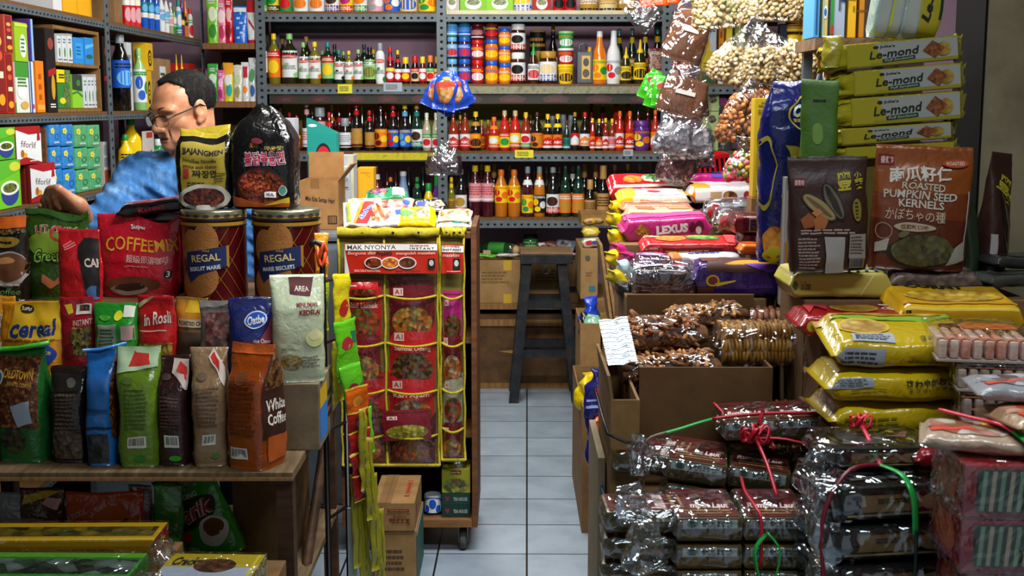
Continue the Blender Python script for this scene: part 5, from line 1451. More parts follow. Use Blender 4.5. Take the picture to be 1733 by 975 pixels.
def hang(px0,px1,top,bot,Y,col,art,label,rz,name='hanging_sachet',tilt=0,m=None,d=.018,grp='sachets hanging on the rack',n=2.2):
 a,b=P(px0,bot,Y),P(px1,top,Y)
 h=b.z-a.z
 w=max(.03,(b.x-a.x)/max(.25,math.cos(rad(rz))))
 prof=lambda w,d:[(0,w*.5,.001),(.06,w*.5,.0015),(.2,w*.49,d*.4),(.5,w*.48,d*.5),(.8,w*.49,d*.4),(.94,w*.5,.0015),(1,w*.5,.001)]
 bg=Bag(h,prof(w,d),n,.006,20,R.randint(1,90))
 mb=MB()
 bg.mesh(mb,m or film(col),24,16)
 if art:mb.art(art,bg.front,w/h,8)
 return tag(mb.build(name,None,((a.x+b.x)/2,Y,a.z),(0,rad(tilt),rad(rz))),label,'sachet',grp)
CH=lambda a,b:[('e',.5,.5,.7,.5,speck([a,b,'d8d8c8'],60)),('l',.5,.8,.7,.1,W_,2)]
hang(568,588,463,560,3.44,'c8b81c',[('e',.5,.4,.6,.3,paper('b02020'))],'yellow sachet at the top of the hanging strip',62)
hang(576,606,540,640,3.42,'5aae1c',[('e',.4,.6,.5,.2,paper('a02030')),('r',.8,.7,.3,.2,paper('1c6a4a'))],'bright green sachet under the yellow one on the rack',55,tilt=-6)
hang(590,618,615,710,3.42,'4fa520',[('e',.4,.6,.5,.2,paper('7a1c30')),('r',.8,.5,.3,.3,paper('1c6a4a'))],'bright green sachet in the middle of the rack',52,tilt=-8)
hang(606,632,690,770,3.42,'5cb424',[('e',.5,.5,.5,.3,paper('2a7a3a'))],'bright green sachet lowest of the three on the rack',50,tilt=-6)
hang(566,580,575,680,3.45,'c0b020',[],'plain yellow sachet behind the green ones on the rack',68)
hang(534,552,395,470,3.50,'c88a1c',CH('c84a1c','8a2a10'),'orange and yellow sachet hooked at the very top of the rack',40)
hang(536,554,476,560,3.50,'8aa01c',CH('c8301c','3a8a2a'),'multicoloured sachet below the rack\'s hook',40)
CARD=[('e',.5,.5,.7,.4,paper('a8641c')),('r',.5,.8,.4,.2,paper('c8ccd4'))]
for i in range(5):
 t=655+i*36
 hang(590+i*3,622+i*2,t,t+46,3.37,['c85a14','8a1a18','9a1c1c','8a1818','7a1414'][i],[('e',.5,.45,.4,.4,paper(['d88a2a','3a6a8a','4a7a8a','3a6a8a','5a8a9a'][i])),('r',.5,.96,1,.06,paper('c8b01c')),('r',.5,.04,1,.06,paper('c8b01c'))],f'red and orange card pack with yellow edges, {ORD[i]} down the hanging strip',50,'hanging_card_pack',-6,None,.01,'card packs hanging on the rack')
for i,(a,b,t,bt)in enumerate([(612,622,690,830),(622,632,740,880),(600,612,800,960),(630,642,800,965),(612,626,840,1000),(640,650,860,1000)]):
 hang(a,b,t,bt,3.36+.01*i,'8a8414',[('r',.5,.5,.1,.9,paper('6a6410'))],f'plain olive yellow sachet back, {ORD[i]} in the lower cluster on the rack',45,'hanging_sachet',-2,ink('8a8418',.4,.5,0,.4,40),.014,'olive backs of sachets on the rack')
#  grey counter behind, with cartons
QY=4.75
GM=mottled('6d757c','858d94',6,.35,.1,(1,1,1),None,4,.5,.3)
cnx0,cnx1=P(508,400,4.6).x,P(577,400,4.6).x
qx1=P(578,400,QY).x
ct=tag(empty('metal_counter',(qx1,4.62,0)),'grey metal counter with rounded corner behind the wheeled cabinet','counter')
MB().box(-.95,.34,0,.85,0,1.0,GM,None,.03).build('cabinet_body',ct)
MB().box(-.96,.35,-.01,.86,1.0005,1.03,GM,None,.012).build('top',ct)
zc=1.0315
def cbox(px0,px1,top,Y,d,col,label,name='carton',art=(),m=None,right=(),rz=0):
 a,b=P(px0,top,Y),P(px1,top,Y)
 mb=carton(b.x-a.x,d,b.z-zc,m or paper(col),art,(),(),right)
 return tag(mb.build(name,None,((a.x+b.x)/2,Y+d/2,zc),(0,0,rz)),label,'box')
a,b=P(507,306,QY),P(572,306,QY)
w_,h_=b.x-a.x,a.z-zc
mb=open_box(w_,.2,h_,kraft('a87a48','8e6438'),None,.005,[('b',.10,6),('r',.08,40)],[('t','Mie Kita Setiap Hari',.52,.6,.76,.13,K_,-6,.02),('r',.4,.95,.22,.2,kraft('8a6236','7a562e')),('l',.3,.34,.3,.14,K_,3),('l',.3,.1,.16,.05,K_,1),('r',.84,.2,.24,.17,K_),('b',.84,.2,.2,.14,kraft('a87a48','8e6438'),7)])
tag(mb.build('noodle_carton',None,((a.x+b.x)/2,QY+.1,zc)),'open brown noodle carton with raised flap on the grey counter','box')
TEAL=paper('128a80')
Yt=QY+.23
a,b=P(519,225,Yt),P(569,225,Yt)
w_,h_=b.x-a.x,a.z-zc
mb=MB()
carton(w_,.08,h_,TEAL,[('e',.55,.72,.56,.34,K_),('e',.55,.72,.48,.27,paper('c01c2c')),('r',.55,.62,.6,.14,TEAL),('e',.42,.62,.05,.03,K_),('e',.52,.63,.05,.03,K_),('e',.7,.62,.05,.03,K_),('e',.38,.56,.05,.04,K_),('e',.72,.56,.05,.04,K_),('t','LIMA',.55,.42,.34,.06,W_,0,.03)],(),(),(),.002,None,mb)
zt_=P(519,200,Yt).z-zc
mb.add([(-w_/2,-.04,h_),(w_/2,-.04,h_),(-w_/2,.04,h_+.0),(-w_/2,-.038,zt_)],[(0,1,3)],TEAL)
mb.add([(-w_/2,.038,h_),(w_/2,.038,h_),(-w_/2,.038,zt_)],[(0,1,2)],TEAL)
mb.add([(-w_/2,-.039,h_),(-w_/2,.039,h_),(-w_/2,.039,zt_),(-w_/2,-.039,zt_)],[(0,1,2,3)],TEAL)
mb.art([('e',.2,.5,.3,.2,W_)],lambda u,v,q=0:(-w_/2+u*w_,-.04-q,h_+v*(zt_-h_)),w_/(zt_-h_))
tag(mb.build('display_box',None,((a.x+b.x)/2,Yt+.04,zc)),'teal display box with a slice of red fruit drawn on it','box')
for i,(p0,p1,t,bt)in enumerate([(572,592,322,365),(571,591,282,322)]):
 Yw=QY+.25
 z_b=zc if i==0 else P(580,322,Yw).z+.001
 a,b=P(p0,t,Yw),P(p1,t,Yw)
 tag(carton(b.x-a.x,.06,a.z-z_b,paper('b9c0c4'),[('r',.5,.12,1,.08,paper('8a3a2a')),('e',.5,.62,.3,.16,paper('4aa06a')),('l',.5,.35,.5,.1,paper('6a7478'),2)]if i==0 else[('r',.5,.1,.8,.05,paper('4a5058')),('e',.7,.45,.4,.2,paper('8a9490'))]).build('tea_box',None,((a.x+b.x)/2,Yw+.03,z_b)),['white box with green mark on the counter, lower','plain white box stacked on the white box with a green mark'][i],'box')
cbox(471,498,200,Yt+.02,.1,'aeb4bc','pale grey box behind the tall black noodle pack','carton')
Yw=5.25
for i,(p0,p1,t)in enumerate([(592,603,289),(605,632,284)]):
 cbox(p0,p1,t,Yw,.1,'d99f0e',['narrow yellow carton beside the white boxes','wide plain yellow carton next to the narrow one'][i],'carton',[('l',.5,.9,.6,.04,paper('b8820a'),1),('p',[(.5,.88),(.75,.8),(.9,.92),(.88,.92),(.75,.82),(.52,.89)],paper('c08a0c'))])
cbox(573,598,263,5.05,.12,'a9a9ac','grey and cream carton behind the white boxes','carton',[('r',.8,.5,.4,1,paper('b8b49a'))])
#  the shopkeeper: one continuous body from blended volumes
def surface_nets(Dv,gx,gy,gz):
 ins=Dv<0
 c=[ins[i:ins.shape[0]-1+i,j:ins.shape[1]-1+j,k:ins.shape[2]-1+k]for i in(0,1)for j in(0,1)for k in(0,1)]
 s_=sum(a.astype(np.int8)for a in c)
 act=(s_>0)&(s_<8)
 I,J,K=np.nonzero(act)
 vid=-np.ones(act.shape,dtype=np.int64)
 vid[I,J,K]=np.arange(len(I))
 G=(gx,gy,gz)
 pos=np.zeros((len(I),3))
 cnt=np.zeros(len(I))
 cor=[(i,j,k)for i in(0,1)for j in(0,1)for k in(0,1)]
 val={q:Dv[I+q[0],J+q[1],K+q[2]]for q in cor}
 for a in cor:
  for ax in range(3):
   if a[ax]==0:
    b=list(a);b[ax]=1;b=tuple(b)
    va,vb=val[a],val[b]
    m=(va<0)!=(vb<0)
    t=np.where(m,va/np.where(m,va-vb,1),0)
    p=np.stack([G[d][(I,J,K)[d]+a[d]]for d in range(3)],1).astype(float)
    p[:,ax]+=t*(G[ax][(I,J,K)[ax]+1]-G[ax][(I,J,K)[ax]])
    pos[m]+=p[m]
    cnt[m]+=1
 pos/=cnt[:,None]
 faces=[]
 for ax in range(3):
  sl0=[slice(None)]*3;sl1=[slice(None)]*3
  sl0[ax]=slice(0,-1);sl1[ax]=slice(1,None)
  m=ins[tuple(sl0)]!=ins[tuple(sl1)]
  E=np.array(np.nonzero(m)).T
  o1,o2=[d for d in range(3)if d!=ax]
  ok=(E[:,o1]>0)&(E[:,o2]>0)&(E[:,o1]<Dv.shape[o1]-1)&(E[:,o2]<Dv.shape[o2]-1)
  E=E[ok]
  q=[]
  for d1,d2 in((1,1),(0,1),(0,0),(1,0)):
   e=E.copy()
   e[:,o1]-=d1;e[:,o2]-=d2
   q.append(vid[e[:,0],e[:,1],e[:,2]])
  F_=np.stack(q,1)
  sgn=ins[tuple(E.T)]
  if ax==1:
   sgn=~sgn
  F_[~sgn]=F_[~sgn][:,::-1]
  faces.append(F_)
 return pos,np.concatenate(faces)
class Vol:
 def __init__(s,gx,gy,gz):
  s.g=[np.asarray(a,dtype=np.float32)for a in(gx,gy,gz)]
  s.D=np.full([len(a)for a in s.g],1,dtype=np.float32)
 def block(s,lo,hi):
  r=[]
  for a,l,h in zip(s.g,lo,hi):
   r.append(slice(max(0,np.searchsorted(a,l)-1),min(len(a),np.searchsorted(a,h)+1)))
  pts=np.meshgrid(*[a[q]for a,q in zip(s.g,r)],indexing='ij')
  return tuple(r),pts
 def merge(s,sl,d,k,sub=False):
  a=s.D[sl]
  if sub:
   d=-d
   h=np.maximum(k-np.abs(a-d),0)/k
   s.D[sl]=np.maximum(a,d)+h*h*k*.25
  else:
   h=np.maximum(k-np.abs(a-d),0)/k
   s.D[sl]=np.minimum(a,d)-h*h*k*.25
 def cap(s,a,b,ra,rb,k=.02,sq=(1,1,1)):
  a,b=np.array(a,float),np.array(b,float)
  m=max(ra,rb)+k+.03
  sl,(x,y,z)=s.block(np.minimum(a,b)-m,np.maximum(a,b)+m)
  ab=b-a
  t=np.clip(((x-a[0])*ab[0]+(y-a[1])*ab[1]+(z-a[2])*ab[2])/max(1e-9,ab@ab),0,1)
  d=np.sqrt(((x-a[0]-t*ab[0])/sq[0])**2+((y-a[1]-t*ab[1])/sq[1])**2+((z-a[2]-t*ab[2])/sq[2])**2)-(ra+(rb-ra)*t)
  s.merge(sl,d.astype(np.float32),k)
 def ell(s,c,r,k=.02,Mi=None,o=None,sub=False):
  """ellipsoid; with Mi, c is in the frame (3x3 columns Mi, origin o)"""
  c,r=np.array(c,float),np.array(r,float)
  w=o+Mi@c if Mi is not None else c
  m=r.max()+k+.02
  sl,(x,y,z)=s.block(w-m,w+m)
  q=np.stack([x-w[0],y-w[1],z-w[2]],-1)
  if Mi is not None:
   q=q@Mi
  k0=np.sqrt(((q/r)**2).sum(-1))
  k1=np.sqrt(((q/r**2)**2).sum(-1))+1e-9
  s.merge(sl,(k0*(k0-1)/k1).astype(np.float32),k,sub)
def axis(*segs):
 out=[]
 for a,b,st in segs:
  out+=list(np.arange(a,b-1e-6,st))
 return np.array(out+[segs[-1][1]])
MX,MY=-1.0,4.03
HC=np.array(P(312,182,3.98))+np.array((0,0,-.004))
HS=1.0
yw,pt,rl=rad(42),rad(13),rad(-3)
fwd=np.array((-math.sin(yw)*math.cos(pt),-math.cos(yw)*math.cos(pt),-math.sin(pt)))
upv=np.array((-math.sin(yw)*math.sin(pt),-math.cos(yw)*math.sin(pt),math.cos(pt)))
lef=np.cross(upv,fwd)*1.0
HM=np.stack([lef,fwd,upv],1)
hl=lambda c:HC+HM@(np.array(c)*HS)
V=Vol(axis((-1.46,-1.40,.015),(-1.40,-1.20,.0036),(-1.20,-1.16,.01),(-1.16,-.90,.0031),(-.90,-.62,.0085)),axis((3.48,3.72,.0036),(3.72,3.84,.01),(3.84,4.14,.0031),(4.14,4.32,.012)),axis((-.01,1.13,.014),(1.13,1.30,.0036),(1.30,1.32,.008),(1.32,1.66,.0031)))
def h_ell(c,r,k=.012,sub=False):
 V.ell(np.array(c)*HS,np.array(r)*HS,k,HM,HC,sub)
def h_cap(a,b,ra,rb,k=.01):
 V.cap(hl(a),hl(b),ra*HS,rb*HS,k)
h_ell((0,-.018,.034),(.073,.094,.082),.02)
h_ell((0,.03,.026),(.065,.064,.066),.03)
h_ell((0,.046,-.03),(.057,.056,.07),.03)
h_ell((0,.052,-.075),(.045,.046,.035),.025)
h_ell((0,.089,-.098),(.019,.014,.014),.02)
for sx in(-1,1):
 h_ell((sx*.044,.052,-.030),(.022,.026,.020),.02)
 h_ell((sx*.052,.012,-.065),(.014,.03,.025),.03)
 h_ell((sx*.028,.084,.016),(.034,.014,.009),.022)
 h_ell((sx*.031,.106,-.004),(.020,.014,.012),.014,True)
 h_ell((sx*.031,.0805,-.005),(.0165,.0155,.0115),.006)
 h_ell((sx*.031,.0960,-.0105),(.013,.003,.0016),.002,True)
h_cap((0,.090,.010),(0,.112,-.034),.0085,.0125,.012)
h_ell((0,.113,-.040),(.0155,.0135,.012),.008)
for sx in(-1,1):
 h_ell((sx*.0135,.102,-.043),(.009,.011,.008),.006)
 h_ell((sx*.007,.108,-.0525),(.0045,.006,.004),.003,True)
 h_cap((sx*.022,.094,-.050),(sx*.034,.076,-.082),.003,.003,.012)
for sx in(-1,1):
 h_cap((sx*.020,.104,-.048),(sx*.033,.088,-.072),.002,.002,.008)if False else h_ell((sx*.029,.0955,-.060),(.0025,.012,.014),.006,True)
 h_ell((sx*.031,.0985,-.018),(.014,.004,.0018),.005,True)
 h_ell((sx*.031,.0985,.0045),(.014,.004,.0014),.004,True)
h_cap((-.018,.089,-.066),(.018,.089,-.066),.007,.007,.008)
h_cap((-.014,.090,-.079),(.014,.090,-.079),.0075,.0075,.008)
h_ell((0,.100,-.0725),(.026,.010,.0018),.003,True)
for sx in(-1,1):
 h_ell((sx*.074,-.008,-.006),(.010,.022,.034),.008)
 h_ell((sx*.0885,-.004,.0),(.010,.011,.019),.004,True)
 h_ell((sx*.078,.010,-.010),(.005,.004,.008),.004)
 h_ell((sx*.074,.004,-.036),(.007,.009,.010),.006)
nb=np.array((MX,MY+.015,1.335))
V.cap(hl((0,-.03,-.05)),nb,.058,.062,.03)
V.cap(nb,(MX,MY+.02,1.24),.058,.08,.05)
RSH,LSH=np.array((-1.170,4.02,1.268)),np.array((-.815,4.05,1.268))
V.cap(RSH,LSH,.055,.055,.06)
V.cap((MX-.07,MY+.01,1.20),(MX-.06,MY+.02,.92),.11,.105,.08)
V.cap((MX+.07,MY+.02,1.20),(MX+.06,MY+.03,.92),.11,.105,.08)
REL,RWR=np.array((-1.275,3.83,1.085)),np.array(P(133,343,3.63))+(0,0,-.012)
V.cap(RSH,REL,.050,.041,.03)
V.cap(REL,RWR,.041,.027,.02)
LEL,LWR=np.array((-.735,4.03,.99)),np.array((-.725,3.95,.77))
V.cap(LSH,LEL,.050,.041,.03)
V.cap(LEL,LWR,.040,.027,.02)
def hand(wr,kn_dir,across,nrm,curl,s=1.0):
 """wrist point, direction to the knuckles, direction to the thumb side, back-of-hand normal"""
 kn_dir,across,nrm=[np.array(v,float)/np.linalg.norm(v)for v in(kn_dir,across,nrm)]
 pal=wr+kn_dir*.05*s
 for i,off in enumerate((.028,.009,-.010,-.027)):
  k=wr+kn_dir*(.088-.004*abs(i-1))*s+across*off*s+nrm*.004
  V.cap(wr+kn_dir*.012+across*off*.55*s,k,.0155,.0118,.016)
  a=curl[0]
  d1=kn_dir*math.cos(a)-nrm*math.sin(a)
  L=(.042,.046,.043,.034)[i]*s
  p1=k+d1*L
  a+=curl[1]
  d2=kn_dir*math.cos(a)-nrm*math.sin(a)
  p2=p1+d2*L*.62
  a+=curl[2]
  d3=kn_dir*math.cos(a)-nrm*math.sin(a)
  p3=p2+d3*L*.48
  V.cap(k,p1,.0108,.0092,.006)
  V.cap(p1,p2,.0092,.0082,.004)
  V.cap(p2,p3,.0082,.0068,.004)
 t0=wr+kn_dir*.02+across*.022
 t1=t0+(kn_dir*.5+across*.7-nrm*.4)*.042*s
 t2=t1+(kn_dir*.85+across*.15-nrm*.55)*.034*s
 t3=t2+(kn_dir*.85-across*.1-nrm*.55)*.026*s
 V.cap(t0,t1,.0155,.0122,.01)
 V.cap(t1,t2,.0118,.0102,.005)
 V.cap(t2,t3,.0102,.008,.004)
hand(RWR,(-.62,-.42,.52),(-.62,.62,-.2),(.32,-.45,.86),(1.25,.75,.5),1.0)
hand(LWR,(.02,-.12,-1),(-.1,-1,.1),(1,0,.1),(.3,.45,.3))
V.cap((MX-.07,MY+.02,.92),(MX+.07,MY+.02,.92),.115,.115,.05)
for sx in(-1,1):
 V.cap((MX+sx*.085,MY+.02,.88),(MX+sx*.10,MY+.01,.48),.085,.055,.04)
 V.cap((MX+sx*.10,MY+.01,.48),(MX+sx*.105,MY+.04,.09),.052,.036,.03)
 V.cap((MX+sx*.105,MY+.05,.035),(MX+sx*.115,MY-.12,.025),.034,.028,.03)
pos,fcs=surface_nets(V.D,*V.g)
SKIN=mottled('a8694a','c48a66',22,.4,.12,(1,1,1),'d09c78',5,.45)
SKIN.node_tree.nodes['Principled BSDF'].inputs['Subsurface Weight'].default_value=0
LIP=mottled('9a5a48','a86a56',30,.45,.1)
man=tag(empty('person',(MX,MY,0)),'older man in blue shirt and glasses looking down, one arm reaching over the table','person')
me=DT.meshes.new('body')
me.from_pydata([tuple(p)for p in(pos-np.array((MX,MY,0)))],[],[tuple(int(i)for i in f)for f in fcs])
me.materials.append(SKIN)
me.materials.append(LIP)
loc=((pos-HC)@HM)/HS
lipv=(np.abs(loc[:,0])<.021)&(loc[:,1]>.078)&(loc[:,2]<-.061)&(loc[:,2]>-.086)
fm=lipv[fcs].all(1)
me.polygons.foreach_set('material_index',fm.astype(np.int32))
me.polygons.foreach_set('use_smooth',np.ones(len(fcs),dtype=bool))
bo=DT.objects.new('body',me)
COL.objects.link(bo)
bo.parent=man
def vol_child(Vv,name,mat,cut=None,parent=man):
 p,f=surface_nets(Vv.D,*Vv.g)
 m=DT.meshes.new(name)
 m.from_pydata([tuple(q)for q in(p-np.array((MX,MY,0)))],[],[tuple(int(i)for i in q)for q in f])
 m.materials.append(mat)
 m.polygons.foreach_set('use_smooth',np.ones(len(f),dtype=bool))
 o=DT.objects.new(name,m)
 COL.objects.link(o)
 o.parent=parent
 return o
lo,hi=HC-.19,HC+.19
Vh=Vol(*[np.arange(a,b,.0036)for a,b in zip(lo,hi)])
Vh.ell(np.array((0,-.018,.034))*HS,np.array((.0735,.0945,.083))*HS+.0022,.02,HM,HC)
Vh.ell(np.array((0,.03,.03))*HS,np.array((.066,.066,.07))*HS+.003,.03,HM,HC)
x,y,z=np.meshgrid(*Vh.g,indexing='ij')
q=(np.stack([x-HC[0],y-HC[1],z-HC[2]],-1)@HM)/HS
hx_,hy_,hz_=q[...,0],q[...,1],q[...,2]
edge=np.interp(hz_,[-.09,-.06,-.03,0,.02,.045,.07,.095,.12,.14],[-.06,-.045,-.028,.006,.026,.026,.024,.05,.078,.085])
edge+=np.clip(.024-np.abs(hx_),0,.024)*1.0*(hz_>.07)
edge+=.0035*np.sin(hx_*300)*np.sin(hz_*230+1)
Vh.D=np.maximum(Vh.D,np.maximum(hy_-edge,-.075-hz_)*HS).astype(np.float32)
Vh.D+=(.0012*np.sin(x*900+z*300)*np.sin(y*800)*np.sin(z*600)).astype(np.float32)
HAIR=mottled('070606','171514',90,.75,.6,(1,1,.35),'34302e',3,.15)
pv,pf=surface_nets(Vh.D,*Vh.g)
hb_=MB()
hb_.add([tuple(q_)for q_ in(pv-np.array((MX,MY,0)))],[tuple(int(i)for i in q_)for q_ in pf],HAIR,True)
rr_=random.Random(5)
SH_=[ink(c,.6,.2)for c in('0a0908','161312','2b2826','55504c')]
for _ in range(5200):
 vi=rr_.randrange(len(pv))
 l0=HM.T@(pv[vi]-HC)
 n_=l0-np.array((0,-.018,.03))
 n_/=np.linalg.norm(n_)
 d_=n_*rr_.uniform(.05,.28)+np.array((rr_.uniform(-.35,.35),rr_.uniform(-.2,.5)if l0[2]>.07 else rr_.uniform(-.7,.0),rr_.uniform(-.7,.1)))
 d_/=np.linalg.norm(d_)
 L_=rr_.uniform(.005,.010)
 a_=HC+HM@(l0-n_*.002)-np.array((MX,MY,0))
 hb_.tube([a_,a_+HM@d_*L_*.6,a_+HM@(d_*L_-n_*.002)],[.0006,.0005,.0002],SH_[rr_.choice((0,0,0,1,1,2,2)if l0[2]<.07 else(0,0,0,1,1))],3)
hb_.build('hair',man)
for sx in(-1,1):
 pts=[hl((sx*(.014+.036*t),.1015-.013*t*t-.004*t,.0185+.006*math.sin(t*2.6)))for t in np.linspace(0,1,7)]
 MB().tube(pts,[.003,.0046,.0052,.005,.0044,.0034,.0016],ink('241d1a',.7),6,None,.5).build('eyebrow',man,(-MX,-MY,0))
Vs=Vol(axis((-1.40,-.62,.0075)),axis((3.66,4.30,.0075)),axis((.84,1.40,.0075)))
V_=V
V=Vs
e=.016
Vs.cap(RSH,LSH,.055+e,.055+e,.06)
Vs.cap((MX-.08,MY+.02,1.262),(MX+.08,MY+.03,1.262),.05,.05,.05)
Vs.cap((MX-.07,MY+.01,1.20),(MX-.06,MY+.02,.86),.11+e,.115+e,.08)
Vs.cap((MX+.07,MY+.02,1.20),(MX+.06,MY+.03,.86),.11+e,.115+e,.08)
Vs.cap(RSH,REL,.058+e,.05+e,.03)
Vs.cap(REL,REL+(RWR-REL)*.55,.05+e,.036+e,.02)
Vs.cap(LSH,LEL,.058+e,.05+e,.03)
Vs.cap(LEL,LEL+(LWR-LEL)*.8,.048+e,.032+e,.02)
x,y,z=np.meshgrid(*Vs.g,indexing='ij')
Vs.D+=(.004*np.sin(x*60+z*95)*np.sin(y*40+x*30)+.003*np.sin(z*160+x*90)).astype(np.float32)
DENIM=mottled('1f4779','4179b4',6,.85,.4,(3,3,.7),'8fb8de',7)
vol_child(Vs,'shirt',DENIM)
cn=np.array((MX-.012,MY-.004,1.322))
mb=MB()
ring=[]
for sg in(0,):
 def cf(u,v):
  a=rad(-118)+u*rad(416-118-0)if False else rad(-80+340*u)
  r_=.072+.016*v
  drop=.018+.05*max(0,math.cos(a+PI/2+.2))**3
  return(cn[0]-MX+math.cos(a)*r_*1.05,cn[1]-MY+math.sin(a)*r_*.95,cn[2]+.012-v*(drop+.018)+.010*math.sin(a))
 mb.grid(cf,40,5,mottled('2a5286','4a80ba',9,.85,.3))
mb.build('collar',man)
sm=[(RSH[0]-.012+.02*math.cos(t)-MX,RSH[1]-.072+.03*(1-math.sin(t))-MY,RSH[2]+.045-t*.05)for t in np.linspace(0,2.2,10)]
MB().tube(sm,.0022,ink('9fc0e0',.9),5).build('seam',man)
pl=[(cn[0]-MX+.02+.004*i,cn[1]-MY-.118-.004*i,cn[2]-.07-.03*i)for i in range(9)]
MB().tube(pl,.016,mottled('6a7076','8a9096',12,.9,.3),6,None,.25).build('placket',man)
V=Vt=Vol(axis((-1.26,-.74,.011)),axis((3.86,4.24,.011)),axis((.05,.99,.011)))
Vt.cap((MX-.07,MY+.02,.92),(MX+.07,MY+.02,.92),.125,.125,.05)
for sx in(-1,1):
 Vt.cap((MX+sx*.085,MY+.02,.88),(MX+sx*.10,MY+.01,.48),.098,.075,.04)
 Vt.cap((MX+sx*.10,MY+.01,.48),(MX+sx*.105,MY+.04,.10),.073,.062,.03)
vol_child(Vt,'trousers',mottled('22252c','343a44',8,.9,.2))
for sx in(-1,1):
 V=Vq=Vol(np.arange(MX+sx*.11-.09,MX+sx*.11+.09,.008),np.arange(MY-.22,MY+.16,.008),np.arange(-.008,.12,.008))
 Vq.cap((MX+sx*.105,MY+.05,.04),(MX+sx*.117,MY-.13,.033),.045,.04,.03)
 x,y,z=np.meshgrid(*Vq.g,indexing='ij')
 Vq.D=np.maximum(Vq.D,.002-z).astype(np.float32)
 vol_child(Vq,'shoe',ink('1a1410',.5))
V=V_
gl=tag(empty('eyeglasses',tuple(hl((0,.112,-.014)))),'thin dark framed eyeglasses sitting low on the man\'s nose','glasses')
g0=hl((0,.112,-.014))
FR=ink('15120f',.3,.5,.4)
for sx in(-1,1):
 rim=[hl((sx*(.0345+.0265*math.copysign(abs(math.cos(a))**.7,math.cos(a))),.117-.012*abs(math.cos(a)*.5+.5),-.014+.0165*math.copysign(abs(math.sin(a))**.7,math.sin(a))))-g0 for a in np.linspace(0,2*PI,25)]
 MB().tube(rim,[.0019 if p_[2]>rim[0][2]else.0009 for p_ in rim],FR,6).build('rim',gl)
 l_=MB()
 l_.add([tuple(p)for p in rim[:-1]],[tuple(range(24))],clear('e8eef0',.04,.03,0,1))
 l_.build('lens',gl)
 tmpl=[hl(p)-g0 for p in((sx*.061,.106,-.008),(sx*.075,.085,.0),(sx*.0835,.03,.008),(sx*.0845,-.004,.014),(sx*.082,-.022,.004))]
 MB().tube(tmpl,[.0017,.0024,.0024,.002,.0016],FR,6).build('temple',gl)
MB().tube([hl(p)-g0 for p in((-.0105,.1135,-.010),(0,.119,-.006),(.0105,.1135,-.010))],.0014,FR,6).build('bridge',gl)
#  the end of the aisle: stool, base cabinet and cartons
SY=6.30
STW=mottled('0f1114','1e2226',18,.45,.3,(1,1,1),'3a2c22')
sx0,sx1=P(880,430,SY).x,P(969,430,SY).x
scx=(sx0+sx1)/2
sz=P(925,427,SY).z
st=tag(empty('bar_stool',(scx,SY+.11,0)),'tall black wooden stool with a cut-out seat edge standing at the end of the aisle','stool')
sw=(sx1-sx0)/2
mb=MB().box(-sw,sw,-.15,.15,sz-.055,sz-.006,STW,None,.004).box(-sw+.002,sw-.002,-.148,.148,sz-.0058,sz,mottled('6a5236','8a6d48',9,.6),None,.002)
mb.build('seat',st)
def leg(x0,x1,y0,y1):
 m=MB()
 a,b=Vector((x0,y0,sz-.0555)),Vector((x1,y1,0))
 t=.024
 vs=[(p.x+i*t,p.y+j*t*.8,p.z)for p in(b,a)for i,j in((-1,-1),(1,-1),(1,1),(-1,1))]
 m.add(vs,[(0,1,2,3),(4,5,6,7),(0,1,5,4),(1,2,6,5),(2,3,7,6),(3,0,4,7)],STW)
 m.build('leg',st)
fl0,fl1=P(892,455,SY).x-scx,P(869,680,SY).x-scx
fr0,fr1=P(951,455,SY).x-scx,P(975,680,SY).x-scx
leg(fl0,fl1,-.11,-.125);leg(fr0,fr1,-.11,-.125);leg(fl0,fl1,.11,.15);leg(fr0,fr1,.11,.15)
def rung(ya,yb,y,back=False):
 za,zb=P(925,yb,SY+y+.11).z,P(925,ya,SY+y+.11).z
 zm_=(za+zb)/2
 t=1-zm_/sz
 xa,xb=fl0+(fl1-fl0)*t,fr0+(fr1-fr0)*t
 MB().box(xa+.024,xb-.024,y-.01,y+.012,za,zb,STW).build('rung',st)
rung(508,522,-.112);rung(592,605,-.118);rung(498,506,.12);rung(574,587,.13)
for i,(ya,yb)in enumerate(((545,553),(620,628))):
 z=P(925,(ya+yb)/2,SY+.1).z
 for s_ in(0,1):
  t=1-z/sz
  x=(fl0+(fl1-fl0)*t)if s_==0 else(fr0+(fr1-fr0)*t)
  MB().box(x-.009,x+.009,-.09,.11,z-.012,z+.012,STW).build('rung',st)
MB().tube([(.0+.016*math.cos(a)-.002,-.146,sz-.085+.02*math.sin(a))for a in np.linspace(0,2*PI,15)],.003,STW,6).build('hanging_ring',st)
KY=6.60
kx0,kx1=P(797,600,KY).x,P(992,600,KY).x
kz=P(890,514,KY).z
BW=wood('5d4022','3f2a15',(3,3,3))
BWL=wood('8a6638','6b4a26',(12,1,1))
kc=tag(empty('base_cabinet',((kx0+kx1)/2,KY,0)),'low brown wooden cabinet against the back wall behind the stool','cabinet')
hw_=(kx1-kx0)/2
MB().box(-hw_,hw_,.012,.5,.03,kz-.06,BW).build('cabinet_body',kc)
MB().box(-hw_,hw_,0,.5,0,.0295,BWL).build('plinth',kc)
MB().box(-hw_,hw_,0,.0115,kz-.12,kz-.085,BWL).build('rail',kc)
MB().box(-hw_,hw_,-.005,.5,kz-.03,kz,BWL).build('top',kc)
MB().add([(-.11,-.0015,.17),(.02,-.0015,.15),(.06,-.0015,.165),(.03,-.0015,.18),(-.02,-.0015,.178)],[(0,1,2,3,4)],paper('a0713c')).build('chipped_patch',kc,(-.05,.012,.03))
KB=('9a7a4c','82643a')
a,b=P(803,510,KY+.02),P(881,510,KY+.02)
hz1=P(840,441,KY+.02).z-kz
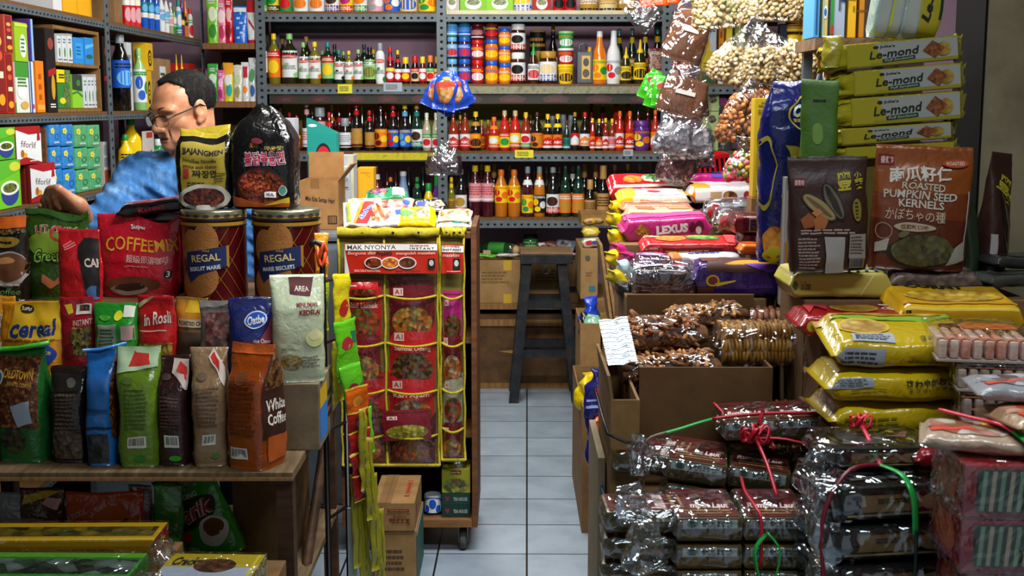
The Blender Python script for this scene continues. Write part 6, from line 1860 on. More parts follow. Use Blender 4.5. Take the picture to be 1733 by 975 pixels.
T4=lambda:[('l',.45,.6,.6,.3,paper('6a5030'),4),('r',.72,.88,.18,.24,paper('b8942a')),('r',.72,.1,.18,.22,paper('b8942a'))]
tag(carton(b.x-a.x-.004,.34,hz1,kraft(*KB),T4()).build('cardboard_box',None,((a.x+b.x)/2,KY+.19,kz+.001)),'brown cardboard carton with yellow tape on the low cabinet, beside the wheeled cabinet','box')
a2,b2=P(882,510,KY+.02),P(980,510,KY+.02)
tag(carton(b2.x-a2.x-.004,.34,hz1+.012,kraft(*KB),[('l',.5,.6,.5,.3,paper('6a5030'),4),('r',.85,.3,.2,.14,paper('2a2420')),('r',.06,.3,.12,.16,paper('2a2420'))]).build('cardboard_box',None,((a2.x+b2.x)/2,KY+.19,kz+.001)),'brown cardboard carton with dark marks on the low cabinet, behind the stool seat','box')
ztp=kz+hz1+.014
def lying(px,py,L,r,col,label,rz,cap=None,cat='bottle',name='plastic_bottle',band=None,Y=KY+.14):
 p_=P(px,py,Y)
 M=Matrix.Rotation(PI/2,4,'Y')
 mb=MB().lathe([(r*.9,-L/2),(r,-L/2+.01),(r,L*.25),(r*.6,L*.36),(r*.4,L*.5)],shiny(col),12,M=M)
 if band:
  mb.lathe([(r*1.01,-L*.3),(r*1.01,L*.15)],paper(band),12,cap=False,M=M)
 return tag(mb.build(name,None,(p_.x,Y,ztp+r+.001),(0,0,rad(rz))),label,cat)
lying(838,415,.2,.035,'16351a','dark green bottle lying on the carton beside the cabinet edge',160,band='2a7a2a')
lying(868,412,.12,.026,'a58a5c','tan cylinder lying on the cartons behind the stool',30,cat='tin',name='cylinder_tin',band='c8a878')
vessel(P(898,405,KY+.25).x,.085,.10,KY+.26,ztp,'jar','gn','dg','gn','dg','lg','band','glass_jar','green jar standing on the cartons behind the stool','jar',None)
def flatpack(px,py,w,d,col,art,label,rz=0,rx=0,Y=KY+.1,dz=0,name='snack_packet',h=.03,m=None,ry=0):
 p_=P(px,py,Y)
 mb=pillow(w,d,h,m or film(col),art,(),.08,3,.006,R.randint(1,99),18,nu=24,nv=18)
 return tag(mb.build(name,None,(p_.x,Y,ztp+dz+.002),(rad(rx),rad(ry),rad(rz))),label,'packet')
flatpack(928,412,.12,.1,'8a4a48',[('e',.5,.5,.6,.6,speck(['c09090','6a2a2a','d8c0b0'],70)),('r',.2,.8,.3,.2,W_)],'pink and brown packet leaning among the oddments on the carton',30,40,KY+.16,.02)
flatpack(957,405,.11,.08,'8a9098',[('e',.5,.5,.8,.6,speck(['c8d0d8','5a6070','e8eef4'],60))],'silver blue packet on the carton behind the stool',-20,40,KY+.2,.03)
flatpack(962,426,.12,.035,'8a4448',[('r',.8,.5,.3,.9,paper('b09090'))],'slim dusky pink packet hanging over the carton edge',-55,0,KY+.03,.004,h=.022)
flatpack(915,432,.13,.07,'a09488',[('e',.5,.5,.8,.6,speck(['b8b0a8','6a4a40','d8d0c8'],60))],'crumpled pale packet on the carton above the stool seat',12,0,KY+.06,0,h=.02)
flatpack(860,436,.13,.06,'b0a8a0',[('e',.5,.5,.9,.7,speck(['c8c0c0','7a7070','e0dcd8'],60))],'clear packet with pale contents at the carton\'s front edge',4,0,KY+.05,0,h=.02)
flatpack(824,438,.11,.05,'58a81c',[('l',.5,.5,.6,.5,paper('b8d890'),3)],'bright green packet at the carton\'s front edge',2,0,KY+.045,0,h=.016)
tag(carton(.04,.03,.028,paper('a8987c')).build('small_box',None,(P(824,420,KY+.1).x,KY+.12,ztp+.001)),'small cream box beside the lying green bottle','box')
for i,(px,c)in enumerate([(886,'6a2a2a'),(903,'4a4440'),(940,'2a2a30'),(975,'3a3438'),(812,'6a3a20')]):
 flatpack(px,400,.1,.08,c,[('e',.5,.5,.7,.6,speck([c,'a08a80','2a2020'],60))],['dull red packet behind the green jar','grey brown packet behind the cylinder','dark packet behind the pink one','dark packet at the far end of the carton','rusty brown packet by the wheeled cabinet'][i],20*i,30,KY+.29,.005)
def floor_carton(px0,px1,top,Y0,Y1,label,col=KB,z0=0.001,art=(),left=(),name='cardboard_box',ztop=None):
 a,b=P(px0,top,Y0),P(px1,top,Y0)
 z1=ztop or a.z
 mb=carton(b.x-a.x,Y1-Y0,z1-z0,kraft(*col),art,(),left)
 return tag(mb.build(name,None,((a.x+b.x)/2,(Y0+Y1)/2,z0)),label,'box')
floor_carton(983,1012,422,6.0,6.5,'upright brown carton with a blue label at the far end of the stall',KB,P(995,506,6.0).z,[('r',.68,.2,.4,.12,paper('3a6a7a')),('e',.4,.82,.3,.12,paper('4a4a44')),('l',.5,.5,.4,.1,paper('6a5030'),2)])
zq=P(995,422,6.0).z
floor_carton(991,1050,508,5.95,6.5,'wide brown carton on the floor under the upright carton',('8a6a40','70542f'))
def small(px,py,Y,w,d,h,col,art,label,z,rz=0,name='snack_packet'):
 p_=P(px,py,Y)
 mb=pillow(w,d,h,film(col),art,art,.08,3,.005,R.randint(1,99),18,nu=24,nv=18)
 return tag(mb.build(name,None,(p_.x,Y,z),(0,0,rad(rz))),label,'packet')
small(1000,412,6.08,.09,.08,.05,'c4c0b8',[('e',.4,.5,.4,.5,paper('b02430')),('e',.7,.5,.3,.4,paper('3a4a8a'))],'white, red and blue packet lying on the upright carton',zq+.002)
small(1000,400,6.08,.09,.08,.045,'b8a02a',[('e',.5,.5,.6,.5,paper('d8c860'))],'yellow packet stacked on the white, red and blue one',zq+.054)
tag(open_box(.16,.3,.05,kraft('93703e','7a5a30'),None,.004).build('carton_tray',None,(P(1006,395,6.05).x+.02,6.25,zq+.104)),'shallow brown carton tray on top of the far carton','tray')
small(1003,384,6.12,.1,.08,.03,'a88a3a',[('e',.5,.5,.6,.5,speck(['c8a020','e0d8c0','8a2a2a'],60))],'yellow and white packet in the shallow carton tray',zq+.112)
BRD=wood('a58050','856238',(2,2,10))
for i,(pa,pb,ta,tb_)in enumerate([(1012,1026,410,540),(1022,1036,440,560)]):
 p0_,p1_=P(pa,ta,5.6),P(pb+6,tb_,5.5)
 L_=(p0_-p1_).length
 o=MB().box(-.006,.006,-.12,.12,0,L_,BRD).build('flattened_carton',None,tuple(p1_),(0,math.atan2(p0_.x-p1_.x,p0_.z-p1_.z),0))
 tag(o,['tan flattened carton board leaning at the stall end','tan flattened carton board leaning in front of another'][i],'board')
floor_carton(1024,1066,565,5.2,5.75,'brown carton supporting the leaning boards',('8a6a40','70542f'))
a,b=P(982,600,5.35),P(1016,600,5.35)
mb=open_box(b.x-a.x,.42,P(990,548,5.35).z,kraft('9a7748','80603a'),None,.005)
tag(mb.build('open_carton',None,((a.x+b.x)/2,5.56,.001)),'open brown carton on the floor holding blue and pale green plastic bags','box')
bz=P(990,548,5.35).z
soft_pack(998,545,.1,.14,.09,5.52,'1c3aa8',[],'plastic_bag','blue plastic bag bunched in the open floor carton','bag',None,bz-.05,.3,0,lambda w,d:[(0,w*.5,d*.5),(.4,w*.5,d*.5),(.7,w*.25,d*.25),(1,w*.32,d*.1)],2.4,4,.014,film('1c40b8'))
soft_pack(1004,548,.09,.08,.08,5.40,'8ab09a',[],'plastic_bag','pale green plastic bag in front of the blue one','bag',None,bz-.05,.1,0,lambda w,d:[(0,w*.5,d*.5),(.6,w*.45,d*.4),(1,w*.2,d*.1)],2.4,6,.012,film('7aa890'))
soft_pack(988,560,.05,.09,.07,5.45,'2a2a1c',[],'plastic_bag','dark plastic bag in the open floor carton','bag',None,bz-.06,.1,0,lambda w,d:[(0,w*.5,d*.5),(.6,w*.45,d*.4),(1,w*.2,d*.1)],2.4,7,.012,film('1c1c16'))
a,b=P(985,800,4.30),P(1028,800,4.30)
mb=open_box(b.x-a.x+.02,.7,P(990,690,4.3).z,kraft('87653a','6d5030'),None,.005)
tag(mb.build('open_carton',None,((a.x+b.x)/2+.01,4.66,.001)),'long open brown carton on the aisle floor with yellow and blue wrapped sweets','box')
BUN=lambda w,d:[(0,w*.4,d*.4),(.3,w*.5,d*.5),(.7,w*.48,d*.46),(.9,w*.2,d*.2),(1,w*.3,d*.1)]
zb2=P(990,690,4.3).z
soft_pack(996,690,.09,.13,.09,4.45,'d8b80c',[],'sweet_bag','glossy yellow bag poking out of the long floor carton','bag',None,zb2-.04,.4,0,BUN,2.4,14,.016,film('d8bc10'))
NAVY=[('e',.5,.7,.5,.12,paper('c02a7a')),('r',.5,.45,.9,.04,paper('8a9ad0')),('r',.5,.55,.9,.03,paper('8a9ad0')),('e',.4,.25,.3,.12,paper('2a3a9a'))]
soft_pack(1013,735,.095,.22,.07,4.08,'1a1a5a',NAVY,'sweet_bag','dark blue and pink sweet bag hanging over the carton edge, upper','bag','dark blue sweet bags at the stall edge',P(1013,735,4.08).z,0,0,BUN,2.4,15,.01,film('1c1c60'))
soft_pack(1013,792,.085,.16,.06,4.05,'1a1a5a',NAVY,'sweet_bag','dark blue and pink sweet bag hanging over the carton edge, lower','bag','dark blue sweet bags at the stall edge',P(1013,792,4.05).z,0,0,BUN,2.4,16,.01,film('1c1c60'))
for i,(px,t,bt,w)in enumerate([(1016,705,752,.055),(1014,790,890,.05)]):
 z0_=P(px,bt,4.02).z
 soft_pack(px,bt,w,P(px,t,4.02).z-z0_,.04,4.02,'e0480c',[],'plastic_bag',['orange plastic wrap between the two dark blue sweet bags','orange plastic wrap trailing below the dark blue sweet bags'][i],'bag',None,z0_,0,0,lambda w,d:[(0,w*.15,d*.2),(.3,w*.4,d*.4),(.8,w*.5,d*.5),(1,w*.3,d*.2)],2.4,31+i,.02,film('e2500e'))
#  the stall at the right: supporting cartons
KR=('7d5f3c','654a2d')
def block(x0,x1,y0,y1,z0,z1,label,col=KR,front=(),left=(),name='cardboard_box'):
 mb=carton(x1-x0,y1-y0,z1-z0,kraft(*col),front,(),left)
 return tag(mb.build(name,None,((x0+x1)/2,(y0+y1)/2,z0)),label,'box')
XL=.20
block(P(1062,520,3.06).x,.62,3.06,3.42,.001,1.028,'tall brown carton under the purple and clear wrapped packs')
for i_,(ya_,yb_,z_,lb_)in enumerate([(3.43,3.61,1.12,'pink lettered pack'),(3.615,3.73,1.15,'square crackers'),(3.735,3.83,1.172,'thin pink pack'),(3.835,3.95,1.182,'yellow and white pack'),(3.955,4.25,1.182,'carrot pack')]):
 block(P(1040,500,yb_).x,.60 if i_<4 else.53,ya_,yb_,.001,z_,f'tall brown carton under the {lb_} in the biscuit stack')
block(.605,.86,3.43,3.595,.001,1.137,'brown carton under the clear wrapped pack with a red edge')
block(.605,.86,3.60,3.80,.001,1.155,'brown carton under the shiny grey wrapped pack')
block(.605,.86,3.81,3.925,.001,1.198,'brown carton under the white food picture pack')
block(.54,.86,3.94,4.10,.001,1.24,'brown carton under the magenta pack')
block(.50,.86,4.26,4.40,.001,1.238,'brown carton behind the red basket')
block(P(1075,480,3.2).x,.60,3.19,3.285,1.029,1.066,'flat brown carton under the lavender pack')
block(P(1090,470,3.22).x,.60,3.29,3.42,1.029,1.088,'thin brown carton under the red leaf pack')
block(.668,1.06,2.96,3.42,.001,1.02,'brown carton under the upright yellow and blue packages')
block(.63,1.12,2.70,2.95,.001,1.08,'brown carton under the seed pouches')
block(.62,1.10,2.33,2.69,.001,.872,'brown carton under the pile of yellow packs')
FY=2.70
fx0,fx1=P(1081,700,FY).x,P(1306,700,FY).x
BRC=('6b4c2a','5a3f22')
zf=P(1190,622,FY).z
o=tag(open_box(fx1-fx0,.26,zf-.62,kraft(*BRC),None,.006).build('open_carton',None,((fx0+fx1)/2,FY+.13,.62)),'plain brown open carton holding bags of pretzels and biscuits','box')
block(fx0,fx1,FY+.01,FY+.26,.001,.618,'brown carton under the open pretzel carton',BRC)
ax0,ax1=P(1033,800,2.52).x,P(1082,800,2.52).x
o=tag(open_box(ax1-ax0,.36,P(1050,680,2.52).z,kraft('8a683c','70522e'),None,.006,[('l',.05,8)]).build('open_carton',None,((ax0+ax1)/2,2.71,.001)),'narrow tall brown carton at the aisle corner of the stall, tied with cord','box')
cz=[P(1040,y,2.5).z for y in(735,752,860,872)]
CORD=ink('14201f',.5)
for i,(za,c)in enumerate(((P(1040,738,2.5).z,'101414'),(P(1040,862,2.5).z,'1f5f6a'))):
 mb=MB()
 mb.tube([(ax0-.012,2.84,za+.02),(ax0-.010,2.6,za+.01),(ax0-.006,2.512,za),(ax0+.03,2.508,za-.015),(ax1-.004,2.510,za-.02)],.0035,ink(c,.4),6)
 tag(mb.build('cord',None),['black cord round the upper part of the narrow corner carton','teal cord round the lower part of the narrow corner carton'][i],'cord')
block(ax0-.018,ax0-.003,2.62,2.95,.001,P(1030,775,2.62).z,'thin pale carton beside the narrow corner carton',('9a8a70','84745a'),[('r',.5,.35,.8,.2,paper('b8305a'))])
def clear_bag(px,bot,w,h,d,Y,prof,label,name,cat='bag',group=None,z=None,rz=0,ry=0,rx=0,n=2.6,seed=None,fill=None,col=CLR,wr=.006,hang=False,loc=None):
 """a see-through bag and what is in it: fill = (function, part name)"""
 p_=P(px,bot,Y)
 bg=Bag(h,prof,n,wr,15,seed if seed is not None else R.randint(1,99))
 mb=MB()
 bg.mesh(mb,col,28,20)
 o=tag(mb.build(name,None,loc or(p_.x,Y,p_.z if z is None else z),(rad(rx),rad(ry),rad(rz))),label,cat,group)
 if fill:
  f=MB()
  pn=fill[0](f,bg,*fill[1:])
  c=f.build(pn,o)
  c['kind']='stuff'
 return o
def nuts(f,bg,v1,r,cols,part='nuts',asp=1.35,core='3a2413',flat=.8,step=1.5,both=False):
 """whole nuts packed against the inside of the bag up to height v1"""
 rr=random.Random(int(bg.seed))
 ms=[mottled(c,c,60,.5,.15)if isinstance(c,str)else c for c in cols]
 cb=Bag(bg.h*v1,[(v,max(.004,a-r*1.5),max(.003,b-r*1.5))for v,a,b in[(v,*lerp_prof(bg.prof,v*v1))for v in(0,.05,.2,.4,.6,.8,1)]],bg.n,0,1)
 cb.mesh(f,matte(core),16,8)
 nv=max(3,int(bg.h*v1/(r*step)))
 for j in range(nv+1):
  v=v1*(j+.5)/(nv+1)
  hw,hd=lerp_prof(bg.prof,v)
  per=PI*(hw+hd)
  nu=max(5,int(per/(r*step*1.15)))
  for i in range(nu):
   t=2*PI*(i+(j%2)*.5+rr.uniform(-.25,.25))/nu
   if not both and math.sin(t)>.55:
    continue
   p_=bg.sec(t,min(.999,max(0,v+rr.uniform(-.3,.3)*v1/nv)))
   c=bg.sec(t,v,-r*.95)
   q=Vector(c)+(Vector(p_)-Vector(bg.sec(t,v)))*1
   k=rr.uniform(.85,1.12)
   f.blob(q,(r*asp*k,r*k,r*flat*k),rr.choice(ms),None,6,4,Euler((rr.uniform(0,6),rr.uniform(0,6),rr.uniform(0,6))))
 return part
def sticks(f,bg,v1,r,L,cols,part):
 rr=random.Random(int(bg.seed)+5)
 ms=[mottled(c,c,60,.5,.15)for c in cols]
 cb=Bag(bg.h,[(v,max(.004,a-r*1.6),max(.003,b-r*1.6))for v,a,b in[(v,*lerp_prof(bg.prof,v))for v in(.06,.15,.3,.5,.7,.85,.94)]],bg.n,0,1)
 cb.M=bg.M
 cb.mesh(f,mottled('4a2c14','7a4c24',40,.7),16,10)
 for i in range(int(7*bg.h*100)):
  t,v=rr.uniform(0,2*PI),rr.uniform(.1,.9)
  c=Vector(bg.sec(t,v,-r*1.1))
  d=Vector((rr.uniform(-1,1),rr.uniform(-1,1),rr.uniform(-.35,.35))).normalized()*L/2
  f.tube([c-d,c-d*.3+Vector((0,0,r*.4)),c+d*.3+Vector((0,0,r*.4)),c+d],[r*.6,r,r,r*.6],rr.choice(ms),6)
 return part
def rounds(f,bg,r,th,cols,part):
 """biscuits stacked on edge along the bag"""
 rr=random.Random(int(bg.seed)+9)
 ms=[mottled(c,c,60,.5,.3)for c in cols]
 n=int(bg.h*.8/(th*1.25))
 for row_,lv in((-1,0),(-.4,0),(.35,0),(1,0),(-1.25,1.3),(-1.25,2.3),(1.25,1.3)):
  for i in range(n):
   z=bg.h*.1+i*th*1.25
   hw,hd=lerp_prof(bg.prof,z/bg.h)
   M=(bg.M or Matrix())@Matrix.Translation((row_*r*1.35,rr.uniform(-.002,.002)+(.006 if row_==0 else 0)+(hd-r*(1.08+lv)),z))@Matrix.Rotation(rad(rr.uniform(-10,10)),4,'X')
   f.lathe([(r*.9,0),(r,th*.25),(r,th*.75),(r*.9,th)],rr.choice(ms),12,M=M)
 return part
def lay(h_):
 return lambda L:Matrix.Translation((-L/2,0,h_/2))@ALONGX
def side_bag(px,py,L,w,h,Y,z,label,name,fill,rz=0,ry=0,group=None,seed=None,col=None,rx=0,n=2.4):
 p_=P(px,py,Y)
 bg=Bag(L,pillow_prof(w,h,.055),n,.007,14,seed or R.randint(1,90))
 bg.M=Matrix.Translation((-L/2,0,h/2))@ALONGX
 mb=MB()
 bg.mesh(mb,col or CLR,28,22)
 o=tag(mb.build(name,None,(p_.x,Y,z),(rad(rx),rad(ry),rad(rz))),label,'bag',group)
 f=MB()
 c=f
 pn=fill[0](f,bg,*fill[1:])
 c=f.build(pn,o)
 c['kind']='stuff'
 return o
zb=zf-.085
PRZ=['8f5a2a','a86e36','744620','b87e46']
side_bag(1135,625,.22,.10,.075,FY+.072,zb+.03,'bag of curly brown pretzels behind the carton\'s front edge','pretzel_bag',(sticks,1,.0055,.035,PRZ,'pretzels'),4,-4,seed=3)
side_bag(1112,590,.23,.12,.09,FY+.19,zb+.075,'bag of brown sticks with a silver header, behind the front pretzel bag','pretzel_bag',(sticks,1,.006,.045,['86502a','9a6234','6e4020'],'biscuit sticks'),-3,-3,seed=4)
hd=MB().grid(lambda u,v:(-.05-.065*u+.06,(v-.5)*.13,.0022*math.sin(v*34)+.004*math.sin(u*9)),4,30,ink('c4ccd0',.25,.6,.4,.3,40))
tag(hd.build('foil_flap',None,(P(1063,600,FY+.16).x-.01,FY+.06,zb+.135),(rad(40),rad(-8),rad(2))),'silvery ribbed flap of a bag sticking out over the aisle','flap')
side_bag(1283,605,.225,.15,.10,FY+.145,zb+.062,'bag of round ribbed biscuits stacked on edge, beside the pretzel bags','biscuit_bag',(rounds,.021,.0065,['a8752a','b8842f','8a5a1c'],'biscuits'),3,1,seed=8,n=3.4)
side_bag(1340,650,.16,.12,.06,FY-.02+.05,zb-.06,'bag of round biscuits showing past the end of the carton\'s front','biscuit_bag',(rounds,.024,.008,['a8752a','9a6a22','7a4c18'],'biscuits'),-6,0,seed=9,n=3)
side_bag(1345,690,.14,.10,.045,FY-.03,zb-.12,'flat bag of pale biscuits low beside the open carton','biscuit_bag',(rounds,.017,.008,['b89060','a07a48'],'biscuits'),-4,0,seed=10,n=3)
soft_pack(1390,610,.10,.20,.03,FY+.0,'c0c8cc',[],'cellophane_wrap','crumpled clear cellophane ends beside the biscuit bags','wrapper',None,zb+.01,rad(30),0,lambda w,d:[(0,w*.3,d*.4),(.3,w*.5,d*.5),(.7,w*.45,d*.4),(1,w*.5,.003)],2.2,5,.02,clear('e8f0f4',.25,.06,1,18))
block(P(1062,520,3.02).x,P(1278,520,3.02).x,3.035,3.048,.955,P(1170,500,3.02).z,'upright plain brown carton flap behind the pretzel bags',BRC,name='carton_flap')
block(P(1062,520,3.02).x,P(1278,520,3.02).x,2.965,3.05,.001,.954,'brown carton behind the pretzel carton',BRC)
side_bag(1190,555,.22,.07,.07,2.99,.956,'bag of light brown curls lying against the brown carton flap','pretzel_bag',(sticks,1,.0055,.03,['9a6a38','7a4c22','b08048'],'pretzels'),5,-6,seed=13)
side_bag(1305,545,.12,.08,.06,3.0,.956,'bag of ring-shaped biscuits behind the round biscuits','biscuit_bag',(rounds,.026,.012,['6a3a20','7d4c2a'],'biscuits'),-8,0,seed=14)
gb_='biscuit packs stacked on the stall'
def bpack(px0,px1,bot,hpx,w,Y,col,top,front,label,rz=0,fin=.05,n=4.5,z=None,ry=0,rx=0,m=None,group=gb_,wr=.003,name='biscuit_pack',seed=None,h=None,cat='packet'):
 a,b=P(px0,bot,Y),P(px1,bot,Y)
 L=(b.x-a.x)
 hh=h or hpx*MP(Y)
 mb=pillow(L,w,hh,m or film(col),top,front,fin,n,wr,seed if seed is not None else R.randint(1,99))
 return tag(mb.build(name,None,((a.x+b.x)/2,Y+w/2,a.z if z is None else z),(rad(rx),rad(ry),rad(rz))),label,cat,group)
CRK=speck(['b87a2a','d09a48','a0641c'],150)
CARROT=[('e',.34,.5,.3,.5,speck(['d8701c','e8943a','b8500f'],60),10),('e',.62,.55,.34,.6,speck(['1c5a2a','4a8a4a','d0d8b8'],50)),('r',.5,.06,1,.1,paper('c0b0a0'))]
zst=1.031
bpack(1030,1155,345,42,.11,3.98,'b0121a',CARROT,[('r',.5,.5,.9,.5,paper('8a0c14')),('l',.45,.5,.6,.3,paper('c86a5a'),3),('e',.85,.5,.16,.6,paper('2a6a3a'))],'red biscuit pack with a carrot and leaf picture, highest and farthest on the stall',3,.03,7,z=1.205,h=.062,rx=20)
bpack(1045,1170,348,26,.10,3.84,'d0c8b0',[('r',.12,.5,.24,1,paper('d8b018')),('r',.6,.5,.5,.8,paper('d8d8d4')),('e',.5,.5,.2,.3,paper('c8202a'))],[('r',.1,.5,.2,1,paper('d8b018')),('l',.5,.5,.4,.5,paper('c8641c'),2)],'yellow and white biscuit pack under the carrot pack',2,.04,6,z=1.192,h=.042,rx=10)
bpack(1050,1175,360,18,.10,3.74,'a86a5a',[('e',.5,.5,.9,.6,speck(['d09060','b04a3a','e0c8a0'],50))],[('l',.5,.5,.8,.6,paper('d8b8a0'),2)],'thin pink and tan biscuit pack above the row of square crackers',2,.04,z=1.1735,h=.035)
bpack(1055,1182,372,26,.09,3.63,'b09878',[('r',.3,.5,.22,.8,paper('8a5a34')),('r',.75,.5,.3,.8,paper('a8784a'))],[('r',.25,.45,.32,.7,paper('a06a40')),('r',.5,.45,.12,.7,paper('3a2018')),('r',.78,.45,.34,.7,paper('a8744a'))],'clear pack showing square brown crackers behind the pink pack',2,.04,z=1.1515,h=.05)
bpack(1050,1206,408,42,.09,3.50,'a82468',[('r',.5,.5,.9,.4,paper('b83a78'))],[('p',[(.14,.5),(.22,.9),(.33,.5),(.24,.12)],CRK),('t','LEXUS',.55,.55,.34,.42,paper('d8d0d4'),2,.06),('e',.77,.55,.08,.5,paper('5a1030')),('e',.85,.6,.09,.56,paper('5a1030')),('e',.835,.42,.06,.36,paper('d0c0c4'))],'bright pink biscuit pack with large white lettering',3,.04,7,z=1.128,h=.064,rx=8,ry=-3)
bpack(1085,1258,432,30,.09,3.335,'b01818',[('e',.3,.55,.3,.6,speck(['d87a1c','e8a048','b8580f'],55),8),('e',.62,.6,.34,.5,speck(['1c5a2a','4a8a3a','8ab050'],50)),('r',.9,.5,.12,.8,paper('c83a3a')),('t','Crackers',.12,.75,.16,.2,paper('e0c0a0'))],[('r',.5,.45,.6,.6,paper('7a1210')),('l',.5,.45,.55,.3,paper('b8a060'),2),('l',.12,.6,.1,.5,paper('d8b0a0'),2)],'red biscuit pack with wheat and leaf pictures, in front of the pink pack',1,.03,8,z=1.097,h=.046,rx=9)
bpack(1126,1262,446,16,.07,3.22,'c9ccd4',[('l',.5,.5,.4,.4,paper('2a4a9a'),1),('r',.1,.5,.16,.9,paper('c8641c'))],[('l',.4,.5,.24,.4,paper('2a4a9a'),1),('r',.1,.5,.2,1,paper('b8641c')),('e',.8,.5,.3,.6,paper('c8b02a'))],'thin white biscuit pack with blue lettering above the purple pack',1,.04,z=1.0675,h=.05)
LAV=[('e',.5,.5,.8,.6,speck(['b070b0','d8d0e0','3a4a9a','c84a8a'],45))]
bpack(1073,1140,470,22,.09,3.19,'b8a0c8',LAV,[('e',.4,.5,.6,.6,speck(['b070b0','d8d0e0','3a6aa8'],45))],'lavender pack in clear wrap above the wrapped dark cake',4,.06,z=1.0675,h=.05,m=clear('d8c8e8',.6,.1,.9,30))
o=bpack(1070,1176,501,44,.10,3.08,'2a1a1c',[('p',[(.05,.1),(.5,.5),(.95,.2),(.95,.9),(.05,.9)],paper('a89098')),('e',.8,.7,.2,.4,paper('b05a8a'))],[('r',.5,.25,.8,.4,paper('4a241c')),('l',.5,.3,.7,.2,paper('8a6a60'),2)],'dark cake pack loosely wrapped in clear film, next to the purple pack',0,.06,z=1.03,h=.07)
wb=pillow(.178,.115,.092,clear('e8e4f0',.16,.08,1,24),(),(),.05,3,.008,44)
wb.build('wrapper',o,(0,0,-.004))
bpack(1168,1332,502,62,.10,3.07,'2a1052',[('r',.42,.45,.5,.8,paper('4a2416')),('p',[(.3,.0),(.6,.3),(1,.2),(1,0)],paper('c88a1c')),('r',.2,.5,.16,.6,paper('5a2a1c'))],[('r',.45,.86,.6,.26,paper('40201a')),('e',.22,.48,.14,.34,paper('c8942a')),('e',.22,.48,.1,.24,paper('6a2a20')),('p',[(.24,.4),(.46,.5),(.46,.46),(.26,.3)],paper('c8a02a')),('r',.15,.16,.16,.28,paper('4a241a')),('p',[(.55,.98),(.8,.72),(1,.9),(1,.98)],paper('6a3ab0')),('l',.75,.3,.3,.1,paper('5a3a90'),2)],'large dark purple chocolate biscuit pack with an orange swirl',1,.045,z=1.03,h=.088,m=film('2c1258'))
bpack(1250,1325,440,14,.06,3.16,'d06a14',[('r',.5,.5,.8,.5,paper('b04a0c'))],[('r',.5,.5,.8,.5,paper('c8580f'))],'orange pack lying behind the purple pack',2,.05,z=1.121,h=.03)
bpack(1165,1288,318,16,.10,3.92,'b81c7a',[('r',.5,.5,.9,.3,paper('d8d0d8')),('e',.4,.5,.2,.5,paper('3a4aa0'))],[('r',.5,.3,1,.3,paper('d8d4dc')),('e',.4,.9,.2,.3,paper('3a4aa0'))],'magenta and white biscuit pack under the red basket',1,.05,z=1.2415,h=.045)
bpack(1163,1288,345,26,.12,3.82,'cfc8c4',[('r',.15,.5,.3,1,paper('e08a1c'))],[('r',.5,.5,.98,.8,paper('d0cac8')),('r',.38,.45,.16,.5,paper('b08a60')),('e',.58,.45,.2,.6,speck(['8a5a30','b88a50','5a3018'],60)),('e',.8,.5,.08,.5,paper('a01c2a')),('r',.05,.5,.1,1,paper('d87a1c'))],'white biscuit pack with a food picture and orange end under the magenta pack',1,.06,z=1.1995,h=.055)
for i,(a,b,bt,Y_,z_)in enumerate([(1195,1290,378,3.66,1.1565),(1215,1300,398,3.50,1.1385)]):
 o=bpack(a,b,bt,34,.10,Y_,['9aa0a8','8a7a70'][i],[('e',.5,.5,.9,.7,speck(['d8e0e8','8a2a2a','5a4a40','a8b0c0'],40))],[('e',.6,.5,.6,.5,speck(['6a4a30','a08060','3a2418'],60)),('r',.15,.5,.2,.9,paper('a01c24'))],['shiny grey wrapped pack in the middle of the stall','clear wrapped pack with brown biscuits and red edge beside the pink pack'][i],-8+4*i,.08,3,z=z_,h=.065,wr=.008)
 wb=pillow(b*.0016-a*.0016+.03,.11,.072,clear('e8ecf4',.2,.06,1.2,20),(),(),.05,3,.010,50+i)
 wb.build('wrapper',o,(0,0,-.003))
for i,(a,b,bt,z_)in enumerate([(1242,1312,400,1.1725),(1256,1316,432,1.1215)]):
 bpack(a,b,bt,28,.12,3.2+.004*i,'4a0c10',[('r',.6,.5,.6,.7,speck(['2a1008','4a2010','5a3018'],120))],[('r',.66,.5,.6,.76,paper('a08a70')),('r',.66,.5,.57,.68,speck(['2a1008','4a2414','5a3420'],160)),('r',.1,.5,.2,1,paper('6a1014'))],['dark red wafer pack with a chocolate picture, upper of two','dark red wafer pack with a chocolate picture, lower of two'][i],0,.03,7,z=z_,h=.049)
block(.624,.664,3.2,3.33,.001,1.12,'small brown carton under the dark red wafer packs')
for i,(px,py,c,Y_)in enumerate([(1040,352,'d8b40c',3.86),(1038,372,'d8b40c',3.72),(1048,395,'8a9a4a',3.62),(1037,402,'dcb80e',3.56),(1045,425,'b0206a',3.45),(1038,440,'d8b40c',3.4),(1052,455,'9ab0b8',3.3),(1040,470,'b8a010',3.28),(1060,440,'a01c60',3.35),(1050,490,'2a2a2a',3.2)]):
 p_=P(px,py,Y_)
 mb=pillow(.07,.07,.04,film(c),[('e',.5,.5,.5,.5,paper('c8c0b0'))]if i%3==2 else(),(),.12,3,.008,60+i,20,nu=20,nv=14)
 tag(mb.build('sweet_packet',None,(p_.x-.004,Y_,p_.z-.02),(0,rad(50),rad(10*(i%3)))),['yellow packet end just below the carrot pack','yellow packet end below the thin yellow and white pack','olive green packet end beside the square crackers','yellow packet end beside the pink pack','magenta packet end hanging from the pink pack','yellow packet end below the pink pack','pale blue packet end beside the lavender pack','olive yellow packet end above the clear wrapped cake','magenta packet end nearer the red pack','dark packet end at the corner of the clear wrapped cake'][i],'packet','packet ends along the aisle side of the stall')
a,b=P(1136,310,4.12),P(1238,310,4.12)
w_=b.x-a.x
